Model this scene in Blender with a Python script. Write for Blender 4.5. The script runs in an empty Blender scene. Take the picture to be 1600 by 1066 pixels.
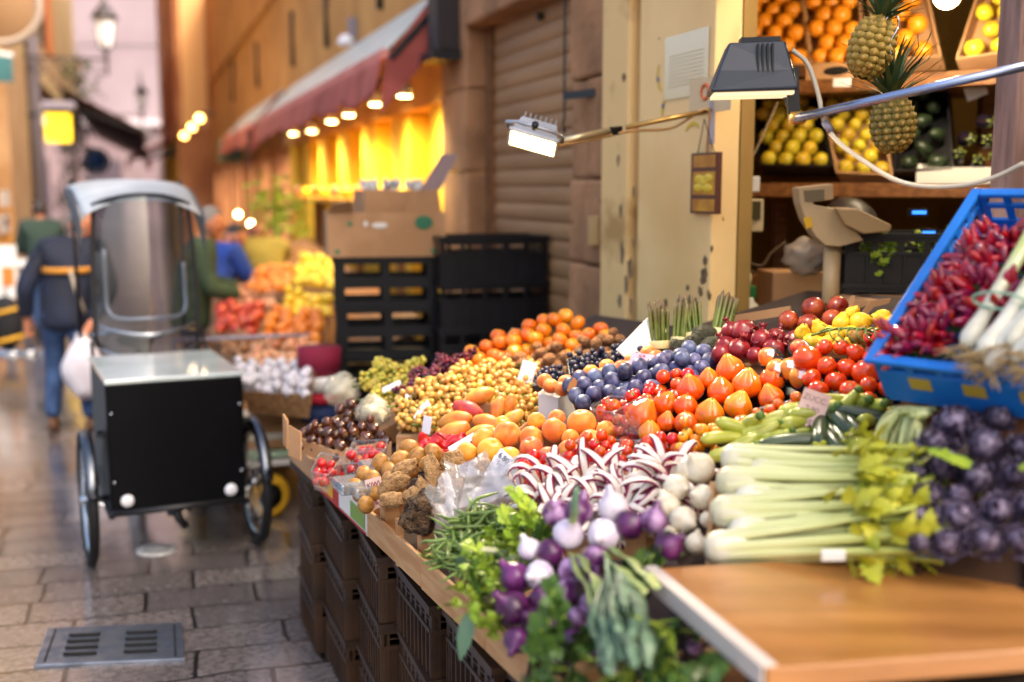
import bpy, bmesh, math, random
import numpy as np
from mathutils import Vector, Matrix, Euler, Quaternion, noise
R = math.radians
random.seed(7)
sc = bpy.context.scene
COL = sc.collection
PI = math.pi
FP, CX, CY, HZ, CAMZ = 1778.0, 800.0, 533.0, 295.0, 1.75
PITCH = math.atan((CY - HZ) / FP)
CAM = Vector((0, 0, CAMZ))
_F = Vector((0, math.cos(PITCH), -math.sin(PITCH)))
_U = Vector((0, math.sin(PITCH), math.cos(PITCH)))
def ray(px, py):
 return _F + Vector(((px - CX) / FP, 0, 0)) - _U * ((py - CY) / FP)
def at(px, py, Y):
 d = ray(px, py)
 return CAM + d * (Y / d.y)
def atz(px, py, z):
 d = ray(px, py)
 return CAM + d * ((z - CAMZ) / d.z)
def onplane(px, py, p, n):
 d = ray(px, py)
 return CAM + d * ((p - CAM).dot(n) / d.dot(n))
def pix(p):
 v = Vector(p) - CAM
 dz = v.dot(_F)
 return (CX + v.x / dz * FP, CY - v.dot(_U) / dz * FP)
class MB:
 def __init__(s):
  s.v = []; s.f = []; s.m = []; s.s = []
 def add(s, vs, fs, mi=0, smooth=False, M=None):
  b = len(s.v)
  if M is not None:
   vs = [M @ Vector(v) for v in vs]
  s.v.extend([tuple(v) for v in vs])
  for f in fs:
   s.f.append(tuple(b + i for i in f)); s.m.append(mi); s.s.append(smooth)
  return s
 def box(s, c, size, M=None, mi=0, rot=None):
  x, y, z = [k / 2 for k in size]
  vs = [Vector((sx * x, sy * y, sz * z)) for sz in (-1, 1) for sy in (-1, 1) for sx in (-1, 1)]
  if rot is not None:
   rm = Euler(rot).to_matrix(); vs = [rm @ v for v in vs]
  vs = [v + Vector(c) for v in vs]
  fs = [(0, 2, 3, 1), (4, 5, 7, 6), (0, 1, 5, 4), (2, 6, 7, 3), (0, 4, 6, 2), (1, 3, 7, 5)]
  return s.add(vs, fs, mi, False, M)
 def box2(s, lo, hi, M=None, mi=0):
  c = [(a + b) / 2 for a, b in zip(lo, hi)]
  return s.box(c, [abs(b - a) for a, b in zip(lo, hi)], M, mi)
 def beam(s, p0, p1, w, h, mi=0, up=(0, 0, 1)):
  p0 = Vector(p0); p1 = Vector(p1); d = (p1 - p0)
  L = d.length; d.normalize(); up = Vector(up)
  if abs(d.dot(up)) > .98: up = Vector((1, 0, 0))
  x = d.cross(up).normalized(); z = x.cross(d)
  M = Matrix((( x.x, d.x, z.x, 0), (x.y, d.y, z.y, 0), (x.z, d.z, z.z, 0), (0, 0, 0, 1)))
  M.translation = (p0 + p1) / 2
  return s.box((0, 0, 0), (w, L, h), M, mi)
 def tube(s, pts, r, n=8, mi=0, cap=True, closed=False, smooth=True):
  pts = [Vector(p) for p in pts]; k = len(pts)
  rs = list(r) if isinstance(r, (list, tuple)) else [r] * k
  vs = []; nrm = None
  for i, p in enumerate(pts):
   if closed: t = pts[(i + 1) % k] - pts[i - 1]
   else: t = pts[min(i + 1, k - 1)] - pts[max(i - 1, 0)]
   if t.length < 1e-9: t = Vector((0, 0, 1))
   t.normalize()
   if nrm is None:
    a = Vector((0, 0, 1)) if abs(t.z) < .9 else Vector((1, 0, 0))
    nrm = (a - t * a.dot(t)).normalized()
   else:
    nrm = nrm - t * nrm.dot(t)
    nrm = nrm.normalized() if nrm.length > 1e-6 else t.orthogonal().normalized()
   bi = t.cross(nrm)
   for j in range(n):
    a = 2 * PI * j / n
    vs.append(p + (nrm * math.cos(a) + bi * math.sin(a)) * rs[i])
  fs = []
  for i in range(k if closed else k - 1):
   i2 = (i + 1) % k
   for j in range(n):
    j2 = (j + 1) % n
    fs.append((i * n + j, i * n + j2, i2 * n + j2, i2 * n + j))
  if cap and not closed:
   fs.append(tuple(range(n - 1, -1, -1))); fs.append(tuple((k - 1) * n + j for j in range(n)))
  return s.add(vs, fs, mi, smooth)
 def lathe(s, prof, n=24, M=None, mi=0, smooth=True, fn=None, cap=True):
  vs = []; fs = []
  for (r, z) in prof:
   for j in range(n):
    a = 2 * PI * j / n
    v = (r * math.cos(a), r * math.sin(a), z)
    if fn: v = fn(v, a)
    vs.append(v)
  k = len(prof)
  for i in range(k - 1):
   for j in range(n):
    j2 = (j + 1) % n
    fs.append((i * n + j, i * n + j2, (i + 1) * n + j2, (i + 1) * n + j))
  if cap and prof[0][0] > 1e-6: fs.append(tuple(range(n - 1, -1, -1)))
  if cap and prof[-1][0] > 1e-6: fs.append(tuple((k - 1) * n + j for j in range(n)))
  return s.add(vs, fs, mi, smooth, M)
 def ball(s, r=1, fn=None, nu=16, nv=10, M=None, mi=0):
  """closed sphere; fn(unit dir) -> point"""
  vs = []; fs = []
  if fn is None: fn = lambda d: d * r
  vs.append(fn(Vector((0, 0, -1))))
  for i in range(1, nv):
   t = PI * i / nv
   for j in range(nu):
    a = 2 * PI * j / nu
    vs.append(fn(Vector((math.sin(t) * math.cos(a), math.sin(t) * math.sin(a), -math.cos(t)))))
  vs.append(fn(Vector((0, 0, 1)))); top = len(vs) - 1
  for j in range(nu):
   fs.append((0, 1 + (j + 1) % nu, 1 + j))
  for i in range(nv - 2):
   for j in range(nu):
    a = 1 + i * nu; b = a + nu
    fs.append((a + j, a + (j + 1) % nu, b + (j + 1) % nu, b + j))
  a = 1 + (nv - 2) * nu
  for j in range(nu):
   fs.append((a + j, a + (j + 1) % nu, top))
  return s.add(vs, fs, mi, True, M)
 def prism(s, poly, h0, h1, M=None, mi=0):
  """extrude a 2-D polygon (x, y) from z=h0 to z=h1"""
  n = len(poly)
  vs = [(x, y, h0) for x, y in poly] + [(x, y, h1) for x, y in poly]
  fs = [tuple(range(n - 1, -1, -1)), tuple(range(n, 2 * n))]
  fs += [(i, (i + 1) % n, n + (i + 1) % n, n + i) for i in range(n)]
  return s.add(vs, fs, mi, False, M)
 def sheet(s, fn, nu, nv, mi=0, smooth=True, M=None):
  vs = [fn(i / nu, j / nv) for i in range(nu + 1) for j in range(nv + 1)]
  w = nv + 1
  fs = [(i * w + j, (i + 1) * w + j, (i + 1) * w + j + 1, i * w + j + 1) for i in range(nu) for j in range(nv)]
  return s.add(vs, fs, mi, smooth, M)
 def mesh(s, name, mats):
  me = bpy.data.meshes.new(name)
  me.from_pydata(s.v, [], s.f)
  for m in (mats if isinstance(mats, (list, tuple)) else [mats]): me.materials.append(m)
  me.polygons.foreach_set('material_index', s.m)
  me.polygons.foreach_set('use_smooth', s.s)
  me.update()
  return me
 def build(s, name, mats, parent=None, bevel=0, solid=0, sub=0, seg=2):
  o = bpy.data.objects.new(name, s.mesh(name, mats)); COL.objects.link(o)
  if parent is not None: o.parent = parent
  mods(o, bevel, solid, sub, seg)
  return o
def mods(o, bevel=0, solid=0, sub=0, seg=2):
 if solid:
  m = o.modifiers.new('thickness', 'SOLIDIFY'); m.thickness = solid; m.offset = 0
 if bevel:
  m = o.modifiers.new('bevel', 'BEVEL'); m.width = bevel; m.segments = seg; m.limit_method = 'ANGLE'; m.angle_limit = R(40)
 if sub:
  m = o.modifiers.new('sub', 'SUBSURF'); m.levels = sub; m.render_levels = sub
def obj(name, me, parent=None):
 o = bpy.data.objects.new(name, me); COL.objects.link(o)
 if parent is not None: o.parent = parent
 return o
def tag(o, label, cat, group=None):
 o['label'] = label; o['category'] = cat
 if group: o['group'] = group
 return o
def thing(name, label, cat, loc=(0, 0, 0), rot=(0, 0, 0), group=None):
 o = bpy.data.objects.new(name, None); COL.objects.link(o)
 o.empty_display_size = .05
 o.location = loc
 o.rotation_euler = rot if not isinstance(rot, (int, float)) else (0, 0, rot)
 return tag(o, label, cat, group)
def setrot(o, q):
 o.rotation_mode = 'QUATERNION'; o.rotation_quaternion = q
def copy_tree(o, parent=None):
 c = o.copy(); COL.objects.link(c); c.parent = parent
 for ch in list(o.children): copy_tree(ch, c)
 return c
def inst(proto, loc, q=None, scale=1.0, label=None, group=None):
 """copy a thing with its parts"""
 c = copy_tree(proto)
 c.location = loc
 if q is not None:
  if isinstance(q, Quaternion): setrot(c, q)
  else: c.rotation_euler = q
 c.scale = (scale,) * 3 if isinstance(scale, (int, float)) else scale
 if label: c['label'] = label
 if group: c['group'] = group
 return c
def kill(o):
 for ch in list(o.children): kill(ch)
 bpy.data.objects.remove(o)
def frame(origin, ang):
 M = Matrix.Rotation(ang, 4, 'Z'); M.translation = Vector(origin); return M
def basis(x, y, z, o=(0, 0, 0)):
 x, y, z = Vector(x), Vector(y), Vector(z)
 M = Matrix(((x.x, y.x, z.x, 0), (x.y, y.y, z.y, 0), (x.z, y.z, z.z, 0), (0, 0, 0, 1)))
 M.translation = Vector(o); return M
def look(d, roll=0.0):
 """quaternion turning local +Z onto d"""
 q = Vector((0, 0, 1)).rotation_difference(Vector(d).normalized())
 return q @ Quaternion((0, 0, 1), roll)
def rquat():
 return Euler((random.uniform(0, 6.28), random.uniform(0, 6.28), random.uniform(0, 6.28))).to_quaternion()
def curve_pts(ctrl, n=24):
 """Catmull-Rom through control points"""
 P = [Vector(c) for c in ctrl]
 P = [P[0] * 2 - P[1]] + P + [P[-1] * 2 - P[-2]]
 out = []
 segs = len(P) - 3
 for k in range(n + 1):
  u = k / n * segs; i = min(int(u), segs - 1); t = u - i
  a, b, c, d = P[i:i + 4]
  out.append(.5 * ((2 * b) + (c - a) * t + (2 * a - 5 * b + 4 * c - d) * t * t + (3 * b - a - 3 * c + d) * t ** 3))
 return out
ORD = ['first', 'second', 'third', 'fourth', 'fifth', 'sixth', 'seventh', 'eighth', 'ninth', 'tenth', 'eleventh', 'twelfth',
  'thirteenth', 'fourteenth', 'fifteenth', 'sixteenth', 'seventeenth', 'eighteenth', 'nineteenth', 'twentieth',
  'twenty-first', 'twenty-second', 'twenty-third', 'twenty-fourth', 'twenty-fifth', 'twenty-sixth', 'twenty-seventh', 'twenty-eighth']
def label_row(objs, what, where):
 """one label each, told apart by the order they stand in as one sees them, left to right"""
 L = sorted(objs, key=lambda o: pix(o.location)[0])
 n = len(L)
 for i, o in enumerate(L):
  if n == 1: o['label'] = f'{what} {where}'
  elif i == 0: o['label'] = f'leftmost {what} {where}'
  elif i == n - 1: o['label'] = f'rightmost {what} {where}'
  else: o['label'] = f'{what}, {ORD[i]} from the left {where}'
def text_mesh(body, size, extr=.0004):
 cu = bpy.data.curves.new('lettering', 'FONT'); cu.body = body; cu.size = size; cu.extrude = extr
 cu.align_x = 'CENTER'; cu.align_y = 'CENTER'; cu.resolution_u = 3
 o = bpy.data.objects.new('lettering_curve', cu); COL.objects.link(o)
 dg = bpy.context.evaluated_depsgraph_get()
 me = bpy.data.meshes.new_from_object(o.evaluated_get(dg))
 bpy.data.objects.remove(o); bpy.data.curves.remove(cu)
 return me
def lin(h):
 if not isinstance(h, str): return tuple(h) + (1,) if len(h) == 3 else tuple(h)
 h = h.lstrip('#')
 def c(x):
  x /= 255
  return x / 12.92 if x <= .04045 else ((x + .055) / 1.055) ** 2.4
 return tuple(c(int(h[i:i + 2], 16)) for i in (0, 2, 4)) + (1,)
class NT:
 def __init__(s, m):
  s.t = m.node_tree; s.n = s.t.nodes; s.l = s.t.links
 def new(s, typ, **kw):
  n = s.n.new(typ)
  for k, v in kw.items(): setattr(n, k, v)
  return n
 def link(s, a, b): s.l.new(a, b)
def mat(name, col, col2=None, scale=8, lo=.4, hi=.6, rough=.5, rough2=None, spec=.5, bump=0, bscale=40, metal=0, coat=0, sss=0,
  sssr=(.01, .004, .002), trans=0, rv=0, rh=0, emis=None, estr=0, alpha=1, detail=4, zc=None, sheen=0, ior=1.45, spots=None, stretch=None, per=True):
 """principled material: two colours mixed by noise, per-object variation, optional object-space z colour (z0, z1, colour), spots (colour, scale, size)"""
 m = bpy.data.materials.new(name); m.use_nodes = True
 t = NT(m); b = t.n['Principled BSDF']
 c1 = lin(col)
 b.inputs['Base Color'].default_value = c1
 b.inputs['Roughness'].default_value = rough
 b.inputs['Specular IOR Level'].default_value = spec
 b.inputs['Metallic'].default_value = metal
 b.inputs['IOR'].default_value = ior
 b.inputs['Coat Weight'].default_value = coat
 b.inputs['Coat Roughness'].default_value = .08
 b.inputs['Transmission Weight'].default_value = trans
 b.inputs['Alpha'].default_value = alpha
 if sheen: b.inputs['Sheen Weight'].default_value = sheen
 if sss:
  b.inputs['Subsurface Weight'].default_value = sss
  b.inputs['Subsurface Radius'].default_value = (1, .45, .2)
  b.inputs['Subsurface Scale'].default_value = sssr[0]
 if emis:
  b.inputs['Emission Color'].default_value = lin(emis); b.inputs['Emission Strength'].default_value = estr
 need = col2 or bump or zc or rough2 is not None or spots
 tc = t.new('ShaderNodeTexCoord'); oi = t.new('ShaderNodeObjectInfo')
 vec = tc.outputs['Object']
 if need:
  if stretch:
   mp = t.new('ShaderNodeMapping'); mp.inputs['Scale'].default_value = stretch
   t.link(vec, mp.inputs['Vector']); vec = mp.outputs['Vector']
  if per:
   mul = t.new('ShaderNodeMath', operation='MULTIPLY'); mul.inputs[1].default_value = 37.0
   t.link(oi.outputs['Random'], mul.inputs[0])
   ad = t.new('ShaderNodeVectorMath', operation='ADD')
   t.link(vec, ad.inputs[0]); t.link(mul.outputs[0], ad.inputs[1]); vec = ad.outputs[0]
 cur = None
 if col2:
  nz = t.new('ShaderNodeTexNoise'); nz.inputs['Scale'].default_value = scale; nz.inputs['Detail'].default_value = detail
  t.link(vec, nz.inputs['Vector'])
  mr = t.new('ShaderNodeMapRange'); mr.inputs[1].default_value = lo; mr.inputs[2].default_value = hi
  t.link(nz.outputs['Fac'], mr.inputs[0])
  mx = t.new('ShaderNodeMix', data_type='RGBA')
  mx.inputs[6].default_value = c1; mx.inputs[7].default_value = lin(col2)
  t.link(mr.outputs[0], mx.inputs[0]); cur = mx.outputs[2]
  if rough2 is not None:
   mr2 = t.new('ShaderNodeMapRange'); mr2.inputs[3].default_value = rough; mr2.inputs[4].default_value = rough2
   t.link(mr.outputs[0], mr2.inputs[0]); t.link(mr2.outputs[0], b.inputs['Roughness'])
 if zc:
  for (z0, z1, c) in (zc if isinstance(zc, list) else [zc]):
   sx = t.new('ShaderNodeSeparateXYZ'); t.link(tc.outputs['Object'], sx.inputs[0])
   mr = t.new('ShaderNodeMapRange'); mr.inputs[1].default_value = z0; mr.inputs[2].default_value = z1
   t.link(sx.outputs[2], mr.inputs[0])
   mx = t.new('ShaderNodeMix', data_type='RGBA')
   if cur is None: mx.inputs[6].default_value = c1
   else: t.link(cur, mx.inputs[6])
   mx.inputs[7].default_value = lin(c); t.link(mr.outputs[0], mx.inputs[0]); cur = mx.outputs[2]
 if spots:
  c, s_, size = spots
  vo = t.new('ShaderNodeTexVoronoi'); vo.inputs['Scale'].default_value = s_; t.link(vec, vo.inputs['Vector'])
  mr = t.new('ShaderNodeMapRange'); mr.inputs[1].default_value = size; mr.inputs[2].default_value = size * .5
  t.link(vo.outputs['Distance'], mr.inputs[0])
  mx = t.new('ShaderNodeMix', data_type='RGBA')
  if cur is None: mx.inputs[6].default_value = c1
  else: t.link(cur, mx.inputs[6])
  mx.inputs[7].default_value = lin(c); t.link(mr.outputs[0], mx.inputs[0]); cur = mx.outputs[2]
 if rv or rh:
  hs = t.new('ShaderNodeHueSaturation')
  if cur is None: hs.inputs['Color'].default_value = c1
  else: t.link(cur, hs.inputs['Color'])
  if rv:
   mr = t.new('ShaderNodeMapRange'); mr.inputs[3].default_value = 1 - rv; mr.inputs[4].default_value = 1 + rv
   t.link(oi.outputs['Random'], mr.inputs[0]); t.link(mr.outputs[0], hs.inputs['Value'])
  if rh:
   m1 = t.new('ShaderNodeMath', operation='MULTIPLY'); m1.inputs[1].default_value = 7.31
   f1 = t.new('ShaderNodeMath', operation='FRACT')
   t.link(oi.outputs['Random'], m1.inputs[0]); t.link(m1.outputs[0], f1.inputs[0])
   mr = t.new('ShaderNodeMapRange'); mr.inputs[3].default_value = .5 - rh; mr.inputs[4].default_value = .5 + rh
   t.link(f1.outputs[0], mr.inputs[0]); t.link(mr.outputs[0], hs.inputs['Hue'])
  cur = hs.outputs['Color']
 if cur is not None: t.link(cur, b.inputs['Base Color'])
 if bump:
  nb = t.new('ShaderNodeTexNoise'); nb.inputs['Scale'].default_value = bscale; nb.inputs['Detail'].default_value = 5
  t.link(vec, nb.inputs['Vector'])
  bp = t.new('ShaderNodeBump'); bp.inputs['Strength'].default_value = min(1, bump); bp.inputs['Distance'].default_value = .35 / bscale
  t.link(nb.outputs['Fac'], bp.inputs['Height']); t.link(bp.outputs[0], b.inputs['Normal'])
 return m
def clear_plastic(name, tint='f4f6f6', amount=.86, dif=.35):
 """thin clear plastic: mostly see-through sheet with a sharp gloss"""
 m = bpy.data.materials.new(name); m.use_nodes = True
 t = NT(m); t.n.remove(t.n['Principled BSDF']); out = t.n['Material Output']
 tr = t.new('ShaderNodeBsdfTransparent'); tr.inputs[0].default_value = lin(tint)
 gl = t.new('ShaderNodeBsdfGlossy'); gl.inputs['Roughness'].default_value = .08
 df = t.new('ShaderNodeBsdfDiffuse'); df.inputs[0].default_value = (.8, .82, .84, 1)
 a = t.new('ShaderNodeMixShader'); a.inputs[0].default_value = dif; t.link(gl.outputs[0], a.inputs[1]); t.link(df.outputs[0], a.inputs[2])
 b = t.new('ShaderNodeMixShader'); b.inputs[0].default_value = amount
 t.link(a.outputs[0], b.inputs[1]); t.link(tr.outputs[0], b.inputs[2]); t.link(b.outputs[0], out.inputs[0])
 return m
cam_d = bpy.data.cameras.new('camera'); cam = bpy.data.objects.new('camera', cam_d); COL.objects.link(cam)
cam.location = CAM; cam.rotation_euler = (PI / 2 - PITCH, 0, 0)
cam_d.sensor_width = 36; cam_d.lens = 40.0; cam_d.clip_start = .05; cam_d.clip_end = 400
cam_d.dof.use_dof = True; cam_d.dof.focus_distance = 3.12; cam_d.dof.aperture_fstop = 1.25; cam_d.dof.aperture_blades = 0
sc.camera = cam
w = bpy.data.worlds.new('World'); sc.world = w; w.use_nodes = True
wt = NT(w); bg = wt.n['Background']
sky = wt.new('ShaderNodeTexSky', sky_type='NISHITA'); sky.sun_disc = False
SUN_EL, SUN_AZ = R(46), R(132)          # azimuth clockwise from +Y: light comes from behind and to the left
sky.sun_elevation = SUN_EL; sky.sun_rotation = SUN_AZ; sky.air_density = 1.0; sky.dust_density = 7; sky.ozone_density = .35
wt.link(sky.outputs[0], bg.inputs[0]); bg.inputs[1].default_value = .15
sd = bpy.data.lights.new('sun', 'SUN'); so = bpy.data.objects.new('sun', sd); COL.objects.link(so)
sd.energy = .5; sd.angle = R(3); sd.color = (1, .93, .84)
to_sun = Vector((math.sin(SUN_AZ) * math.cos(SUN_EL), math.cos(SUN_AZ) * math.cos(SUN_EL), math.sin(SUN_EL)))
so.rotation_euler = to_sun.to_track_quat('Z', 'Y').to_euler(); so.location = (-6, -4, 14)
sc.view_settings.view_transform = 'Standard'; sc.view_settings.look = 'None'; sc.view_settings.gamma = 1
sc.view_settings.exposure = 1.75
sc.cycles.use_denoising = True
sc.cycles.max_bounces = 8; sc.cycles.diffuse_bounces = 3; sc.cycles.glossy_bounces = 3; sc.cycles.transparent_max_bounces = 12; sc.cycles.transmission_bounces = 4
sc.cycles.caustics_reflective = False; sc.cycles.caustics_refractive = False
sc.cycles.sample_clamp_indirect = 6
ANG = math.atan2(.9499, -.3126)
W0 = Vector((.52, 5, 0))
WF = frame(W0, ANG)
WFI = WF.inverted()
SX = Vector((math.cos(ANG), math.sin(ANG), 0)); SN = Vector((-math.sin(ANG), math.cos(ANG), 0))
def WP(px, py, d=0.0):
 """where the sight line meets the vertical plane d metres out from the right-hand house fronts: (t, z)"""
 p = WFI @ onplane(px, py, W0 + SN * d, SN)
 return p.x, p.z
def WT(px, d=0.0, py=295): return WP(px, py, d)[0]
def wpt(t, d, z): return WF @ Vector((t, d, z))
def wthing(name, label, cat, t=0, d=0, z=0, group=None):
 return thing(name, label, cat, wpt(t, d, z), ANG, group)
def paving():
 m = bpy.data.materials.new('wet_stone_paving'); m.use_nodes = True
 t = NT(m); b = t.n['Principled BSDF']
 tc = t.new('ShaderNodeTexCoord'); mp = t.new('ShaderNodeMapping'); mp.inputs['Rotation'].default_value = (0, 0, -(ANG - PI / 2) + R(2))
 t.link(tc.outputs['Object'], mp.inputs[0])
 nz = t.new('ShaderNodeTexNoise'); nz.inputs['Scale'].default_value = 2.6; nz.inputs['Detail'].default_value = 3; t.link(mp.outputs[0], nz.inputs['Vector'])
 sub = t.new('ShaderNodeVectorMath', operation='SUBTRACT'); sub.inputs[1].default_value = (.5, .5, .5); t.link(nz.outputs['Color'], sub.inputs[0])
 scl = t.new('ShaderNodeVectorMath', operation='SCALE'); scl.inputs['Scale'].default_value = .07; t.link(sub.outputs[0], scl.inputs[0])
 ad = t.new('ShaderNodeVectorMath', operation='ADD'); t.link(mp.outputs[0], ad.inputs[0]); t.link(scl.outputs[0], ad.inputs[1])
 br = t.new('ShaderNodeTexBrick'); t.link(ad.outputs[0], br.inputs['Vector'])
 br.offset = .43; br.squash = 1.35; br.squash_frequency = 3
 br.inputs['Color1'].default_value = lin('665d5a'); br.inputs['Color2'].default_value = lin('82766f'); br.inputs['Mortar'].default_value = lin('241e1b')
 br.inputs['Scale'].default_value = 1; br.inputs['Mortar Size'].default_value = .011; br.inputs['Mortar Smooth'].default_value = .35
 br.inputs['Brick Width'].default_value = .46; br.inputs['Row Height'].default_value = .24; br.inputs['Bias'].default_value = -.1
 n2 = t.new('ShaderNodeTexNoise'); n2.inputs['Scale'].default_value = 34; n2.inputs['Detail'].default_value = 6; t.link(mp.outputs[0], n2.inputs['Vector'])
 mr = t.new('ShaderNodeMapRange'); mr.inputs[1].default_value = .3; mr.inputs[2].default_value = .72; mr.inputs[3].default_value = .5; mr.inputs[4].default_value = 1.35; t.link(n2.outputs['Fac'], mr.inputs[0])
 mm = t.new('ShaderNodeMix', data_type='RGBA', blend_type='MULTIPLY'); mm.inputs[0].default_value = 1; t.link(br.outputs['Color'], mm.inputs[6]); t.link(mr.outputs[0], mm.inputs[7])
 t.link(mm.outputs[2], b.inputs['Base Color'])
 n3 = t.new('ShaderNodeTexNoise'); n3.inputs['Scale'].default_value = 1.7; n3.inputs['Detail'].default_value = 4; t.link(mp.outputs[0], n3.inputs['Vector'])
 r1 = t.new('ShaderNodeMapRange'); r1.inputs[1].default_value = .35; r1.inputs[2].default_value = .65; r1.inputs[3].default_value = .08; r1.inputs[4].default_value = .27; t.link(n3.outputs['Fac'], r1.inputs[0])
 t.link(r1.outputs[0], b.inputs['Roughness']); b.inputs['Specular IOR Level'].default_value = .8; b.inputs['Coat Weight'].default_value = .7; b.inputs['Coat Roughness'].default_value = .16
 h = t.new('ShaderNodeMath', operation='MULTIPLY_ADD'); h.inputs[1].default_value = .16; t.link(n2.outputs['Fac'], h.inputs[0])
 inv = t.new('ShaderNodeMath', operation='MULTIPLY'); inv.inputs[1].default_value = -1.0; t.link(br.outputs['Fac'], inv.inputs[0])
 t.link(inv.outputs[0], h.inputs[2])
 n4 = t.new('ShaderNodeTexNoise'); n4.inputs['Scale'].default_value = 6; t.link(mp.outputs[0], n4.inputs['Vector'])
 h2 = t.new('ShaderNodeMath', operation='MULTIPLY_ADD'); h2.inputs[1].default_value = .5; t.link(n4.outputs['Fac'], h2.inputs[0]); t.link(h.outputs[0], h2.inputs[2])
 bp = t.new('ShaderNodeBump'); bp.inputs['Strength'].default_value = .55; bp.inputs['Distance'].default_value = .010; t.link(h2.outputs[0], bp.inputs['Height'])
 t.link(bp.outputs[0], b.inputs['Normal'])
 return m
g = MB().box((0, 30, -.1), (240, 240, .2)).build('street_paving', paving()); g['kind'] = 'structure'
M_iron = mat('galvanised_iron', '8d9199', '6f747d', scale=12, rough=.3, rough2=.45, metal=.85, bump=.2, bscale=90)
M_slot = mat('dark_void', '0b0a0a', rough=.9)
M_dark = mat('black_metal', '17171a', rough=.4)
c = [atz(75, 981, .012), atz(285, 972, .012), atz(289, 1029, .012), atz(53, 1039, .012)]
o0 = (c[0] + c[1] + c[2] + c[3]) / 4
dc = thing('drain_cover', 'grey metal drain cover with two columns of slots set in the wet paving', 'drain cover', (o0.x, o0.y, 0))
L = [p - Vector((o0.x, o0.y, 0)) for p in c]
pl = MB(); pl.add([(p.x, p.y, -.02) for p in L] + [(p.x, p.y, .012) for p in L], [(3, 2, 1, 0), (4, 5, 6, 7), (0, 1, 5, 4), (1, 2, 6, 5), (2, 3, 7, 6), (3, 0, 4, 7)][:])
pl.build('plate', M_iron, dc, bevel=.004)
def bil(u, v):
 return L[0].lerp(L[1], u).lerp(L[3].lerp(L[2], u), v)
for cu in (.29, .7):
 for k in range(4):
  v = .27 + k * .17
  MB().tube([bil(cu - .11 + .22 * i / 8, v + (.012 if 0 < i < 8 else 0)) + Vector((0, 0, .003)) for i in range(9)], .0085, 6).build('slot', M_slot, dc)
rim = MB()
for a, b_ in ((.055, .07), (.93, .945)):
 q = [bil(a, .05), bil(b_, .05), bil(b_, .95), bil(a, .95)]
 rim.add([(p.x, p.y, .0135) for p in q], [(0, 1, 2, 3)])
rim.build('seam', M_slot, dc)
p = atz(245, 860, 0)
mh = thing('access_cover', 'small round pale cover set in the paving below the cargo tricycle', 'cover', (p.x, p.y, 0))
MB().lathe([(0, .009), (.085, .009), (.095, .006), (.097, -.01)], 32).build('disc', mat('sky_sheen_steel', 'd9d7d2', 'bfbdba', scale=30, rough=.45), mh)  # pale matt colour stands in for sky mirrored in the cover
MB().lathe([(.055, .0092), (.058, .011), (.061, .0092)], 32, cap=False).build('ring', M_iron, mh)
M_ochre = mat('ochre_render', 'cb9857', 'a8763e', scale=1.3, lo=.35, hi=.7, rough=.9, bump=.3, bscale=25, per=False)
M_orange = mat('orange_render', 'b0764a', '945c38', scale=1.0, rough=.9, bump=.25, bscale=20, per=False)
M_lemon = mat('lemon_render', 'ecc238', 'dcae2c', scale=1.4, rough=.75, per=False)
M_yellow = mat('yellow_render', 'c48f2c', 'b07a22', scale=1.4, rough=.8, per=False)
M_stone = mat('brown_sandstone', 'b08058', '805a3a', scale=2.6, lo=.35, hi=.68, rough=.85, bump=.5, bscale=18, spots=('5e4029', 7, .12), per=True)
M_cream = mat('cream_paint', 'e2bc7c', 'b0884e', scale=2.2, lo=.52, hi=.62, rough=.6, bump=.12, bscale=40, spots=('8a744f', 5, .05), per=False)
M_panel = mat('cream_panel', 'edc888', 'd8ac66', scale=1.3, lo=.45, hi=.75, rough=.45, spec=.4, per=False, spots=('7a6040', 3.3, .05))
M_blackgap = mat('shadow_gap', '0a0807', rough=1)
M_wood = mat('brown_wood', '8a5a30', '6b4222', scale=6, rough=.6, stretch=(1, 8, 8), bump=.2, bscale=30)
M_pink = mat('pink_render', '94858a', '897a80', scale=.25, rough=.9, per=False)
M_mauve = mat('mauve_render', '8a7678', '776569', scale=.4, rough=.9, per=False)
M_greyp = mat('grey_pipe', '8b8590', rough=.5, metal=.3)
hz = wthing('ochre_house', 'long ochre rendered house above the red awning, with iron wall anchors', 'house')
tA = WT(705); tB = 27.5
MB().box2((tA, -.3, 2.35), (tB, 0, 7.0)).build('wall', M_ochre, hz)
MB().box2((11.6, -2.2, 0), (tB, -2.0, 2.35)).build('ground_floor_back', M_mauve, hz)
MB().box2((tA, -.36, 0), (11.6, -.3, 2.35)).build('shop_wall', M_lemon, hz)
yw = MB()
for k in range(7):                                   # piers the lamps shine on, with niches between
 t = 3.15 + k * 1.35
 yw.box2((t, -.299, .0), (t + .62, -.05, 2.35))
 yw.build('shop_pier', M_lemon, hz, bevel=.02); yw = MB()
for t in (13.2, 15.6, 18.2, 21.2, 24.2, 26.8):
 MB().box2((t, -.5, 0), (t + .7, .01, 2.35)).build('pilaster', M_orange, hz)
t1, z1 = WP(362, 82, .02); t2, z2 = WP(448, 4, .02)
MB().box2((3.2, 0, z1 - .05), (tB, .06, z1 + .05)).build('string_course', M_ochre, hz, bevel=.01)
for (px, y0, y1) in ((455, 18, 106), (400, 66, 138), (508, -30, 76), (362, 92, 160), (592, -70, 15)):
 ta, za = WP(px, y0, .03); tb, zb = WP(px, y1, .03)
 MB().tube([(ta, .03, za), (ta, .035, (za + zb) / 2), (ta, .03, zb)], [.028, .02, .03], 8).build('wall_anchor', M_dark, hz)
t, z = WP(541, 55, .1)
wl = wthing('wall_lamp', 'small white lamp on the ochre wall just above the awning', 'lamp', t, 0, z)
MB().box((0, .04, .06), (.09, .08, .2)).build('back_box', M_greyp, wl, bevel=.01)
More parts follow.
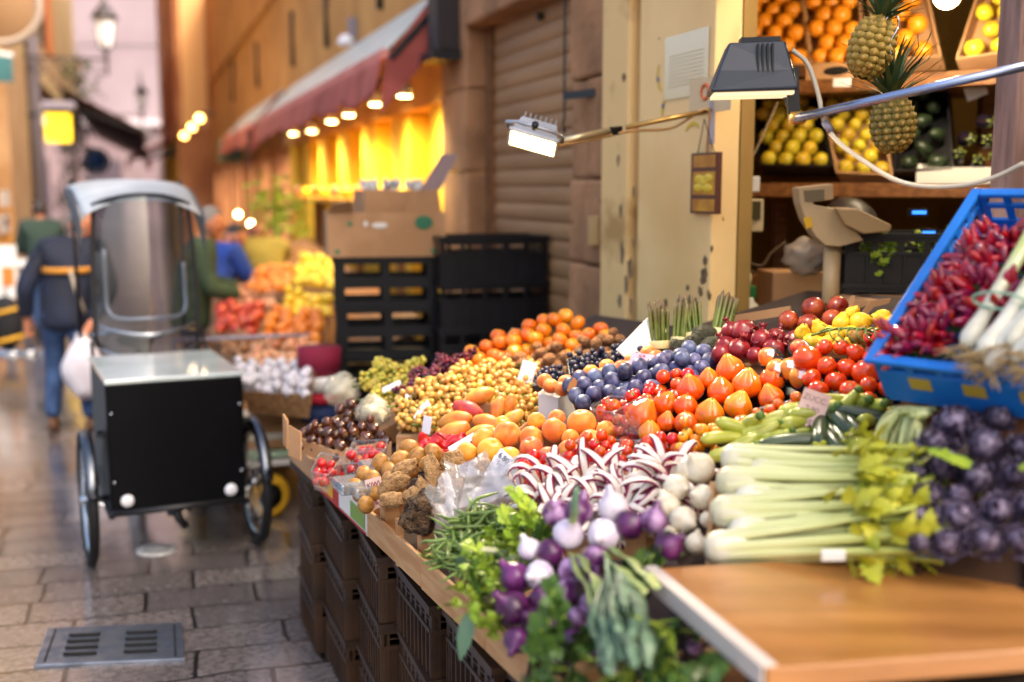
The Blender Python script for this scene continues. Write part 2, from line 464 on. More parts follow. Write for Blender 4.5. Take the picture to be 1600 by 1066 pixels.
MB().lathe([(.0, -.03), (.08, -.03), (.09, 0), (.05, .06), (0, .07)], 20, M=Matrix.Translation((0, .1, -.06))).build('shade', mat('opal_glass', 'f0eef2', rough=.2), wl)
t, _ = WP(700, 40, .1)
gb = wthing('downpipe_box', 'dark brown boxed downpipe at the near end of the red awning', 'downpipe', t, 0, 0)
z0 = WP(700, 82, .1)[1]
MB().box2((-.1, 0, z0), (.14, .2, 5)).build('casing', mat('dark_brown_paint', '241a1c', rough=.6), gb, bevel=.01)
MB().box2((-.14, -.0, z0 - .06), (.18, .24, z0 - .002)).build('collar', M_dark, gb)
sp = wthing('stone_portal', 'brown sandstone doorway around the roller shutter', 'doorway')
tj0, tj1 = WT(742), WT(703)
t_lo = WT(905);
zl = WP(745, 42, 0)[1]
zz = 0; k = 0
while zz < 3.9:                                       # left jamb of stacked blocks
 h = .52 + .1 * ((k * 7) % 3)
 MB().box2((tj0, -.13, zz), (tj1, .05 + .006 * (k % 2), zz + h - .006)).build('jamb_block', M_stone, sp, bevel=.012)
 zz += h; k += 1
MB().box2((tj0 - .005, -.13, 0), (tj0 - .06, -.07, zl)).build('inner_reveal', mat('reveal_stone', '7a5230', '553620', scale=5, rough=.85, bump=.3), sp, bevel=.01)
MB().box2((t_lo - .6, -.32, zl), (tj0 - .003, .07, zl + .42)).build('lintel', M_stone, sp, bevel=.02)
MB().box2((t_lo - .6, -.32, zl + .425), (tj1, .0, 6.5)).build('wall_above', M_ochre, sp)
tp1, tp0 = WT(903), WT(960)
zz = 0
for k, h in enumerate((.48, .5, .42, .40, .46, .42, .36, .44, .5)):
 split = (.45, .62, .38, .55, .5, .4, .6, .5, .45)[k]
 tm = tp0 + (tp1 - tp0) * split
 if k in (2, 5):
  MB().box2((tp0, -.3, zz), (tp1, .05, zz + h - .008)).build('pillar_block', M_stone, sp, bevel=.018)
 else:
  MB().box2((tp0, -.3, zz), (tm - .004, .055, zz + h - .008)).build('pillar_block', M_stone, sp, bevel=.018)
  MB().box2((tm + .004, -.3, zz), (tp1 + (.03 if k % 2 else 0), .035, zz + h - .008)).build('pillar_block', M_stone, sp, bevel=.018)
 zz += h
sh = wthing('roller_shutter', 'closed brown roller shutter between stone jambs', 'shutter')
prof = []
pitch = .098
n = int(zl / pitch) + 1
cur = MB()
vs = []; fs = []
prof2 = []
for k in range(n):
 z = k * pitch
 prof2 += [(-.194, z), (-.187, z + .003), (-.182, z + .012), (-.179, z + .05), (-.182, z + .084), (-.186, z + .092), (-.194, z + .095)]
for (d, z) in prof2:
 vs += [(t_lo - .02, d + .08, z), (tj0 - .05, d + .08, z)]
for i in range(len(prof2) - 1):
 fs.append((2 * i, 2 * i + 1, 2 * i + 3, 2 * i + 2))
cur.add(vs, fs, 0, True)
M_shut = mat('shutter_paint', 'a88058', '866242', scale=1.8, lo=.3, hi=.75, rough=.55, spec=.4, bump=.12, bscale=60, stretch=(.5, 1, 4), spots=('54381f', 4, .06))
cur.build('slat_curtain', M_shut, sh)
for t in (t_lo - .0, tj0 - .085):
 MB().box2((t - .022, -.15, 0), (t + .022, -.075, zl)).build('guide_rail', M_wood, sh)
MB().box2((t_lo + .03, -.145, 0), (tj0 - .12, -.09, .07)).build('bottom_bar', M_dark, sh)
lk = MB(); tk, zk = WP(848, 26, -.1)
lk.lathe([(.0, .0), (.022, .0), (.022, .03), (0, .03)], 14, M=Matrix.Translation((tk, -.096, zk)) @ Matrix.Rotation(-PI / 2, 4, 'X')); lk.build('lock', M_dark, sh)
tc_, zc_ = WP(882, 150, .12)
hc = wthing('hanging_chain', 'thin dark chain with a hook hanging before the shutter from an iron bracket', 'chain', tc_, .12, zc_)
ch = MB()
for k in range(60):
 zc2 = k * .027 - .05
 a = (k % 2) * PI / 2
 ch.tube([(.007 * math.cos(a) * math.cos(x), .007 * math.sin(a) * math.cos(x), zc2 + .017 * math.sin(x)) for x in [i * PI / 4 for i in range(8)]], .0028, 5, closed=True)
ch.build('chain', M_dark, hc)
MB().tube(curve_pts([(0, 0, -.05), (0, 0, -.1), (.02, 0, -.14), (0, 0, -.17), (-.02, 0, -.14)], 16), .005, 6).build('hook', M_dark, hc)
MB().beam((0, 0, 0), (-.22, -.07, 0), .02, .035).build('bracket', M_dark, hc)
shop = wthing('greengrocer_shop', 'cream corner front of the open greengrocer with shelved interior', 'shop')
tg1, tg0 = WT(1003), WT(1013)
MB().box2((tg1, -.3, 0), (tp0 - .004, .07, 5)).build('corner_pier', M_cream, shop, bevel=.012)
MB().box2((tg0, -.3, 0), (tg1 - .002, -.06, 5)).build('shadow_gap', M_blackgap, shop)
tn = WT(1131)
MB().box2((tn, -.06, 0), (tg0 - .002, .05, 5)).build('side_panel', M_panel, shop, bevel=.006)
MB().box2((-6.5, -.06, 2.62), (tn - .002, .05, 6.2)).build('fascia', M_panel, shop)
M_int = mat('shop_plaster', 'a88442', '8f6c32', scale=1.2, rough=.8, per=False)
MB().box2((tn + .0, -.12, 0), (tn + .25, -.065, 2.9)).build('return_wall', M_int, shop)
MB().box2((-4.2, -2.75, 0), (1.42, -2.7, 2.9)).build('back_wall', M_int, shop)
MB().box2((1.35, -2.7, 0), (1.42, -.33, 2.9)).build('end_wall', M_int, shop)
MB().box2((-4.2, -2.7, 0), (-4.15, -.06, 2.9)).build('side_wall', M_int, shop)
MB().box2((-4.2, -2.7, 2.9), (1.42, -.33, 2.95)).build('ceiling', M_int, shop)
MB().box2((-4.2, -2.7, .0), (1.42, -.33, .02)).build('tiled_floor', mat('dark_floor', '3a302a', rough=.6), shop)
t, _ = WP(1592, 150, 0)
MB().box2((t - .06, -.06, 0), (t + .016, .06, 2.62)).build('timber_post', mat('pinkish_timber', '9b7a6c', '7f6053', scale=5, rough=.6, stretch=(8, 8, 1), bump=.2), shop, bevel=.006)
M_peel = mat('bare_plaster', '8a6f52', '5f4a36', scale=14, rough=.95, bump=.4, bscale=40); M_mould = mat('dark_mould', '7d6546', '5f4a32', scale=18, rough=.95)
random.seed(14)
def patch(px, py, r_, el, mt, d, nm):
 t, z = WP(px, py, d); n = 13; pts = []
 for i in range(n):
  a = 2 * PI * i / n; q = r_ * random.uniform(.55, 1.15); pts.append((q * math.cos(a), q * math.sin(a) * el))
 MB().prism(pts, -.0008, .0008, M=Matrix.Translation((t, d, z)) @ Matrix.Rotation(PI / 2, 4, 'X')).build(nm, mt, shop)
for px, py, r_, el in ((972, 395, .022, 2.6), (984, 420, .03, 1.8), (978, 446, .02, 2.2), (990, 380, .014, 2), (968, 470, .025, 1.5), (986, 478, .016, 3), (966, 250, .018, 1.6), (975, 120, .02, 1.2), (990, 300, .012, 2), (970, 330, .016, 2.2)): patch(px, py, r_, el, M_peel, .0712, 'peeled_patch')
for px, py, r_, el in ((1102, 408, .022, 1), (1100, 432, .032, 1.1), (1094, 455, .02, 1), (1112, 388, .012, 1.2), (1074, 450, .014, .9), (1040, 474, .018, 1), (1108, 462, .018, 1.3), (1086, 470, .016, .9), (1060, 470, .01, 1), (1045, 150, .006, .8), (1030, 60, .007, .6)): patch(px, py, r_, el, M_mould, .0512, 'mould_spot')
M_canvas = mat('red_canvas', 'a8564c', '92463f', scale=3, rough=.85, bump=.2, bscale=60)
M_canvas2 = mat('faded_red_canvas', 'd88a7c', 'c8766a', scale=3, rough=.85)
M_slatw = mat('pale_glass_slat', 'c6d0cc', 'aebbb6', scale=3, rough=.35, spec=.6)
def awning(label, px0, px1, wall_top, out_z, p, cat_extra=None, green_end=False):
 tn_, tf_ = WT(px0, p), WT(px1, p)
 a = wthing('shop_awning', label, 'awning', tn_, 0, 0, 'awnings along the ochre house')
 Lr = tf_ - tn_
 n = max(4, int(Lr / .55))
 for k in range(n):                                 # each pale slat of the canopy
  x0 = Lr * k / n; x1 = Lr * (k + 1) / n - .05
  m = MB(); m.add([(x0, .02, wall_top), (x1, .02, wall_top), (x1, p, out_z + .06), (x0, p, out_z + .06)] + [(x0, .02, wall_top - .02), (x1, .02, wall_top - .02), (x1, p, out_z + .04), (x0, p, out_z + .04)],
    [(0, 1, 2, 3), (7, 6, 5, 4), (0, 4, 5, 1), (1, 5, 6, 2), (2, 6, 7, 3), (3, 7, 4, 0)])
  m.build('canopy_slat', M_slatw, a)
 MB().beam((0, p, out_z + .03), (Lr, p, out_z + .03),   .05, .07).build('front_bar', M_canvas2, a, bevel=.01)
 for x in (0, Lr * .33, Lr * .66, Lr): MB().beam((x, 0, wall_top - .05), (x, p - .03, out_z), .03, .04).build('arm', M_dark, a)
 def val(u, v):
  x = u * Lr; sag = .05 * abs(math.sin(x * 2.4)) + .02 * math.sin(x * 9)
  return (x, p + .03 + .02 * math.sin(x * 7) * v + .05 * v, out_z - v * (.22 + sag))
 MB().sheet(val, int(Lr * 10), 6).build('valance', M_canvas, a, solid=.006)
 MB().add([(0, p, out_z), (0, p + .05, out_z - .36), (0, .3 * p, out_z + .05), (0, .1, wall_top - .05)], [(0, 1, 2, 3)]).build('end_flap', M_canvas, a, solid=.006)
 if green_end: MB().box2((Lr, .1, out_z - .35), (Lr + .8, p + .06, out_z + .05)).build('end_panel', mat('green_canvas', '5d7a68', rough=.9), a)
 return a
zt = 3.10
awning('long red awning with pale slatted canopy above the yellow lit shop', 606, 408, zt, 2.60, .45)
awning('shorter red awning with a green end, farther along the ochre house', 398, 352, zt + .03, 2.61, .45, green_end=True)
M_lamp = mat('lit_lamp', 'fff2cc', emis='ffd98a', estr=14)
M_white = mat('white_paint', 'd8d6d2', rough=.4)
def spot(px, py, d, watts=20):
 t, z = WP(px, py, d)
 s = wthing('spot_lamp', 'lit spot lamp under the awning shining down the yellow wall', 'lamp', t, d, z, 'spot lamps under the red awning')
 MB().lathe([(.0, .09), (.05, .09), (.055, .0), (.045, 0), (.04, .02), (0, .02)], 18).build('housing', M_white, s)
 MB().lathe([(0, .004), (.044, .004), (.046, -.006), (0, -.012)], 18).build('lens', M_lamp, s)
 MB().tube([(0, 0, .09), (0, -.02, .16), (0, -d * .0 - .05, .2)], .012, 6).build('stem', M_dark, s)
 ld = bpy.data.lights.new('spot_beam', 'SPOT'); lo = bpy.data.objects.new('spot_beam', ld); COL.objects.link(lo)
 ld.energy = watts; ld.color = (1, .82, .44); ld.spot_size = R(140); ld.spot_blend = 1; ld.shadow_soft_size = .12
 lo.parent = s; lo.location = (0, 0, -.03); lo.rotation_euler = (R(-14), 0, 0)
 return s
sl = [spot(px, py, .24, 48) for px, py in ((632, 150), (587, 163), (545, 180), (518, 190), (487, 205), (458, 209))]
label_row(sl, 'lit spot lamp', 'of the row under the red awning')
oh = wthing('orange_house', 'tall orange house standing forward beyond the ochre house', 'house')
MB().box2((tB, -1, 0), (46, .9, 9.6)).build('wall', M_orange, oh)
for t in (29, 32, 35.5, 39):
 MB().box2((t, .9, 3.6), (t + 1.1, .97, 5.6)).build('shutter', mat('orange_brown_shutter', '8a4a22', rough=.8), oh)
for t in (28.2, 31.5, 35, 39): MB().box2((t, .9, 0), (t + .5, 1.0, 3.2)).build('pilaster', M_yellow, oh)
MB().box2((tB - .02, .1, 3.4), (tB - .002, .75, 9)).build('end_band', mat('pale_band', 'd8a56a', rough=.9), oh)
M_lamp2 = mat('warm_bulb', 'ffcf80', emis='ffb35a', estr=6)
ol = []
for (px, py) in ((312, 185), (300, 199), (288, 212)):
 t, z = WP(px, py, 1.15)
 s = wthing('facade_lamp', 'small lit lamp on the orange house', 'lamp', t, .95, z, 'lamps on the orange house'); ol.append(s)
 MB().ball(.055, M=Matrix.Translation((0, .2, 0))).build('bulb', M_lamp2, s)
 MB().beam((0, 0, .05), (0, .2, .08), .03, .03).build('bracket', M_dark, s)
 ld = bpy.data.lights.new('lamp_glow', 'POINT'); lo = bpy.data.objects.new('lamp_glow', ld); COL.objects.link(lo)
 ld.energy = 6; ld.color = (1, .7, .35); ld.shadow_soft_size = .1; lo.parent = s; lo.location = (0, .34, 0)
label_row(ol, 'small lit lamp', 'on the front of the orange house')
fa = thing('pink_palazzo', 'pale pink palazzo front closing the far end of the street', 'building', (-19.5, 62, 0), R(8))
MB().box2((-16, 0, 5.4), (16, 1, 30)).build('upper_wall', M_pink, fa)
MB().box2((-16, .3, 0), (16, 1, 5.1)).build('ground_floor_wall', M_mauve, fa)
MB().box2((-16, -.15, 5.1), (16, 1, 5.4)).build('cornice', mat('pale_cornice', 'cfc2c6', rough=.8), fa)
for x in (-7, -3.2, .6, 4.4): MB().box2((x, .1, 0), (x + 1.7, .29, 3.3)).build('shop_opening', mat('dim_opening', '4b4048', rough=.7), fa)
for z in (9.3, 15): MB().box2((-16, -.06, z), (16, 0, z + .18)).build('string_course', M_pink, fa)
for (pxa, pya, pxb, pyb, d, lab) in ((288, 214, 216, 276, 1.6, 'dark red sloping awning far down the street under the orange house'), (335, 232, 262, 268, 1.0, 'dark low awning under the facade lamps')):
 ta, za = WP(pxa, pya, d); tb, zb = WP(pxb, pyb, d + .6)
 ta = max(ta, 28); tb = min(max(tb, ta + 6), 52); zm = (za + zb) / 2
 a = wthing('far_awning', lab, 'awning', ta, d - .6, 0)
 zA = 3.3
 MB().add([(0, -.3, zA), (tb - ta, -.3, zA), (tb - ta, 1.2, zA - .75), (0, 1.2, zA - .75)], [(0, 1, 2, 3)]).build('canvas', M_canvas if 'red' in lab else mat('dark_canvas', '2f2626', rough=.9), a, solid=.03)
 MB().box2((0, 1.18, zA - 1.0), (tb - ta, 1.22, zA - .74)).build('valance', M_canvas, a)
 MB().beam((0, -.3, zA - .4), (0, 1.2, zA - .78), .04, .04).build('arm', M_dark, a)
LO = 4.0
lh = wthing('yellow_house', 'yellow house with tan pilasters and a dark shop opening, across the street', 'house', 0, LO)
def LT(px, d=0, py=295): return WT(px, LO + d, py)
def LP(px, py, d=0): return WP(px, py, LO + d)
M_cream2 = mat('warm_cream_render', 'ad946a', '9c8052', scale=.8, rough=.9, per=False)
M_tan = mat('tan_pilaster', 'a88a66', '967550', scale=1.2, rough=.85, per=False)
e0, e1, e2, e3 = LT(-40), LT(17), LT(60), LT(128)
zlin = LP(90, 133, 0)[1]
MB().box2((e0, .02, 4.2), (e3, .6, 15)).build('upper_wall', M_cream2, lh)
MB().box2((e0, .3, 0), (e1, .6, 4.2)).build('recess_wall', M_yellow, lh)
MB().box2((e0, .0, 0), (e1, .29, 1.45)).build('lower_wall', mat('ochre_dado', 'd09440', rough=.8), lh)
MB().box2((e1, -.02, 0), (LT(46), .6, 4.2)).build('pilaster', M_tan, lh)
MB().box2((LT(46), .01, 0), (e2, .6, 4.2)).build('corner_wall', M_cream2, lh)
MB().box2((e2, .0, zlin), (e3, .6, zlin + .45)).build('lintel', M_tan, lh)
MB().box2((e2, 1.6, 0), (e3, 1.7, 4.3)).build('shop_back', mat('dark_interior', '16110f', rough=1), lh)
MB().box2((LT(81), -.03, zlin + .5), (LT(93), .02, 14)).build('orange_shutter', mat('orange_shutter', 'b4652a', rough=.8), lh)
MB().box2((LT(80), .4, 0), (LT(92), .8, 2.9)).build('shop_door_frame', mat('orange_frame', 'b4652a', rough=.7), lh)
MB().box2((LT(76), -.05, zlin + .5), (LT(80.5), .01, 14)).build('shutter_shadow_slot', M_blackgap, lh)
dp = wthing('drainpipe', 'grey drainpipe running down beside the tan pilaster', 'drainpipe', LT(51), LO - .12, 0)
MB().tube([(0, 0, .1), (0, 0, 14)], .13, 12).build('pipe', M_greyp, dp)
for z in (1, 3.2, 5.4): MB().box((0, .05, z), (.32, .16, .08)).build('clip', M_dark, dp)
for i, (y0, y1, lab) in enumerate(((298, 322, 'white paper notice on the ochre wall, upper of the two'), (336, 362, 'white notice with a dark square, below the other notice on the ochre wall'))):
 ta, za = LP(-2, y0, -.02); tb, zb = LP(14, y1, -.02)
 nt = wthing('notice', lab, 'notice', (ta + tb) / 2, LO - .03, (za + zb) / 2)
 MB().box((0, 0, 0), (abs(tb - ta), .012, abs(za - zb))).build('sheet_of_paper', M_white, nt)
 if i: MB().box((.1, -.009, .02), (.6, .006, .16)).build('printed_square', mat('dark_print', '5a4a55', rough=.8), nt)
t, z = LP(91, 200, -.5)
ls = wthing('lit_sign', 'yellow lit box sign hanging at the dark shop opening', 'sign', t, LO - .5, z)
MB().box((0, 0, 0), (.16, .5, .58)).build('light_box', mat('lit_yellow', 'f0c628', emis='f2c01c', estr=.75), ls, bevel=.02)
MB().box((0, 0, .33), (.2, .56, .05)).build('frame', M_dark, ls)
MB().beam((0, .5, .36), (0, -.2, .36), .03, .03).build('bracket', M_dark, ls)
MB().box((.0, .1, .47), (.3, .9, .12)).build('shade', mat('pale_shade', 'a8a0b0', rough=.6), ls)
M_lant = mat('lantern_iron', '3c3638', rough=.5)
M_opal = mat('lantern_glass', 'f2f4f6', rough=.15, spec=.6, emis='ffffff', estr=.03)
def lantern(px, py_c, t, lab, arm, sc_=1.0):
 b = wthing('wall_lantern', lab, 'lantern', t, LO, 0, 'lanterns on brackets')
 p_ = at(px, py_c, wpt(t, LO - arm, 0).y); z = p_.z
 A = -arm
 o = Vector((0, A, z))
 T = Matrix.Translation(o) @ Matrix.Scale(sc_, 4)
 MB().lathe([(.12, -.42), (.155, -.3), (.2, .1), (.2, .14)], 6, M=T, smooth=False).build('glass', M_opal, b)
 MB().lathe([(.25, .12), (.26, .16), (.17, .3), (.1, .36), (.09, .42), (.03, .46), (.045, .52), (0, .58)], 12, M=T).build('cap', M_lant, b)
 ribs = MB()
 for k in range(6):
  a = 2 * PI * k / 6
  ribs.tube([(r * math.cos(a), r * math.sin(a), zz_) for r, zz_ in ((.125, -.42), (.16, -.3), (.207, .12))], .012, 5, M_ if False else 0)
 for v in range(len(ribs.v)): ribs.v[v] = tuple(T @ Vector(ribs.v[v]))
 ribs.build('rib_frame', M_lant, b)
 MB().lathe([(.13, -.44), (.05, -.5), (.035, -.6), (.06, -.66), (.03, -.72), (.035, -.95), (0, -1.0)], 10, M=T).build('foot', M_lant, b)
 za = z - .66 * sc_
 MB().tube([(0, 0, za), (0, A, za)], .025, 8).build('arm', M_lant, b)
 s2 = MB()
 for (y0, r0) in ((-.18 * arm, .22), (-.45 * arm, .16), (-.72 * arm, .1)):
  s2.tube([(0, y0 + r0 * (1 - .08 * k) * math.cos(k * .5), za - r0 - .02 + r0 * (1 - .08 * k) * math.sin(k * .5)) for k in range(13)], .016, 5)
 s2.build('scrollwork', M_lant, b)
 return b
t0 = LT(49)
lantern(175, 40, t0, 'large wall lantern on a scrolled iron arm by the drainpipe', 1.52)
lantern(235, 152, 36, 'smaller distant lantern hanging before the pink palazzo', 2.3, .9)
p = at(2, 8, 16)
rs = thing('round_sign', 'big round tan sign with a pale rim high up by the yellow house', 'sign', p, R(10))
MB().lathe([(0, -.06), (.46, -.06), (.5, -.03), (.5, .03), (.46, .06), (0, .06)], 40, M=Matrix.Rotation(PI / 2, 4, 'X')).build('disc', mat('tan_sign', '8a6a48', rough=.7), rs)
MB().lathe([(.46, -.075), (.54, -.075), (.54, .075), (.46, .075), (.46, -.075)], 40, cap=False, M=Matrix.Rotation(PI / 2, 4, 'X')).build('rim', mat('pale_rim', 'a89a8c', rough=.5), rs)
MB().beam((-.6, 0, .4), (0, 0, .5), .04, .04).build('bracket', M_dark, rs)
p = at(4, 104, 15.5)
ta = thing('teal_awning', 'teal awning edge with a white top strip at the left wall', 'awning', p, R(18))
MB().box2((-1.2, -.02, -.2), (.12, .02, .14)).build('valance', mat('teal_canvas', '3e6f72', '315c60', scale=2, rough=.9), ta)
MB().beam((-1.2, .0, .34), (.14, 0, .15), .06, .05).build('top_strip', M_white, ta)
M_leaf = mat('hanging_leaves', '4f5a2c', '394222', scale=3, rough=.7, rv=.3)
gr = thing('hanging_ivy', 'dark green ivy trailing down the corner of the yellow house', 'ivy', at(132, 230, 30))
random.seed(3)
m = MB()
for k in range(900):
 u = random.random()
 c_ = Vector((random.gauss(-.05 - .35 * u, .22), random.gauss(0, .25), 2.2 - 5.0 * u + random.gauss(0, .1)))
 q = rquat(); s_ = random.uniform(.05, .1)
 m.add([c_ + q @ Vector(v) * s_ for v in ((-1, 0, 0), (0, -.6, .1), (1, 0, 0), (0, .6, .1))], [(0, 1, 2, 3)])
m.build('foliage', M_leaf, gr)
MB().tube([(0, 0, 2.3), (-.2, 0, 0), (-.4, 0, -2.6)], .03, 6).build('stem', M_wood, gr)
for (px, py, Y, lng, lab, mt) in ((150, 215, 34, 7, 'brown sloping awning beyond the ivy', mat('brown_canvas', '5d4038', rough=.9)), (172, 240, 44, 7, 'pinkish awning farther along the left side', mat('pinkish_canvas', '9a6f66', rough=.9))):
 p = at(px, py, Y)
 a = thing('far_awning', lab, 'awning', p, ANG)
 MB().add([(-lng, .6, .9), (lng, .6, .9), (lng, -1.3, -.1), (-lng, -1.3, -.1)], [(0, 1, 2, 3)]).build('canvas', mt, a, solid=.03)
 MB().box2((-lng, -1.33, -.4), (lng, -1.29, -.1)).build('valance', mt, a)
 MB().beam((-lng, .6, .5), (-lng, -1.3, -.15), .04, .04).build('arm', M_dark, a)
p = at(150, 252, 38)
bs = thing('blue_sign', 'round blue and white shop sign below the far awnings', 'sign', p, R(20))
MB().lathe([(0, -.05), (.42, -.05), (.42, .05), (0, .05)], 30, M=Matrix.Rotation(PI / 2, 4, 'X')).build('disc', mat('blue_enamel', '3f6fae', rough=.4), bs)
MB().lathe([(.3, -.06), (.45, -.06), (.45, .06), (.3, .06), (.3, -.06)], 30, cap=False, M=Matrix.Rotation(PI / 2, 4, 'X')).build('rim', mat('pale_enamel', 'b9b3c2', rough=.4), bs)
p = at(222, 212, 46)
bl = thing('globe_lamp', 'pale globe lamp hanging before the far palazzo', 'lamp', p)
MB().ball(.38).build('globe', M_opal, bl); MB().tube([(0, 0, .3), (0, 0, 2.5)], .03, 6).build('cable', M_dark, bl)
SO = atz(445, 682, .80); SE = atz(860, 1052, .80)
SU = (SE - SO).normalized(); SV = Vector((-SU.y, SU.x, 0)) * 1.0     # along the front towards us; across towards the shop
if SV.x < 0: SV = -SV
KA, KB, Z0 = .035, .38, .87
SNRM = (Vector((0, 0, 1)) - SU * KA - SV * KB).normalized()
SP0 = Vector((SO.x, SO.y, Z0))
def ab(p): d = Vector(p) - SO; return d.dot(SU), d.dot(SV)
def sz(x, y):
 a, b = ab((x, y, 0)); return Z0 + KA * a + KB * b
def T(px, py, lift=0):
 return onplane(px, py, SP0 + Vector((0, 0, lift)), SNRM)
def abpt(a, b, z): p = SO + SU * a + SV * b; return Vector((p.x, p.y, z))
SANG = math.atan2(SU.y, SU.x)
BENCH = .175                                           # the table top lies this far under the produce surface
UPH = Vector((.5, .866, 0))
class Pile:
 def __init__(s, quad, slope=.5, lift=0.0, h=UPH):
  cx = sum(q[0] for q in quad) / 4; cy = sum(q[1] for q in quad) / 4
  s.c = T(cx, cy, lift)
  s.h = h; s.k = slope
  s.n = (Vector((0, 0, 1)) - h * slope).normalized()
  s.q = [s.P(*q) for q in quad]
 def P(s, px, py, lift=0):
  return onplane(px, py, s.c, s.n) + Vector((0, 0, lift))
 def z(s, x, y):
  return s.c.z + s.k * ((x - s.c.x) * s.h.x + (y - s.c.y) * s.h.y)
 def uv(s, u, v, lift=0):
  p = s.q[0].lerp(s.q[1], u).lerp(s.q[3].lerp(s.q[2], u), v); return p + Vector((0, 0, lift))
M_box = mat('pale_poplar', 'c99b6b', 'b88656', scale=3, rough=.75, stretch=(2, 2, 14), bump=.15, bscale=60)
M_card = mat('cardboard', 'b58a62', 'a47a53', scale=4, rough=.85)
M_blackp = mat('black_plastic', '0c0c10', '131318', scale=5, rough=.38)
M_brownp = mat('brown_plastic', '47301f', '35241a', scale=4, rough=.42, spec=.45, bump=.05, bscale=120)
def tray(name, label, P, drop, wall, mt, cat='tray', th=.006, group=None, shrink=.0, skirt=True):
 q = P.q; cc = sum(q, Vector()) / 4
 q = [cc + (p - cc) * (1 - shrink) for p in q]
 inn = []
 for i, p in enumerate(q):
  a = (q[i - 1] - p); b = (q[(i + 1) % 4] - p); a.z = b.z = 0
  inn.append(p + (a.normalized() + b.normalized()) * th)
 fl = lambda p, dz: Vector((p.x, p.y, P.z(p.x, p.y) + dz))
 o = thing(name, label, cat, Vector((cc.x, cc.y, 0)), 0, group)
 off = Vector((cc.x, cc.y, 0))
 m = MB()
 ob = []
 for p in q:
  zb = min(P.z(p.x, p.y) - drop - th, P.z(p.x, p.y) - drop - th)
  if skirt: zb = max(min(zb, sz(p.x, p.y) - BENCH + .012), sz(p.x, p.y) - BENCH + .012)
  zb = min(zb, P.z(p.x, p.y) - drop - th)
  ob.append(Vector((p.x, p.y, zb)))
 vs = ob + [fl(p, -drop + wall) for p in q] + [fl(p, -drop + wall) for p in inn] + [fl(p, -drop) for p in inn]
 fs = [(3, 2, 1, 0)]
 for i in range(4):
  j = (i + 1) % 4
  fs += [(i, j, 4 + j, 4 + i), (4 + i, 4 + j, 8 + j, 8 + i), (8 + i, 8 + j, 12 + j, 12 + i)]
 fs.append((12, 13, 14, 15))
 m.add([v - off for v in vs], fs)
 m.build('tray_body', mt, o, bevel=.002, seg=1)
 return o
def heap(quad, r, n, base, jit=.15, K=40, inset=.55, steep=0, seed=1, cap=2.9):
 """drop balls one by one into the lowest free spot of a tray: centres that touch and do not cut each other"""
 rng = np.random.RandomState(seed)
 A = np.array([[p.x, p.y] for p in quad]); out = []
 C = np.zeros((0, 4))
 cen = A.mean(0)
 for i in range(n):
  ri = r * (1 + jit * (rng.rand() * 2 - 1))
  u = rng.rand(K, 1); v = rng.rand(K, 1)
  xy = (A[0] * (1 - u) + A[1] * u) * (1 - v) + (A[3] * (1 - u) + A[2] * u) * v
  sh = 1 - inset * ri * 2 / max(1e-3, np.linalg.norm(A[0] - A[2])) * 1.4
  xy = cen + (xy - cen) * sh
  z = np.array([base(x, y) for x, y in xy]) + ri
  zb = z.copy()
  if len(C):
   d2 = ((xy[:, None, :] - C[None, :, :2]) ** 2).sum(2); s_ = (C[None, :, 3] + ri) ** 2
   hh = np.where(d2 < s_, C[None, :, 2] + np.sqrt(np.maximum(s_ - d2, 0)), -9)
   z = np.maximum(z, hh.max(1))
  score = z - zb
  if steep: score = score + steep * ((np.minimum(u, 1 - u) * np.minimum(v, 1 - v))[:, 0] < .05) * (z - zb > r)
  k = int(np.argmin(score))
  if z[k] - (zb[k] - ri) > cap * r: break
  out.append((Vector((xy[k, 0], xy[k, 1], z[k])), ri))
  C = np.vstack([C, [xy[k, 0], xy[k, 1], z[k], ri]])
 return out
def relax(pts, rs, it=12, k=.96):
 P = [Vector(p) for p in pts]
 for _ in range(it):
  for i in range(len(P)):
   for j in range(i):
    d = P[i] - P[j]; L = d.length; m = (rs[i] + rs[j]) * k
    if 1e-6 < L < m:
     d = d / L * (m - L) * .5; d.z *= .6
     P[i] += d; P[j] -= d
 return P
st = thing('market_stall', 'sloping wooden stall table carrying all the fruit and vegetable trays', 'market stall', Vector((SO.x, SO.y, 0)))
off = Vector((SO.x, SO.y, 0))
poly = [(-.02, .02), (3.15, .02), (3.15, 1.72), (.95, 1.72), (.72, 1.36), (-.02, 1.36)]
vs = []
for dz in (-.03, 0):
 for a, b in poly:
  p = abpt(a, b, Z0 + KA * a + KB * b - BENCH + dz); vs.append(p - off)
n = len(poly)
MB().add(vs, [tuple(range(n)), tuple(range(2 * n - 1, n - 1, -1))] + [((i + 1) % n, i, n + i, n + (i + 1) % n) for i in range(n)]).build('table_top', mat('stall_board', '3d2e24', rough=.8), st)
for a, b in ((.1, 1.25), (.8, 1.3), (1.6, 1.6), (2.4, 1.6), (3.0, 1.6), (.9, .75), (2.0, .8), (3.0, .75)):
 zt_ = Z0 + KA * a + KB * b - BENCH - .03
 p = abpt(a, b, 0) - off
 MB().box2((p.x - .025, p.y - .025, 0), (p.x + .025, p.y + .025, zt_)).build('leg', M_wood, st)
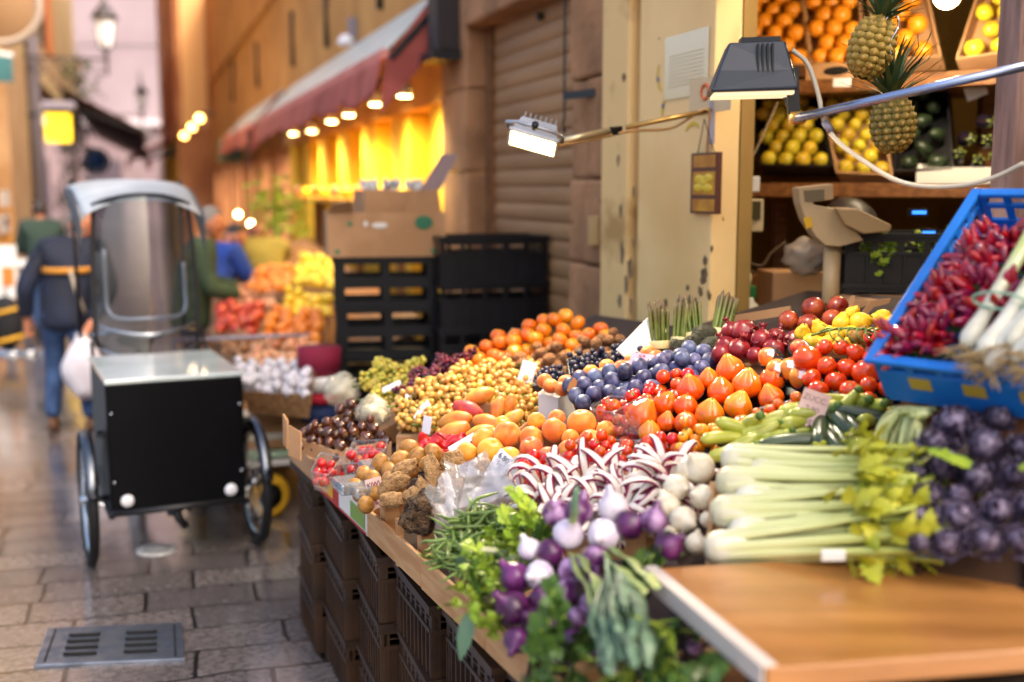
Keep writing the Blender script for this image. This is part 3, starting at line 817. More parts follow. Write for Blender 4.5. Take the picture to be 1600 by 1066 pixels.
def crate(L, Wd, H, name='crate', nv=9, mt=None, open_=False):
 """stacking market crate, open top: ribbed walls, a slotted upper band and a rim (L along local x)"""
 t = thing(name, '', 'crate')
 m = MB()
 for sx, sy, ln, ax in ((0, -1, L, 0), (0, 1, L, 0), (-1, 0, Wd, 1), (1, 0, Wd, 1)):
  k = nv if ax == 0 else max(5, int(nv * Wd / L))
  hw = (Wd / 2 if ax == 0 else L / 2)
  def bx(u0, u1, z0, z1, o0, o1):
   lo, hi = ((u0, o0 * 1.0, z0), (u1, o1, z1)) if ax == 0 else ((o0, u0, z0), (o1, u1, z1))
   s_ = sy if ax == 0 else sx
   if ax == 0: m.box2((u0, s_ * o0, z0), (u1, s_ * o1, z1))
   else: m.box2((s_ * o0, u0, z0), (s_ * o1, u1, z1))
  e = ln / 2 - .012
  if open_:
   bx(-e, e, .0, H * .16, hw - .014, hw - .010); bx(-e, e, H * .40, H * .62, hw - .014, hw - .006); bx(-e, e, H * .86, H * .92, hw - .014, hw)
   for u in (-e + .03, 0, e - .03): bx(u - .022, u + .022, H * .16, H * .86, hw - .0135, hw - .007)
   continue
  bx(-e, e, .0, H * .60, hw - .014, hw - .010)                # solid lower wall
  for i in range(k + 1):                                       # vertical ribs
   u = -e + 2 * e * i / k
   bx(u - .004, u + .004, .004, H * .60, hw - .0099, hw - .001)
  bx(-e, e, H * .60, H * .66, hw - .014, hw)                  # rail under the slots
  k2 = max(3, k - 2)
  for i in range(k2 + 1):
   u = -e + 2 * e * i / k2
   bx(max(-e, u - .010), min(e, u + .010), H * .66, H * .84, hw - .013, hw - .004)
  bx(-e, e, H * .745, H * .765, hw - .0125, hw - .0045)
  bx(-e, e, H * .84, H * .92, hw - .014, hw)
 m.box2((-L / 2 + .012, -Wd / 2 + .012, .002), (L / 2 - .012, Wd / 2 - .012, .008))
 for sx in (-1, 1):
  for sy in (-1, 1):
   m.box2((sx * (L / 2 - .03), sy * (Wd / 2 - .03), 0), (sx * (L / 2 - .004), sy * (Wd / 2 - .004), H * .95))
 m.build('crate_body', mt or M_brownp, t)
 rm = MB(); ro, ri = .006, .016
 for sy in (-1, 1): rm.box2((-L / 2 - ro, sy * (Wd / 2 - ri), H * .92), (L / 2 + ro, sy * (Wd / 2 + ro), H))
 for sx in (-1, 1): rm.box2((sx * (L / 2 - ri), -Wd / 2 + ri, H * .92), (sx * (L / 2 + ro), Wd / 2 - ri, H))
 rm.build('rim', mt or M_brownp, t)
 return t
c0 = crate(.40, .30, .268)
made = []
names = ['at the far corner of the stall', 'of the second stack from the far corner', 'of the third stack from the far corner', 'of the fourth stack from the far corner',
   'of the fifth stack from the far corner', 'of the nearest stack under the stall']
lev = ['bottom brown crate', 'middle brown crate', 'top brown crate']
CA = ANG - PI                                          # crates keep the street's direction, so the stacks step along the slanting front
for i in range(6):
 nearc = abpt(.26 + i * .43, .035, 0)
 cx_ = Vector((math.cos(CA), math.sin(CA), 0)); cy_ = Vector((-math.sin(CA), math.cos(CA), 0))
 ctr = nearc - cx_ * .2 + cy_ * .15
 for k in range(3):
  if i == 0 and k == 2: H = .8
  o = inst(c0, (ctr.x, ctr.y, .01 + k * .215 if k < 2 else .44), (0, 0, CA + random.uniform(-.03, .03)), (1, 1, .80 if k < 2 else .78),
     f'{lev[k]} {names[i]}', 'brown crates stacked under the stall')
  made.append(o)
kill(c0)
M_stem = mat('dry_stem', '6d5a34', rough=.8)
M_gstem = mat('green_stem', '5f7a2c', '48621f', scale=30, rough=.6)
def tops(name): return name
def sphereish(r, sq=1.0, dim=.2, dimw=.35, cleft=0.0, bot=.06, nz=.02, seed=0, nu=20, nv=12):
 def fn(d):
  th = math.acos(max(-1, min(1, d.z))); ph = math.atan2(d.y, d.x)
  k = 1 - dim * math.exp(-(th / dimw) ** 2) - bot * math.exp(-((PI - th) / .4) ** 2)
  k -= cleft * math.exp(-(ph / .3) ** 2) * math.sin(th) ** .7
  k += nz * noise.noise(d * 1.7 + Vector((seed, 0, 0)))
  return Vector((d.x * r * k, d.y * r * k, d.z * r * k * sq))
 return MB().ball(fn=fn, nu=nu, nv=nv)
def calyx(n, L, wd, curl=.2, z=0, th=.0):
 m = MB()
 for k in range(n):
  a = 2 * PI * k / n + random.uniform(-.15, .15); c, s_ = math.cos(a), math.sin(a)
  pts = []
  for u, ww in ((0, .5), (.4, 1), (.75, .6), (1, .02)):
   rr = u * L; zz = z + curl * L * u * u
   pts.append((rr * c - s_ * wd * ww, rr * s_ + c * wd * ww, zz)); pts.append((rr * c + s_ * wd * ww, rr * s_ - c * wd * ww, zz))
  m.add(pts, [(0, 1, 3, 2), (2, 3, 5, 4), (4, 5, 7, 6)], 0, True)
 return m
def scatter(proto, pts, what, group, tilt=None, smin=1, smax=1, label=True, sq=None, base_r=1.0):
 out = []
 for p, r in pts:
  if tilt is None: q = rquat()
  else:
   ax = Vector((random.gauss(0, tilt), random.gauss(0, tilt), 1)); q = look(ax, random.uniform(0, 6.28))
  pr = random.choice(proto) if isinstance(proto, list) else proto
  out.append(inst(pr, p, q, r / base_r, what, group))
 return out
def manual(P, lst, proto, rpx=None, group=None, tilt=.35, lift=0, base_r=1.0, rel=True, lean=(0, 0)):
 """items whose centres were read off the photograph, on this pile's tilted plane: (px, py, radius in px)"""
 pts = []; rs = []
 for it in lst:
  r_ = it[2] if len(it) > 2 else rpx
  p = P.P(it[0], it[1], lift); pts.append(p); rs.append(r_ * (p.y) / FP)
 if rel: pts = relax(pts, rs)
 out = []
 for k, (p, r) in enumerate(zip(pts, rs)):
  ax = Vector((random.gauss(lean[0], tilt), random.gauss(lean[1], tilt), 1)) if tilt is not None else None
  q = look(ax, random.uniform(0, 6.28)) if ax is not None else rquat()
  pr = random.choice(proto) if isinstance(proto, list) else proto
  o = inst(pr, p, q, r / base_r, None, group); out.append(o)
 return out
protos = []
def proto1(name, mb, mt, label, cat, group=None):
 o = mb.build(name, mt); tag(o, label, cat, group); protos.append(o); return o
def protoE(name, label, cat, group=None):
 o = thing(name, label, cat, (0, 0, 0), 0, group); protos.append(o); return o
def nut(d):
 th = math.acos(max(-1, min(1, d.z)))
 v = Vector((d.x * 1.05, d.y * .78, d.z * .92))
 if d.z > .6: v.z += .28 * ((d.z - .6) / .4) ** 2
 if d.z < -.6: v.z = -.62 + (v.z + .62) * .35
 return v * (1 + .03 * noise.noise(d * 2))
M_nut = mat('chestnut_skin', '3a1a0c', '5a2c14', scale=3, lo=.35, hi=.7, rough=.18, spec=.6, coat=.4, rv=.45, zc=(-.55, -.75, 'b08a5e'), stretch=(1, 1, .4))
nutp = proto1('chestnut', MB().ball(fn=nut, nu=16, nv=10), M_nut, 'glossy brown chestnut in the heap at the far front corner of the stall', 'chestnut', 'chestnuts heaped in a cardboard tray')
Pn = Pile([(464, 684), (520, 706), (612, 692), (546, 640)], .45, .0)
tray('cardboard_tray', 'cardboard tray full of chestnuts at the far corner of the stall', Pn, .045, .05, M_card, skirt=False)
scatter(nutp, heap(Pn.q, .0195, 150, lambda x, y: Pn.z(x, y) - .045, seed=4, cap=4.6), None, None, tilt=.7)
fl = thing('folded_carton', 'torn cardboard flaps standing at the corner of the chestnut tray', 'cardboard', T(458, 690))
for k, (px0, px1, y0, y1) in enumerate(((443, 449, 650, 694), (451, 470, 668, 712))):
 a0, a1 = Pn.P(px0, y1), Pn.P(px1, y1 + 8); h = (y1 - y0) * a0.y / FP
 MB().add([a0 - fl.location, a1 - fl.location, a1 - fl.location + Vector((0, .02, h)), a0 - fl.location + Vector((0, .01, h * 1.1))], [(0, 1, 2, 3)]).build('flap', M_card, fl, solid=.005)
def lip(a0, a1, zt0, zt1, h, mt, name, label, th=.012, b=0.0, cat='tray'):
 p0 = abpt(a0, b, 0); o = thing(name, label, cat, p0)
 A, B_ = abpt(a0, b, zt0) - p0, abpt(a1, b, zt1) - p0
 n_ = SV * th; dn = Vector((0, 0, -h))
 vs = [A + dn, B_ + dn, B_, A, A + dn + n_, B_ + dn + n_, B_ + n_, A + n_]
 MB().add(vs, [(0, 1, 2, 3), (5, 4, 7, 6), (3, 2, 6, 7), (1, 0, 4, 5), (0, 3, 7, 4), (2, 1, 5, 6)]).build('front_board', mt, o, bevel=.0015, seg=1)
 return o
def a_of(px, py, z=.8): return ab(atz(px, py, z))[0]
lipz = .80
def lipbox(px0, py0, px1, py1, h, mt, name, label, depth=.34, cat='tray'):
 """a shallow tray whose front lip runs between two pixels of the table's front edge; the sides and floor follow the table's slope"""
 a0, a1 = a_of(px0, py0), a_of(px1, py1)
 o = lip(a0, a1, lipz, lipz, h, mt, name, label, cat=cat)
 org = o.location
 for a in (a0 + .005, a1 - .005):
  w_ = .008
  vs = []
  for da in (-w_ / 2, w_ / 2):
   for b, z in ((.0125, lipz - h), (depth, lipz - h + depth * KB), (depth, lipz - .005 + depth * KB), (.0125, lipz - .004)):
    vs.append(abpt(a + da, b, z) - Vector(org))
  MB().add(vs, [(3, 2, 1, 0), (4, 5, 6, 7), (0, 1, 5, 4), (1, 2, 6, 5), (2, 3, 7, 6), (3, 0, 4, 7)]).build('side_board', mt, o)
 q = [abpt(a, b, lipz - h + .004 + b * KB) - Vector(org) for a, b in ((a0 + .01, .0125), (a1 - .01, .0125), (a1 - .01, depth), (a0 + .01, depth))]
 MB().add(q, [(0, 1, 2, 3)]).build('floor', mt, o, solid=.004)
 return o, a0, a1
M_redbox = mat('red_printed_card', 'b3221a', rough=.5)
M_yelbox = mat('yellow_printed_card', 'e0a422', rough=.5)
M_white2 = mat('white_card', 'e6e2da', rough=.6)
M_grnbox = mat('green_printed_card', '7d9a3c', rough=.5)
o, a0, a1 = lipbox(446, 690, 477, 722, .075, M_card, 'cardboard_box', 'plain cardboard box front under the chestnuts')
o, a0, a1 = lipbox(478, 722, 514, 757, .085, M_redbox, 'printed_carton', 'red and yellow printed carton holding strawberry punnets', depth=.10)
def panel(o, a0, a1, u0, u1, z0, z1, mt, name):
 A = a0 + (a1 - a0) * u0; B_ = a0 + (a1 - a0) * u1
 q = [abpt(a, -.0015, z) - Vector(o.location) for a, z in ((A, lipz - z0), (B_, lipz - z0), (B_, lipz - z1), (A, lipz - z1))]
 MB().add(q, [(0, 1, 2, 3)]).build(name, mt, o)
panel(o, a0, a1, .2, .82, .068, .012, M_yelbox, 'printed_panel')
tx = obj('lettering', text_mesh('FRUTTA', .024), o); tx.data.materials.append(M_redbox)
def on_front(tx, o, a, z):
 tx.matrix_local = basis(SU, (0, 0, 1), SV * -1, abpt(a, -.0035, z) - Vector(o.location))
on_front(tx, o, a0 + (a1 - a0) * .5, lipz - .042)
o, a0, a1 = lipbox(515, 758, 558, 797, .085, M_white2, 'printed_carton', 'white and green printed carton with clear berry packs', depth=.12)
panel(o, a0, a1, .45, .96, .07, .016, M_grnbox, 'printed_panel'); panel(o, a0, a1, .0, 1, .082, .074, M_redbox, 'printed_stripe')
lipbox(559, 798, 643, 872, .082, M_box, 'wooden_tray', 'pale wooden tray with kiwis and knobbly roots, lip facing the street', depth=.45)
lipbox(644, 873, 742, 962, .085, M_box, 'wooden_tray', 'pale wooden tray of green beans behind a plank lip', depth=.45)
lipbox(743, 963, 905, 1107, .085, M_box, 'wooden_tray', 'nearest pale wooden tray on the front edge, under parsley and red onions', depth=.4)
cp = [(597, 806, 26, 46, 'pale wooden corner post between kiwis and roots'), (619, 836, 12, 44, 'thin upright slat beside the celeriac'), (655, 852, 22, 40, 'pale wooden corner post before the green beans'), (713, 905, 20, 34, 'pale wooden corner post under the parsley leaves'), (905, 1062, 36, 50, 'pale wooden corner post below the red onions'), (1104, 1040, 24, 54, 'rounded wooden post at the right of the onion box')]
for px, py, wpx, hpx, lab in cp:
 p = atz(px, py, .80 + (0 if px < 900 else .1)); s_ = p.y / FP
 o = thing('corner_post', lab, 'tray post', p - Vector((0, 0, .05)), SANG)
 w_, h_ = wpx * s_, hpx * s_
 MB().prism([(-w_ / 2, 0), (w_ / 2, 0), (w_ / 2, w_), (-w_ / 2, w_ * .55)], -.04, h_ + .02).build('post', M_box, o, bevel=.002)
def berry(d):
 v = Vector((d.x, d.y, d.z * 1.15))
 k = 1 - .35 * max(0, -d.z) ** 1.5
 return Vector((v.x * k, v.y * k, v.z)) * (1 + .02 * noise.noise(d * 9))
M_straw = mat('strawberry_skin', 'c01d1a', 'a11214', scale=2, rough=.25, coat=.3, spots=('e0a850', 6, .12), rv=.2)
sb = protoE('strawberry', 'red strawberry in a clear punnet beside the chestnuts', 'strawberry', 'strawberries in clear punnets')
MB().ball(fn=berry, nu=12, nv=9).build('fruit', M_straw, sb)
calyx(6, .75, .16, -.3, 1.12).build('calyx', M_gstem, sb)
M_clear = clear_plastic('clear_punnet')
def punnet(P, quad, depth, label, wall=.0, name='punnet', cat='punnet', group=None, ribs=True):
 """clear plastic punnet: ribbed flaring walls, a rolled rim and a floor"""
 q = [P.P(*p) for p in quad]; cc = sum(q, Vector()) / 4
 o = thing(name, label, cat, cc, 0, group)
 low = [cc + (p - cc) * .82 - Vector((0, 0, depth)) for p in q]
 m = MB(); N = 9
 for i in range(4):
  a, b, c_, d = q[i], q[(i + 1) % 4], low[(i + 1) % 4], low[i]
  out_ = ((a + b) / 2 - cc); out_.z = 0; out_.normalize()
  def fn(u, v, a=a, b=b, c_=c_, d=d, out_=out_):
   p = a.lerp(b, u).lerp(d.lerp(c_, u), v)
   return p - cc + out_ * (.003 * (1 if int(round(u * N * 2)) % 2 else 0) if ribs and 0 < v < 1 else 0)
  m.sheet(fn, N * 2, 4, smooth=False)
 m.add([p - cc for p in low], [(0, 1, 2, 3)])
 m.build('wall', M_clear, o)
 r_ = MB(); loop = []
 for i in range(4):
  a, b = q[i], q[(i + 1) % 4]
  for k in range(6): loop.append(a.lerp(b, .06 + .88 * k / 5) - cc + Vector((0, 0, .002)))
 r_.tube(loop, .0032, 5, closed=True); r_.build('rim', M_clear, o)
 return o, q, low
Ps = Pile([(490, 742), (520, 760), (615, 715), (560, 690)], .4, .0)
for quad, lab, n_ in (([(486, 738), (512, 744), (535, 716), (500, 708)], 'open carton corner of strawberries behind the red printed front', 9), ([(534, 726), (592, 724), (600, 702), (542, 703)], 'nearer clear punnet of strawberries behind the red carton', 14), ([(545, 708), (600, 706), (606, 688), (552, 690)], 'farther clear punnet of strawberries against the chestnuts', 12)):
 o, q, low = punnet(Ps, quad, .06, lab, group='strawberry punnets')
 scatter(sb, heap([a.lerp(b, .45) for a, b in zip(q, low)], .0155, n_, lambda x, y, z=low[0].z: Ps.z(x, y) - .052, seed=n_), None, None, base_r=1.0)
M_pack = clear_plastic('clear_pack', 'e4ecf0', .62)
M_berry = mat('blueberry_skin', '1f2340', '3a4468', scale=2, rough=.5, rv=.3)
Pb = Pile([(520, 768), (562, 790), (650, 735), (590, 712)], .3, .01)
for k, (u, v) in enumerate(((.3, .25), (.7, .3), (.35, .75), (.75, .8))):
 c_ = Pb.uv(u, v, .005)
 o = thing('berry_pack', '', 'berry pack', c_, SANG, 'clear berry packs in the white carton')
 MB().box((0, 0, 0), (.11, .10, .035)).build('lid', M_pack, o, bevel=.008)
 m = MB()
 for i in range(16):
  MB().ball(.0085, nu=8, nv=6, M=Matrix.Translation((-.04 + .0265 * (i % 4), -.035 + .023 * (i // 4), -.006))).build('berry', M_berry, o)
 o['label'] = ['front clear pack of blueberries nearest the strawberry carton', 'front clear pack of blueberries nearest the kiwis', 'rear clear pack of blueberries nearest the strawberries', 'rear clear pack of blueberries nearest the kiwis'][k]
M_bag = mat('milky_film', 'd9d4c2', 'c4bda4', scale=5, rough=.25, spec=.6, alpha=.42)
M_garlic = mat('garlic_skin', 'e6dfc8', 'cbbf9c', scale=3, rough=.6, stretch=(6, 6, .5))
gpro = proto1('garlic', MB().lathe([(.0, -.8), (.5, -.78), (.95, -.3), (1, .05), (.75, .5), (.3, .85), (.14, 1.2), (.1, 1.7), (0, 1.72)], 18, fn=lambda v, a: (v[0] * (1 + .06 * math.cos(8 * a)), v[1] * (1 + .06 * math.cos(8 * a)), v[2])), M_garlic, 'white garlic bulb inside a clear film bag by the chestnuts', 'garlic', 'garlic bulbs in film bags')
def bag(name, label, c_, r, sq, mt, seed, knot=True, crumple=.28):
 o = thing(name, label, 'bag', c_)
 def fn(d):
  k = 1 + crumple * (abs(noise.noise(d * 2.2 + Vector((seed, 3, 1)))) + .5 * abs(noise.noise(d * 5 + Vector((seed, 1, 7)))) - .25)
  v = Vector((d.x * r[0] * k, d.y * r[1] * k, d.z * r[2] * k))
  if knot and d.z > .75: v.z += (d.z - .75) * r[2] * 1.2
  return v
 MB().ball(fn=fn, nu=28, nv=18).build('film', mt, o)
 return o
for px, py, r_, n_, lab in ((583, 645, .05, 4, 'milky film bag of garlic tied on the chestnut heap'), (534, 612, .058, 5, 'tall film bag of garlic behind the chestnuts')):
 c_ = T(px, py, .03)
 bag('film_bag', lab, c_, (r_ * 1.2, r_, r_), 1, M_bag, px)
 for k in range(n_):
  a = k * 2.4; inst(gpro, c_ + Vector((math.cos(a) * r_ * .5, math.sin(a) * r_ * .5, -.01 + .012 * k)), rquat(), .024)
M_kiwi = mat('kiwi_skin', 'b5823f', '98682c', scale=2.2, rough=.42, bump=.12, bscale=14, rv=.12)
kp = proto1('kiwi', MB().ball(fn=lambda d: Vector((d.x * .95, d.y * .95, d.z * 1.22 - (.06 if d.z > .96 else 0))) * (1 + .02 * noise.noise(d * 2)), nu=20, nv=14), M_kiwi, '', 'kiwi', 'kiwis in the front wooden tray')
Pk = Pile([(556, 792), (612, 815), (700, 725), (625, 690)], .62, .0)
ks = manual(Pk, [(638, 702), (594, 725), (627, 718), (650, 714), (674, 711), (572, 742), (586, 749), (556, 762), (565, 772), (573, 786), (610, 738), (602, 753), (671, 722), (590, 768), (618, 762), (640, 735)], kp, 14.5, tilt=None)
label_row(ks, 'brown kiwi', 'in the front tray')
M_root = mat('root_skin', 'c99e6a', '94663a', scale=2.4, lo=.42, hi=.68, rough=.8, bump=.7, bscale=7, spots=('4a2d18', 3.2, .16), rv=.16)
def root(seed, el, lob=.3):
 def fn(d):
  s_ = Vector((seed * 1.7, seed, seed * .3))
  k = 1 + lob * noise.noise(d * 1.5 + s_) + lob * .75 * max(0, noise.noise(d * 2.9 + s_)) + .06 * noise.noise(d * 7 + s_)
  return Vector((d.x * k * .82, d.y * k * .78, d.z * k * el))
 return MB().ball(fn=fn, nu=30, nv=22)
rp = [proto1('knobbly_root', root(s_, el), M_root, '', 'root vegetable', 'knobbly roots in the front tray') for s_, el in ((1, 1.5), (4, 1.85), (7, 1.0), (11, 1.3), (15, 1.05))]
Pr = Pile([(600, 815), (690, 850), (765, 735), (690, 710)], .62, 0)
rl = []
for (px, py, r_, w_, ax) in ((633, 733, 16, 0, (1, .3, .55)), (612, 758, 16, 0, (1, .2, .5)), (618, 754, 19, 3, (1, .1, .4)), (677, 742, 19, 1, (-.25, .3, 1)), (709, 726, 24, 2, (0, 0, 1)), (749, 731, 19, 4, (1, 0, .3)), (612, 781, 17, 3, (1, -.2, .05)), (646, 774, 17, 2, (1, .2, .2)), (664, 768, 14, 1, (.5, -.3, -.9)), (699, 750, 17, 3, (.2, 0, 1)), (716, 757, 12, 2, (0, 1, .5)), (695, 777, 15, 4, (.3, 0, 1)), (684, 800, 15, 2, (1, .4, .3)), (735, 752, 13, 4, (.4, .5, .3))):
 p = Pr.P(px, py); rl.append(inst(rp[w_], p, look(ax, random.uniform(0, 6)), r_ * p.y / FP * .95))
label_row(rl, 'knobbly brown root', 'beside the kiwis')
M_cel = mat('celeriac_skin', '8a6b4a', '2e2018', scale=2.6, lo=.4, hi=.6, rough=.9, bump=1, bscale=8)
cl = proto1('celeriac', root(21, .95, .4), M_cel, 'dark gnarled celeriac root at the front of the root tray', 'celeriac'); protos.remove(cl)
p = Pr.P(656, 803); cl.location = p; cl.scale = (.056,) * 3
M_film = clear_plastic('clear_film', 'f3f0f2', .74, .7)
Pf = Pile([(690, 810), (760, 830), (825, 760), (740, 735)], .5, .01)
for k, (px, py, w_, h_, yaw, lab) in enumerate(((697, 800, .05, .11, .9, 'folded clear film sleeve leaning beside the dark celeriac'), (733, 772, .075, .12, .4, 'clear film bag standing between roots and beans'), (768, 772, .08, .10, -.1, 'clear film bag with a torn edge beside the cherry tomatoes'), (785, 752, .05, .09, -.5, 'pointed clear film bag with a handwritten tag'))):
 c_ = Pf.P(px, py)
 o = thing('film_bag', lab, 'bag', c_, yaw)
 def fn(u, v, k=k, w_=w_, h_=h_):
  x = (u - .5) * 2 * w_ * (1 - .25 * v); z = -.03 + v * h_ * (.8 + .5 * abs(u - .35))
  y = .03 * noise.noise(Vector((u * 2 + k, v * 2, 0))) + .006 * noise.noise(Vector((u * 7, v * 7, k))) + (v - .5) * .05
  return (x, y, z)
 MB().sheet(fn, 16, 16).build('film_front', M_film, o)
 MB().sheet(lambda u, v: tuple(Vector(fn(u, v)) + Vector((0, .03 * math.sin(PI * u) * (1 - v) + .003, 0))), 16, 16).build('film_back', M_film, o)
M_ink = mat('ink', '2a2a4a', rough=.7)
M_inkr = mat('red_ink', '8a1f3a', rough=.7)
M_cardw = mat('white_price_card', 'e9e7ea', rough=.5)
M_cardp = mat('pink_price_card', 'e8c4b4', 'e2b6a6', scale=6, rough=.6)
def card(p, wd, h, yaw, tilt, roll, lab, lines, mt=M_cardw, ink=M_ink, saw=False, size=.3):
 o = thing('price_card', lab, 'price card', p)
 setrot(o, (Matrix.Rotation(yaw, 3, 'Z') @ Matrix.Rotation(tilt, 3, 'X') @ Matrix.Rotation(roll, 3, 'Y')).to_quaternion())
 if saw:
  k = 4; pts = [(-wd / 2, h / 2), (wd / 2, h / 2), (wd / 2, -h / 2)]
  for i in range(k):
   pts += [(wd / 2 - wd * (i + .5) / k, -h / 2 + .1 * h), (wd / 2 - wd * (i + 1) / k, -h / 2)]
  pts = pts[::-1]
  M = Matrix.Rotation(PI / 2, 4, 'X')
  MB().prism(pts, -.0008, .0008, M=M).build('card', mt, o)
 else: MB().box((0, 0, 0), (wd, .0016, h)).build('card', mt, o)
 for i, ln in enumerate(lines):
  t = obj('lettering', text_mesh(ln, h * size), o); t.data.materials.append(ink)
  t.matrix_local = Matrix.Translation((0, -.0016, h * (.28 - .29 * i))) @ Matrix.Rotation(PI / 2, 4, 'X')
 return o
card(Pk.P(587, 776, .01), .055, .085, -.5, -.15, -.35, 'pink price card reading kiwi stuck in the front tray', ['KIWI', 'GIN', 'E. 6.50'], M_cardp, M_inkr, size=.24)
card(Pf.P(781, 738, .02), .05, .07, -.6, -.3, .5, 'white handwritten price tag on the pointed film bag', ['6.80', 'kg'], M_cardw, M_ink, size=.3)
def grape_bunch(n, L, W, r, mt, seed, label, group):
 rnd = random.Random(seed)
 o = protoE('grape_bunch', label, 'grapes', group)
 pts = []
 tries = 0
 while len(pts) < n and tries < 9000:
  tries += 1
  u = rnd.random(); w_ = W * (1 - .65 * u) * (1 if u > .08 else .6)
  a = rnd.uniform(0, 2 * PI); rr = w_ * math.sqrt(rnd.uniform(.25, 1))
  p = Vector((u * L, math.cos(a) * rr, math.sin(a) * rr * .7))
  if all((p - q).length > r * 1.62 for q in pts): pts.append(p)
 me = MB().ball(fn=lambda d: Vector((d.x, d.y, d.z * 1.04)) * r, nu=10, nv=8).mesh('berry', mt)
 for p in pts:
  b = obj('berry', me, o); b.location = p; b.rotation_euler = (rnd.uniform(-.5, .5), PI / 2 + rnd.uniform(-.7, .7), rnd.uniform(-.7, .7))
 s_ = MB().tube(curve_pts([(-.05, 0, .03), (-.02, 0, .012), (L * .5, 0, 0), (L * .92, 0, -.01)], 10), [.0032] * 3 + [.002] * 8, 5)
 for k in range(7):
  q = Vector((L * (.05 + .12 * k), 0, .0)); a = k * 2.1
  s_.tube([q, q + Vector((.01, math.cos(a) * W * .45, abs(math.sin(a)) * W * .5 + .008))], .0013, 4)
 s_.build('stem', M_gstem if mt is not M_gred else M_stem, o)
 return o
M_gw = mat('white_grape_skin', 'c79a45', 'b98a3c', scale=40, rough=.2, spec=.6, coat=.3, sss=.35, sssr=(.006,), rv=.22, rh=.015)
M_gg = mat('green_grape_skin', 'd3c04e', 'b6a63c', scale=40, rough=.22, spec=.55, sss=.45, sssr=(.006,), rv=.2, rh=.02)
M_gred = mat('red_grape_skin', '6e1420', '3c1232', scale=30, rough=.28, spec=.5, sss=.15, sssr=(.004,), rv=.45, rh=.02)
gw = [grape_bunch(44, .16, .06, .0112, M_gw, s_, 'bunch of golden white grapes', 'bunches of white grapes') for s_ in (1, 2, 3)]
gg = [grape_bunch(40, .15, .05, .0095, M_gg, s_, 'bunch of greenish grapes', 'bunches of greenish grapes') for s_ in (5, 6)]
gr_ = [grape_bunch(38, .15, .045, .0095, M_gred, s_, 'bunch of dark red grapes', 'bunches of red grapes') for s_ in (8, 9)]
def lay(P, lst, pr, what, where, lift=.0, spread=.5, sc_=1.0):
 out = []
 for k, it in enumerate(lst):
  px, py = it[:2]; yaw = it[2] if len(it) > 2 else random.uniform(0, 6.28)
  p = P.P(px, py, lift)
  xa = Vector((math.cos(yaw), math.sin(yaw), 0)); xa = (xa - P.n * xa.dot(P.n)).normalized()
  ya = P.n.cross(xa)
  q = basis(xa, ya, P.n).to_quaternion()
  pr_ = pr[k % len(pr)]
  out.append(inst(pr_, p - xa * .07 * sc_, q, sc_))
 label_row(out, what, where)
 return out
Pg = Pile([(618, 668), (850, 652), (838, 575), (690, 572)], .62, 0)
tray('wooden_tray', 'wooden tray heaped with white grapes in the middle of the far half of the stall', Pg, .10, .07, M_box, th=.01)
lay(Pg, [(640, 648, 2.2), (655, 622, .6), (675, 650, 1.6), (683, 608, 2.8), (700, 632, .2), (712, 600, 1.2), (728, 622, 2.5), (738, 590, .4), (755, 610, 1.9), (768, 588, 3.0), (778, 625, .9), (795, 600, 2.2), (812, 622, .1), (828, 600, 1.4), (838, 638, 2.7), (700, 655, 0.4), (725, 650, 1.0), (660, 663, 2.9), (800, 645, 1.8), (755, 640, .3)], gw, 'bunch of golden white grapes', 'in the big grape tray', lift=.012)
Pg2 = Pile([(572, 632), (622, 640), (665, 580), (590, 566)], .5, 0)
tray('cardboard_tray', 'cardboard tray of greenish grapes beside the film bags', Pg2, .09, .07, M_card)
lay(Pg2, [(583, 590, 1), (600, 578, 2), (620, 584, .4), (605, 604, 2.7), (630, 600, 1.5), (612, 624, .2), (595, 615, 2.1), (640, 580, .8)], gg, 'bunch of greenish grapes', 'in the farther grape tray', lift=.01)
Pg3 = Pile([(622, 642), (650, 640), (735, 572), (672, 566)], .55, .015)
lay(Pg3, [(700, 573, 2.0), (683, 580, 1.2), (718, 568, .6), (665, 592, 2.1), (650, 606, 1.7), (638, 620, 2.3), (628, 634, 1.1)], gr_, 'bunch of dark red grapes', 'between the two kinds of white grapes', lift=.012, sc_=.9)
for px, py, w_, h_, yaw, tl, ro, lab in ((612, 604, .075, .022, -.4, -.5, -.5, 'narrow white price slip lying on the greenish grapes'), (636, 620, .09, .02, -.4, -.5, -.9, 'long white price slip standing between green and red grapes'), (658, 640, .07, .024, -.5, -.6, -.9, 'white price slip leaning at the front of the white grapes'), (667, 664, .035, .055, -.7, -.1, .1, 'small white price slip at the corner of the prickly pears'), (722, 692, .085, .022, -.4, -.7, -.7, 'long white price slip between prickly pears and yellow peaches'), (824, 581, .05, .07, -.2, -.2, .25, 'white price slip standing before the small blueberries')):
 card(T(px, py, .035), w_, h_, yaw, tl, ro, lab, [])
def leaf_card(p, lab, h, mt):
 o = thing('leaf_shaped_sign', lab, 'sign', p)
 pts = [(-.016, -h * .5), (0, -h * .55), (.016, -h * .1), (.024, h * .12), (.014, h * .38), (0, h * .5), (-.014, h * .38), (-.024, h * .12), (-.016, -h * .1)]
 pts = [(0, -h * .62), (.010, -h * .2), (.024, h * .08), (.016, h * .3), (0, h * .5), (-.016, h * .3), (-.024, h * .08), (-.010, -h * .2)]
 MB().prism(pts, -.001, .001, M=Matrix.Rotation(.3, 4, 'Z') @ Matrix.Rotation(PI / 2 - .1, 4, 'X')).build('board', mt, o)
 return o
M_lcard = mat('brown_sign_card', 'a8703c', '96602f', scale=5, rough=.6)
leaf_card(T(898, 613, .03), 'brown leaf shaped price sign standing before the plums', .085, M_lcard)
leaf_card(T(734, 556, .03), 'small brown price sign before the clementines', .06, M_lcard)
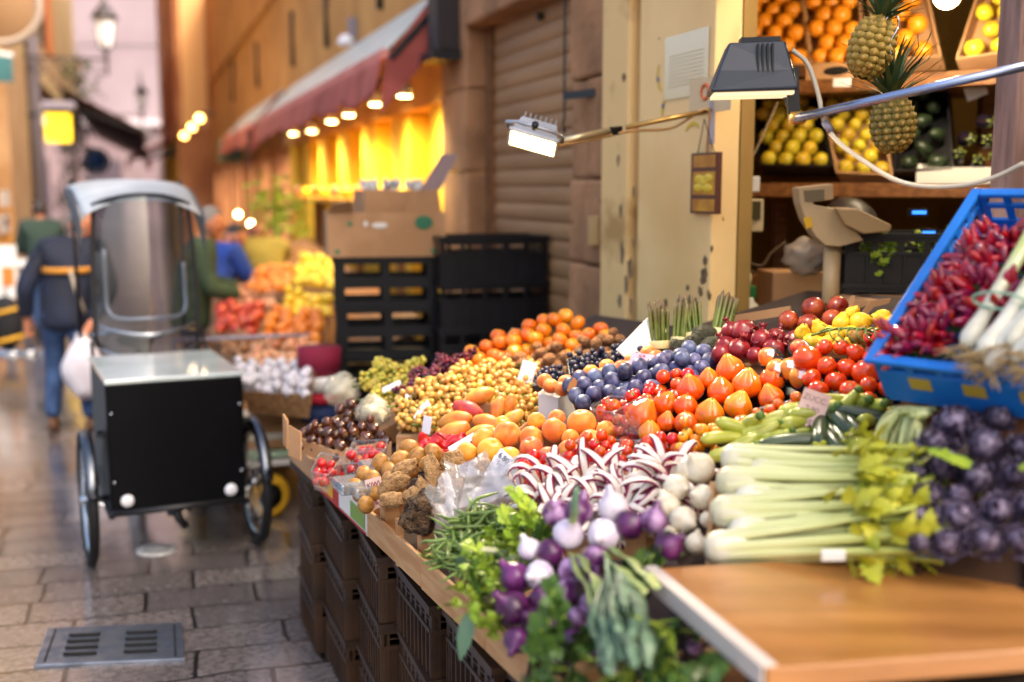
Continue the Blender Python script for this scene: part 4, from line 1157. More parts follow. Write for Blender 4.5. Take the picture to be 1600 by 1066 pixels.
def cactus(d):
 v = Vector((d.x * .62, d.y * .62, d.z * 1.15)); k = 1 - .18 * max(0, d.z) - .1 * max(0, -d.z)
 v.x *= k; v.y *= k
 if d.z > .93: v.z -= .09
 return v * (1 + .03 * noise.noise(d * 3))
M_cac = [mat('prickly_pear_' + n_, a, b, scale=1.3, lo=.35, hi=.65, rough=.45, rv=.1, spots=('5a3a1c', 3.4, .09)) for n_, a, b in (('yellow', 'd6a03c', 'c7742d'), ('orange', 'cf6a2a', 'c5913a'), ('red', 'a52c3e', 'c0502e'))]
cps = [proto1('prickly_pear', MB().ball(fn=cactus, nu=18, nv=14), m_, '', 'prickly pear', 'prickly pears') for m_ in M_cac]
Pc = Pile([(668, 700), (770, 700), (810, 628), (725, 612)], .55, .0)
tray('cardboard_tray', 'cardboard tray of prickly pears in front of the white grapes', Pc, .075, .055, M_card)
cl_ = []
for px, py, r_, k, ax in ((751, 620, 20, 0, (1, .4, .25)), (730, 642, 21, 2, (-1, .2, .3)), (778, 640, 17, 1, (.3, .5, 1)), (711, 660, 23, 1, (-1, .3, -.3)), (708, 678, 24, 1, (1, .2, .45)), (760, 662, 20, 1, (-1, .5, .1)), (750, 681, 22, 0, (1, .2, .35)), (800, 657, 18, 0, (.8, .3, .5)), (796, 634, 15, 1, (.3, 0, 1)), (690, 690, 18, 2, (1, .1, .3)), (772, 680, 15, 0, (1, .3, .2))):
 p = Pc.P(px, py, .004); cl_.append(inst(cps[k], p, look(ax, random.uniform(0, 6)), r_ * p.y / FP * 1.12))
label_row(cl_, 'prickly pear', 'in front of the white grapes')
fo = thing('red_wrapper', 'shiny red plastic wrapper at the front of the prickly pears', 'wrapper', T(690, 695, .03))
MB().sheet(lambda u, v: (.14 * (u - .5), .02 * noise.noise(Vector((u * 5, v * 4, 1))) + .03 * v, .06 * (v - .6) + .018 * noise.noise(Vector((u * 6, v * 3, 5)))), 18, 10).build('film', mat('red_film', 'c2161c', rough=.2, spec=.7), fo, solid=.0015)
def peach_mat(n_, a, b, c=None): return mat(n_, a, b, scale=.75, lo=.4, hi=.62, rough=.42, spec=.4, sheen=.15, rv=.06, rh=.008, bump=.05, bscale=30, detail=3)
M_pe = [peach_mat('apricot_skin', 'e59a2e', 'd9772a'), peach_mat('peach_skin', 'd9652c', 'e59a3e'), peach_mat('red_peach_skin', 'c8392f', 'dd7a35'), peach_mat('yellow_peach_skin', 'e8a933', 'e3952f')]
pes = []
for k, m_ in enumerate(M_pe):
 pes.append(proto1('peach', sphereish(1, .96, dim=.22, dimw=.28, cleft=.07, seed=k, nu=28, nv=18), m_, '', 'peach', 'peaches beside the cherry tomatoes'))
Pp = Pile([(715, 725), (850, 730), (955, 680), (830, 640)], .62, 0)
tray('cardboard_tray', 'cardboard tray of peaches and apricots in front of the clear punnets', Pp, .085, .06, M_card)
pts = [(736, 707, 19, 3), (756, 692, 19, 3), (773, 702, 23, 3), (807, 681, 22, 1), (804, 713, 23, 3), (831, 687, 21, 0), (836, 701, 19, 2), (846, 706, 18, 2), (860, 675, 21, 0), (903, 665, 24, 0), (882, 700, 18, 1), (922, 690, 21, 1), (941, 676, 16, 0), (837, 661, 15, 0), (884, 684, 15, 0), (790, 668, 14, 3), (868, 658, 14, 1)]
P3 = relax([Pp.P(a, b) for a, b, _, _ in pts], [r_ * Pp.P(a, b).y / FP for a, b, r_, _ in pts])
pl_ = [inst(pes[k], p, look((random.gauss(0, .7), random.gauss(-.3, .5), .8), random.uniform(0, 6)), r_ * p.y / FP) for p, (_, _, r_, k) in zip(P3, pts)]
label_row(pl_, 'peach', 'in the tray before the clear punnets')
Pa = Pile([(838, 612), (900, 612), (1075, 560), (1015, 545)], .35, .005)
al = manual(Pa, [(852, 596), (862, 603), (877, 606), (921, 583), (888, 597), (905, 590), (970, 575), (952, 573), (1025, 558), (1016, 553), (1046, 561), (987, 563), (985, 578), (1015, 571), (1036, 566), (1060, 556), (940, 585)], [pes[1], pes[0]], 12.5, 'apricots behind the plums', tilt=.5)
label_row(al, 'small apricot', 'in the row behind the plums')
for o in al: o['category'] = 'apricot'; o.name = 'apricot'
for k, (quad, lab) in enumerate((([(840, 618), (872, 624), (900, 606), (860, 596)], 'white foam tray of apricots by the leaf shaped sign'), ([(948, 590), (1000, 590), (1022, 566), (968, 566)], 'white foam tray of apricots behind the middle of the plums'))):
 tray('foam_tray', lab, Pile(quad, .35, .0), .04, .045, M_white, shrink=.02)
lc = card(T(1003, 562, .04), .07, .04, -.1, -.6, .1, 'pinkish price label lying on the apricots', ['ALB.'], mat('mauve_card', 'c9a0b4', rough=.5), M_inkr)
M_per = mat('persimmon_skin', 'e07f14', 'd9670f', scale=.9, lo=.35, hi=.7, rough=.3, coat=.15, rv=.12, rh=.012, zc=(.55, .85, 'd99a22'))
pe = protoE('clementine', '', 'clementine', 'clementines heaped before the stone pillar')
sphereish(1, .86, dim=.14, dimw=.3, bot=.04, nz=.03).build('fruit', M_per, pe)
random.seed(5); calyx(4, .42, .2, .12, .74).build('calyx', mat('dry_calyx', '4d4a22', '35300f', scale=6, rough=.8), pe)
Ppe = Pile([(738, 578), (900, 562), (960, 518), (800, 495)], .85, 0)
tray('cardboard_tray', 'cardboard tray of clementines before the stone pillar', Ppe, .10, .06, M_card)
pz = [(700, 290), (795, 312), (605, 300), (520, 330), (690, 315), (540, 372), (620, 340), (780, 372), (912, 360), (975, 378), (850, 380), (690, 402), (775, 437), (855, 428), (660, 470), (590, 427), (480, 457), (390, 400), (315, 402), (330, 442), (385, 487), (255, 457), (240, 502), (200, 482), (215, 532), (435, 502), (545, 507), (555, 472), (330, 522), (440, 545), (410, 572), (310, 557), (345, 582), (180, 557), (745, 497), (480, 532), (430, 440), (735, 350), (560, 430), (640, 520)]
pr_ = manual(Ppe, [(700 + x / 4, 430 + y / 4) for x, y in pz], pe, 13.2, tilt=.5)
label_row(pr_[:20], 'orange clementine', 'in the upper rows by the stone pillar')
label_row(pr_[20:], 'orange clementine', 'in the lower rows by the stone pillar')
M_wal = mat('walnut_shell', 'b07a4c', '8f5d36', scale=2.6, rough=.75, bump=.8, bscale=4.5, rv=.15)
wp_ = proto1('walnut', MB().ball(fn=lambda d: Vector((d.x, d.y * .92, d.z * 1.12)) * (1 + .05 * noise.noise(d * 4)), nu=14, nv=10), M_wal, 'brown walnut in the strip behind the grapes', 'walnut', 'walnuts strewn behind the grapes')
for k, quad in enumerate(([(782, 592), (832, 590), (815, 566), (780, 570)], [(838, 578), (892, 570), (872, 544), (828, 552)], [(892, 552), (980, 545), (972, 528), (900, 538)])):
 Pw = Pile(quad, .4, 0); scatter(wp_, heap(Pw.q, .0195, (22, 26, 30)[k], lambda x, y: Pw.z(x, y) - .03, seed=k, cap=3.6), None, None)
 tray('cardboard_tray', ('small cardboard tray of walnuts nearest the white grapes', 'cardboard tray of walnuts in the middle of the strip', 'cardboard tray of walnuts under the clementines')[k], Pw, .035, .03, M_card)
M_bb = mat('dark_blueberry', '15142a', '2b2c48', scale=1.6, lo=.4, hi=.75, rough=.4, rv=.35)
bp_ = proto1('blueberry', MB().ball(nu=9, nv=7), M_bb, 'dark blueberry in the punnets behind the plums', 'blueberry', 'dark blueberries behind the plums')
for k, (quad, n_) in enumerate((([(890, 592), (968, 580), (948, 548), (885, 560)], 95), ([(955, 568), (1022, 554), (1010, 534), (955, 544)], 85), ([(832, 602), (888, 596), (876, 576), (836, 580)], 60))):
 Pq = Pile(quad, .42, .0); scatter(bp_, heap(Pq.q, .0098, n_, lambda x, y: Pq.z(x, y) - .018, seed=k + 9, K=24, cap=4.2), None, None)
 tray('blue_punnet', ('dark punnet of blueberries nearest the plums', 'dark punnet of blueberries by the asparagus', 'small dark punnet of blueberries by the white price slip')[k], Pq, .022, .02, M_blackp)
M_plum = mat('plum_skin', '2a2747', '6a6f92', scale=1.1, lo=.38, hi=.72, rough=.45, rv=.25, rh=.02, zc=(.1, 1.3, '555c80'))
pp_ = [proto1('plum', sphereish(1, 1.12, dim=.14, dimw=.22, cleft=.06, seed=s_, nu=18, nv=12), M_plum, '', 'plum', 'dusty blue plums') for s_ in (1, 2)]
Ppl = Pile([(905, 640), (1000, 628), (1110, 560), (1010, 560)], .6, 0)
tray('cardboard_tray', 'tray of dusty blue plums behind the clear punnets', Ppl, .06, .05, M_blackp)
zz = [(975, 650), (1080, 625), (910, 680), (1030, 630), (1105, 620), (1085, 680), (945, 735), (1000, 727), (1060, 732), (865, 767), (840, 657), (835, 690), (845, 718), (1170, 602), (1220, 612), (1290, 607), (1165, 647), (1225, 642), (1360, 597), (1430, 567), (1350, 552), (1422, 612), (1460, 522), (1512, 547), (1490, 475), (1552, 512), (1530, 527), (1580, 542), (1490, 602), (1250, 667), (1300, 572), (1035, 682), (890, 702), (1560, 580), (1140, 690), (1400, 540), (1450, 580)]
ps = manual(Ppl, [(700 + x / 4, 430 + y / 4) for x, y in zz], pp_, 13, tilt=None)
h_ = len(ps) // 2
ps.sort(key=lambda o: o.location.y)
label_row(ps[:19], 'dusty blue plum', 'in the nearer rows'); label_row(ps[19:], 'dusty blue plum', 'in the rows by the apricots')
M_tom = mat('red_tomato_skin', 'd43c0c', 'c02c0a', scale=1.2, rough=.16, spec=.6, coat=.3, rv=.14, rh=.012)
M_cher = M_tom
def cherry(seed, el=1.0):
 m = sphereish(1, el, dim=.12, dimw=.3, seed=seed, nu=14, nv=10)
 random.seed(seed); c_ = calyx(5, .5, .1, .35, .88 * el)
 b = len(m.v); m.v += c_.v; m.f += [tuple(b + i for i in f) for f in c_.f]; m.m += [1] * len(c_.f); m.s += c_.s
 return m
def cherries(name, el, mt, label, cat, group):
 return [proto1(name, cherry(s_, el), [mt, M_gstem], label, cat, group) for s_ in (1, 2)] + [proto1(name, sphereish(1, el, dim=.1, seed=4, nu=14, nv=10), mt, label, cat, group)]
ch1 = cherries('cherry_tomato', 1.0, M_tom, 'small red tomato in the heap behind the clear punnets', 'tomato', 'small red tomatoes behind the clear punnets')
Pt1 = Pile([(925, 660), (1015, 645), (1125, 588), (1045, 582)], .62, 0)
tray('punnet_tray', 'black tray of small red tomatoes between plums and orange tomatoes', Pt1, .05, .035, M_blackp)
scatter(ch1, heap(Pt1.q, .0185, 110, lambda x, y: Pt1.z(x, y) - .05, seed=3, cap=4.4), None, None, tilt=.8)
ch2 = cherries('cherry_tomato', 1.08, M_tom, 'red cherry tomato in the front punnets by the radicchio', 'tomato', 'cherry tomatoes in the front punnets')
for k, (quad, n_, lab) in enumerate((([(788, 752), (845, 762), (900, 718), (832, 704)], 62, 'clear punnet of cherry tomatoes nearest the film bags'), ([(868, 722), (978, 728), (1002, 690), (905, 686)], 74, 'clear punnet of cherry tomatoes in front of the orange tomatoes'), ([(985, 724), (1075, 704), (1052, 682), (995, 690)], 52, 'clear punnet of cherry tomatoes beside the yellow ones'))):
 Pq = Pile(quad, .5, .0)
 o, q, low = punnet(Pq, quad, .05, lab, group='cherry tomato punnets')
 scatter(ch2, heap([a.lerp(b, .3) for a, b in zip(q, low)], .0142, n_, lambda x, y: Pq.z(x, y) - .042, seed=k + 20, cap=4.6), None, None, tilt=.8)
for k, (quad, lab) in enumerate((([(921, 640), (957, 646), (990, 622), (950, 620)], 'tall ribbed clear punnet of red tomatoes nearest the leaf shaped sign'), ([(955, 648), (1000, 656), (1050, 632), (1000, 622)], 'tall ribbed clear punnet of red tomatoes touching the orange tomatoes'))):
 Pq = Pile(quad, .3, .02)
 o, q, low = punnet(Pq, quad, .095, lab, group='tall tomato punnets')
 scatter(ch1, heap([a.lerp(b, .35) for a, b in zip(q, low)], .0165, 22, lambda x, y, z=low[0].z: low[0].z + .002, seed=k + 31, cap=7), 'small red tomato inside the tall clear punnets', 'tomatoes in the tall clear punnets', tilt=.8)
M_yt = mat('yellow_tomato_skin', 'e39a16', 'd97c0c', scale=1.2, rough=.16, spec=.6, coat=.3, rv=.1, rh=.015)
ch3 = cherries('yellow_tomato', 1.0, M_yt, 'small yellow tomato in front of the orange ribbed tomatoes', 'tomato', 'small yellow tomatoes')
Py = Pile([(1055, 712), (1120, 698), (1140, 668), (1062, 672)], .5, 0)
tray('punnet_tray', 'shallow tray of yellow cherry tomatoes', Py, .035, .025, M_blackp)
scatter(ch3, heap(Py.q, .0145, 58, lambda x, y: Py.z(x, y) - .03, seed=41, cap=4.2), None, None, tilt=.8)
ch4 = cherries('orange_cherry_tomato', 1.0, mat('orange_cherry_skin', 'dc6f12', 'd0560c', scale=1.2, rough=.18, coat=.3, rv=.1, rh=.01), 'tiny orange tomato in the punnet behind the pale courgettes', 'tomato', 'tiny orange tomatoes')
q4 = [(1160, 670), (1240, 655), (1262, 622), (1185, 640)]
Py2 = Pile(q4, .45, 0)
o, q, low = punnet(Py2, q4, .045, 'clear punnet of tiny orange tomatoes behind the pale courgettes')
scatter(ch4, heap([a.lerp(b, .3) for a, b in zip(q, low)], .0125, 60, lambda x, y: Py2.z(x, y) - .035, seed=43, cap=4.5), None, None, tilt=.8)
def oxheart(seed, kk=7, neck=.42, yel=0):
 def fn(d):
  th = math.acos(max(-1, min(1, d.z))); ph = math.atan2(d.y, d.x)
  w_ = math.exp(-(th / .95) ** 2)
  rib = 1 - (.17 * w_ + .03) * (0.5 - .5 * math.cos(kk * ph + seed + .6 * math.sin(2 * ph + seed))) ** 1.6
  k = rib * (1 + .04 * noise.noise(d * 1.3 + Vector((seed, 0, 0))))
  hz_ = math.sin(th) * (1 - .22 * math.exp(-(th / .55) ** 2))
  z = d.z * .92 + neck * math.exp(-(th / .5) ** 2) - .2 * math.exp(-(th / .16) ** 2)
  s_ = math.sin(th) or 1e-6
  return Vector((d.x / s_ * hz_ * k * 1.03, d.y / s_ * hz_ * k * 1.03, z))
 return MB().ball(fn=fn, nu=56, nv=28)
M_ox = [mat('orange_tomato_skin', 'e2640f', 'd84f0b', scale=.8, rough=.14, spec=.6, coat=.4, rv=.06, rh=.008, zc=(.55, 1.25, 'dd8a1c')), mat('amber_tomato_skin', 'e08a18', 'dc7312', scale=.8, rough=.14, spec=.6, coat=.4, zc=(.5, 1.25, 'c9a02c'))]
oxp = []
for s_, kk, nk, m_ in ((1, 7, .42, 0), (2, 6, .34, 0), (3, 8, .5, 0), (4, 7, .36, 1), (5, 6, .1, 0)):
 o = protoE('ribbed_tomato', '', 'tomato', 'big orange ribbed tomatoes')
 oxheart(s_, kk, nk).build('fruit', M_ox[m_], o)
 random.seed(s_); cz = MB()
 calyx(6, .34, .06, .3, .86 + nk * .62 - .1).build('calyx', M_gstem, o)
 MB().tube([(0, 0, .70 + nk * .6), (.03, .02, .92 + nk * .65), (.08, .02, 1.02 + nk * .65)], [.07, .05, .055], 6).build('stem', M_gstem, o)
 oxp.append(o)
random.seed(12)
Pox = Pile([(985, 690), (1130, 690), (1230, 600), (1120, 560)], .72, 0)
tray('black_tray', 'black tray of big orange ribbed tomatoes in the centre of the stall', Pox, .10, .05, M_blackp)
oz = [(1139, 579, 22, 0), (1177, 600, 23, 0), (1128, 613, 21, 1), (1086, 608, 21, 2), (1067, 630, 19, 4), (1107, 648, 23, 3), (1153, 635, 22, 3), (1205, 623, 20, 0), (1010, 650, 25, 0), (1040, 634, 19, 1), (1041, 661, 15, 2), (1073, 661, 19, 4), (1015, 674, 18, 3), (1197, 594, 20, 1), (1100, 597, 16, 2), (1160, 662, 15, 4)]
P3 = relax([Pox.P(a, b) for a, b, *_ in oz], [r_ * Pox.P(a, b).y / FP for a, b, r_, _ in oz], it=16)
ol_ = [inst(oxp[k], p, look((random.gauss(.0, .22), random.gauss(-.22, .2), 1), random.uniform(0, 6)), r_ * p.y / FP * 1.02) for p, (_, _, r_, k) in zip(P3, oz)]
label_row(ol_, 'big orange ribbed tomato', 'in the centre heap')
ba = thing('crown_shaped_wrapper', 'small clear plastic crown shaped divider before the orange tomatoes', 'divider', T(982, 682, .04))
MB().sheet(lambda u, v: (.03 * math.cos(u * 3), .03 * math.sin(u * 3), v * (.03 + .02 * abs(math.sin(u * 12)))), 12, 3).build('film', M_clear, ba)
M_pom = mat('pomegranate_skin', '640d1a', '86201f', scale=.9, lo=.4, hi=.7, rough=.3, coat=.15, rv=.12, bump=.08, bscale=12)
pm = protoE('pomegranate', '', 'pomegranate', 'pomegranates behind the orange tomatoes')
def pom(d):
 ph = math.atan2(d.y, d.x); th = math.acos(max(-1, min(1, d.z)))
 k = 1 + .035 * math.cos(6 * ph) * math.sin(th) + .03 * noise.noise(d * 2)
 v = d * k; v.z *= .95
 if th < .4: v.z += .1 * (1 - th / .4)
 return v
MB().ball(fn=pom, nu=24, nv=16).build('fruit', M_pom, pm)
cr = MB(); cr.lathe([(.3, .9), (.2, 1.05), (.24, 1.2), (.36, 1.42), (.33, 1.43), (.2, 1.24), (.15, 1.1), (0, 1.02)], 12, fn=lambda v, a: (v[0], v[1], v[2] + (.12 * math.cos(6 * a) if v[2] > 1.4 else 0)))
cr.build('crown', M_pom, pm)
MB().ball(.13, M=Matrix.Translation((0, 0, 1.08)), nu=10, nv=6).build('stamens', mat('straw_stamen', 'c9b27c', rough=.8), pm)
Ppo = Pile([(1120, 572), (1215, 572), (1255, 520), (1145, 502)], .7, 0)
tray('cardboard_tray', 'cardboard tray of pomegranates behind the orange ribbed tomatoes', Ppo, .09, .06, M_card)
random.seed(2)
pl_ = []
for px, py, r_, ax in ((1163, 520, 22, (.5, -1, .25)), (1155, 547, 20, (.2, -.3, 1)), (1142, 517, 16, (-.4, .2, 1)), (1190, 533, 20, (.1, .2, 1)), (1213, 528, 17, (.4, .3, .8)), (1209, 546, 19, (0, -.2, 1)), (1241, 533, 18, (-.9, -1, .1)), (1133, 540, 16, (-.5, .2, .9)), (1127, 554, 17, (.3, .6, .7)), (1180, 556, 16, (0, 0, 1))):
 p = Ppo.P(px, py); pl_.append(inst(pm, p, look(ax, random.uniform(0, 6)), r_ * p.y / FP * .97))
label_row(pl_, 'red pomegranate', 'behind the orange ribbed tomatoes')
M_av = mat('avocado_skin', '2b2a1f', '3d3b24', scale=2, rough=.45, bump=.5, bscale=9, spec=.5)
av = proto1('avocado', MB().ball(fn=lambda d: Vector((d.x * (.8 - .18 * d.z), d.y * (.8 - .18 * d.z), d.z * 1.15)), nu=22, nv=16), M_av, '', 'avocado', 'avocados before the asparagus')
Pav = Pile([(1048, 568), (1120, 568), (1140, 520), (1060, 520)], .6, 0)
tray('black_tray', 'black tray of avocados before the asparagus', Pav, .07, .05, M_blackp)
al = []
for px, py, r_, ax in ((1101, 522, 17, (1, .3, .15)), (1116, 540, 18, (1, -.2, .35)), (1077, 539, 15, (.3, -.5, .8)), (1058, 544, 14, (-.4, -.3, .8)), (1087, 533, 14, (.5, .4, .3)), (1092, 553, 14, (1, .3, .2))):
 p = Pav.P(px, py); al.append(inst(av, p, look(ax, random.uniform(0, 6)), r_ * p.y / FP * 1.1))
label_row(al, 'dark avocado', 'before the asparagus bundles')
M_asp = mat('asparagus_skin', '6f7a34', '58642c', scale=20, rough=.5, zc=[(.13, .21, '5f4a34')], rv=.1)
def asparagus(seed):
 rnd = random.Random(seed); o = protoE('asparagus_bundle', '', 'asparagus', 'asparagus bundles')
 for k in range(15):
  a = k * 2.4; rr = .030 * math.sqrt((k + .5) / 15); x, y = rr * math.cos(a), rr * math.sin(a); h = rnd.uniform(.19, .225); r_ = rnd.uniform(.0055, .0075)
  m = MB(); m.tube([(x, y, 0), (x, y, h * .5), (x * 1.1, y * 1.1, h * .75), (x * 1.15, y * 1.15, h * .86), (x * 1.2, y * 1.2, h * .95), (x * 1.2, y * 1.2, h)], [r_, r_, r_ * .95, r_ * 1.15, r_ * .9, r_ * .15], 7)
  for j in range(5):
   aa = j * 2.4 + k; z = h * (.3 + .13 * j)
   m.add([(x + r_ * 1.05 * math.cos(aa - .5), y + r_ * 1.05 * math.sin(aa - .5), z), (x + r_ * 1.05 * math.cos(aa + .5), y + r_ * 1.05 * math.sin(aa + .5), z), (x + r_ * 1.25 * math.cos(aa), y + r_ * 1.25 * math.sin(aa), z + .014)], [(0, 1, 2)])
  m.build('spear', M_asp, o)
 MB().lathe([(.0385, .06), (.0395, .062), (.0395, .085), (.0385, .087)], 20, cap=False).build('band', mat('straw_band', 'cfc08a', rough=.6), o)
 return o
asp = [asparagus(s_) for s_ in (1, 2)]
al = []
for k, (px, py, tx_, ty_) in enumerate(((1032, 536, -.05, .1), (1063, 532, .12, .2), (1090, 524, -.1, .3), (1118, 519, .3, .35))):
 p = T(px, py, .0); al.append(inst(asp[k % 2], p - Vector((0, 0, .075)), look((tx_, ty_, 1), k), .95))
label_row(al, 'upright asparagus bundle', 'before the cream panel')
wt_ = thing('foam_tray', 'white foam tray standing on edge left of the asparagus', 'tray', T(1003, 532, .03))
setrot(wt_, Euler((R(-30), R(-42), R(20))).to_quaternion()); MB().box((0, 0, 0), (.16, .012, .075)).build('foam', M_white, wt_, bevel=.004)
tray('wooden_tray', 'wooden tray behind the asparagus with a pale rounded end', Pile([(1020, 548), (1110, 535), (1150, 500), (1045, 510)], .5, 0), .10, .05, M_box, th=.01)
M_mg = mat('mango_skin', 'c8502e', 'd98a2e', scale=.8, lo=.42, hi=.6, rough=.35, rv=.15, rh=.015)
M_net = mat('black_foam_net', '19181a', rough=.7)
mg = protoE('netted_mango', '', 'mango', 'mangoes in black foam nets')
MB().ball(fn=lambda d: Vector((d.x * .82, d.y * .75, d.z * 1.12)), nu=20, nv=14).build('fruit', M_mg, mg)
nt_ = MB()
for k in range(16):
 for sg in (-1, 1):
  pts = []
  for i in range(15):
   th = 1.2 + 1.75 * i / 14; a = 2 * PI * k / 16 + sg * (i / 14) * 1.6; rr = math.sin(th) * 1.05
   pts.append((rr * math.cos(a) * .83, rr * math.sin(a) * .76, math.cos(th) * 1.16))
  nt_.tube(pts, .045, 5)
nt_.tube([(1.02 * .8 * math.cos(a), 1.02 * .74 * math.sin(a), .42) for a in [i * PI / 12 for i in range(24)]], .06, 6, closed=True)
nt_.build('foam_net', M_net, mg)
lb = MB(); lb.sheet(lambda u, v: tuple(Vector(((.86) * math.sin(.9 * (u - .5)), -.80 * math.cos(.9 * (u - .5)), .50 + .36 * v)).lerp(Vector((0, 0, .55 + .36 * v)), .12 + .28 * v)), 6, 3); lb.build('sticker', M_cardw, mg)
Pm = Pile([(1185, 640), (1275, 645), (1290, 560), (1195, 540)], .7, 0)
tray('black_tray', 'black tray of netted mangoes between orange and red tomatoes', Pm, .09, .06, M_blackp)
ml = []
for px, py, r_, ax, ro in ((1205, 562, 21, (-.75, -.35, .5), 1), (1220, 580, 22, (-.8, -.3, .35), .6), (1242, 580, 24, (-.85, -.2, .35), .8), (1257, 592, 24, (-.8, -.35, .3), .7), (1249, 549, 20, (-.2, -.7, .6), 2)):
 p = Pm.P(px, py); ml.append(inst(mg, p, look(ax, ro), r_ * p.y / FP * 1.05))
label_row(ml, 'mango in a black foam net', 'beside the red tomatoes')
M_nec = mat('nectarine_skin', '6e1a12', '96401f', scale=.9, rough=.3, coat=.15, rv=.2, spots=('d9a05a', 9, .06))
ne = proto1('nectarine', sphereish(1, .97, dim=.2, dimw=.3, cleft=.05, nu=24, nv=16), M_nec, '', 'nectarine', 'dark nectarines at the back')
Pne = Pile([(1235, 520), (1315, 520), (1325, 480), (1250, 478)], .8, 0)
tray('cardboard_tray', 'cardboard tray of dark nectarines at the back of the stall', Pne, .08, .05, M_card)
nl = manual(Pne, [(1274, 482, 19), (1304, 483, 17), (1243, 503, 17), (1263, 507, 18), (1296, 500, 17), (1284, 515, 15)], ne, tilt=None)
label_row(nl, 'dark red nectarine', 'at the back of the stall')
M_pear = mat('pear_skin', 'd9b52a', 'c9a022', scale=2, rough=.4, rv=.08, spots=('8a6a1e', 9, .07))
pr = protoE('pear', '', 'pear', 'yellow pears')
MB().lathe([(0, -1.0), (.25, -.98), (.62, -.8), (.84, -.42), (.86, -.05), (.72, .32), (.5, .62), (.4, .85), (.3, 1.02), (.1, 1.08), (0, 1.05)], 20, fn=lambda v, a: (v[0] * (1 + .03 * math.sin(2 * a)), v[1], v[2])).build('fruit', M_pear, pr)
MB().tube(curve_pts([(0, 0, 1.0), (.04, .02, 1.25), (.14, .04, 1.45)], 6), [.05] * 6 + [.075], 6).build('stem', M_stem, pr)
M_pear2 = mat('brown_pear_skin', '9a6a26', '83551c', scale=3, rough=.6)
Ppr = Pile([(1250, 545), (1400, 540), (1395, 495), (1265, 495)], .75, 0)
tray('wooden_tray', 'wooden tray of yellow pears at the back of the stall', Ppr, .09, .05, M_box)
pz = [(1315, 506, 17), (1347, 503, 19), (1373, 499, 18), (1261, 521, 16), (1287, 518, 16), (1301, 526, 17), (1275, 533, 16), (1307, 533, 14), (1377, 515, 14), (1355, 523, 15), (1327, 521, 14), (1300, 532, 14), (1325, 534, 13), (1342, 526, 16), (1334, 490, 14)]
ql = []
P3 = relax([Ppr.P(a, b) for a, b, _ in pz], [r_ * .85 * Ppr.P(a, b).y / FP for a, b, r_ in pz])
for p, (px, py, r_) in zip(P3, pz):
 ax = (random.gauss(0, .45), random.gauss(-.1, .4), 1) if random.random() < .7 else (random.choice((-1, 1)), random.gauss(0, .5), .2)
 o = inst(pr, p, look(ax, random.uniform(0, 6)), r_ * p.y / FP * .98); ql.append(o)
 if (px, py) == (1342, 526):
  for ch_ in o.children:
   if ch_.name.startswith('fruit'): ch_.data = ch_.data.copy(); ch_.data.materials[0] = M_pear2
label_row(ql, 'yellow pear', 'at the back of the stall')
def pepper(d):
 ph = math.atan2(d.y, d.x); th = math.acos(max(-1, min(1, d.z)))
 k = 1 - .1 * (.5 - .5 * math.cos(4 * ph)) * math.sin(th)
 v = Vector((d.x * .85 * k, d.y * .85 * k, d.z * 1.15))
 if th < .5: v.z -= .22 * (1 - th / .5)
 v.x *= 1 + .12 * d.z; v.y *= 1 + .12 * d.z
 return v
def pepp(mt, nm):
 o = protoE('bell_pepper', '', 'pepper', 'bell peppers')
 MB().ball(fn=pepper, nu=32, nv=20).build('fruit', mt, o)
 MB().tube([(0, 0, .92), (.02, 0, 1.1), (.1, 0, 1.3)], [.2, .09, .1], 8).build('stem', M_gstem, o); return o
M_yp = mat('yellow_pepper_skin', 'e0a516', 'd8960f', scale=1, rough=.15, coat=.4); M_rp = mat('red_pepper_skin', 'c01a12', 'a8140f', scale=1, rough=.14, coat=.4)
yp, rpq = pepp(M_yp, 'y'), pepp(M_rp, 'r')
Ppp = Pile([(1345, 560), (1450, 540), (1450, 470), (1370, 490)], .8, 0)
tray('wooden_tray', 'wooden tray of bell peppers beside the blue crate', Ppp, .10, .05, M_box)
for px, py, r_, pr_, ax, lab in ((1430, 487, 31, yp, (.2, -.2, 1), 'tall yellow bell pepper standing by the blue crate'), (1392, 510, 21, yp, (1, .2, .3), 'yellow bell pepper lying beside the pears'), (1415, 515, 20, yp, (.3, .5, .5), 'yellow bell pepper behind the red ones'), (1368, 532, 21, rpq, (-.6, -.6, .5), 'red bell pepper with a bright highlight beside the vine tomatoes'), (1400, 530, 20, rpq, (1, .3, .3), 'red bell pepper lying against the blue crate')):
 p = Ppp.P(px, py); inst(pr_, p, look(ax, random.uniform(0, 6)), r_ * p.y / FP, lab)
M_vt = mat('vine_tomato_skin', 'da480c', 'cc340a', scale=.8, rough=.14, coat=.4, rv=.08)
vt = protoE('vine_tomato', '', 'tomato', 'red vine tomatoes')
sphereish(1, .9, dim=.16, dimw=.3, bot=.05, nz=.03, nu=24, nv=16).build('fruit', M_vt, vt)
random.seed(8); cz = calyx(6, .48, .06, .35, .76); cz.build('calyx', M_gstem, vt)
Pvt = Pile([(1262, 630), (1385, 635), (1400, 555), (1275, 535)], .7, 0)
tray('black_tray', 'black tray of red vine tomatoes beneath the blue crate', Pvt, .09, .06, M_blackp)
tz = [(1283, 563, 24, ), (1305, 572, 16), (1344, 583, 23), (1326, 578, 17), (1269, 592, 16), (1305, 600, 18), (1285, 607, 17), (1323, 608, 17), (1296, 546, 14), (1316, 546, 14), (1334, 552, 15), (1373, 603, 15), (1361, 596, 14), (1350, 560, 15), (1372, 575, 15), (1358, 618, 14)]
tl = manual(Pvt, tz, vt, tilt=.5, lean=(-.1, -.2))
label_row(tl, 'red vine tomato', 'beneath the blue crate')
vs_ = thing('tomato_vine', 'green branching vine stems lying on the red tomatoes', 'vine', Pvt.P(1318, 550, .04))
m = MB()
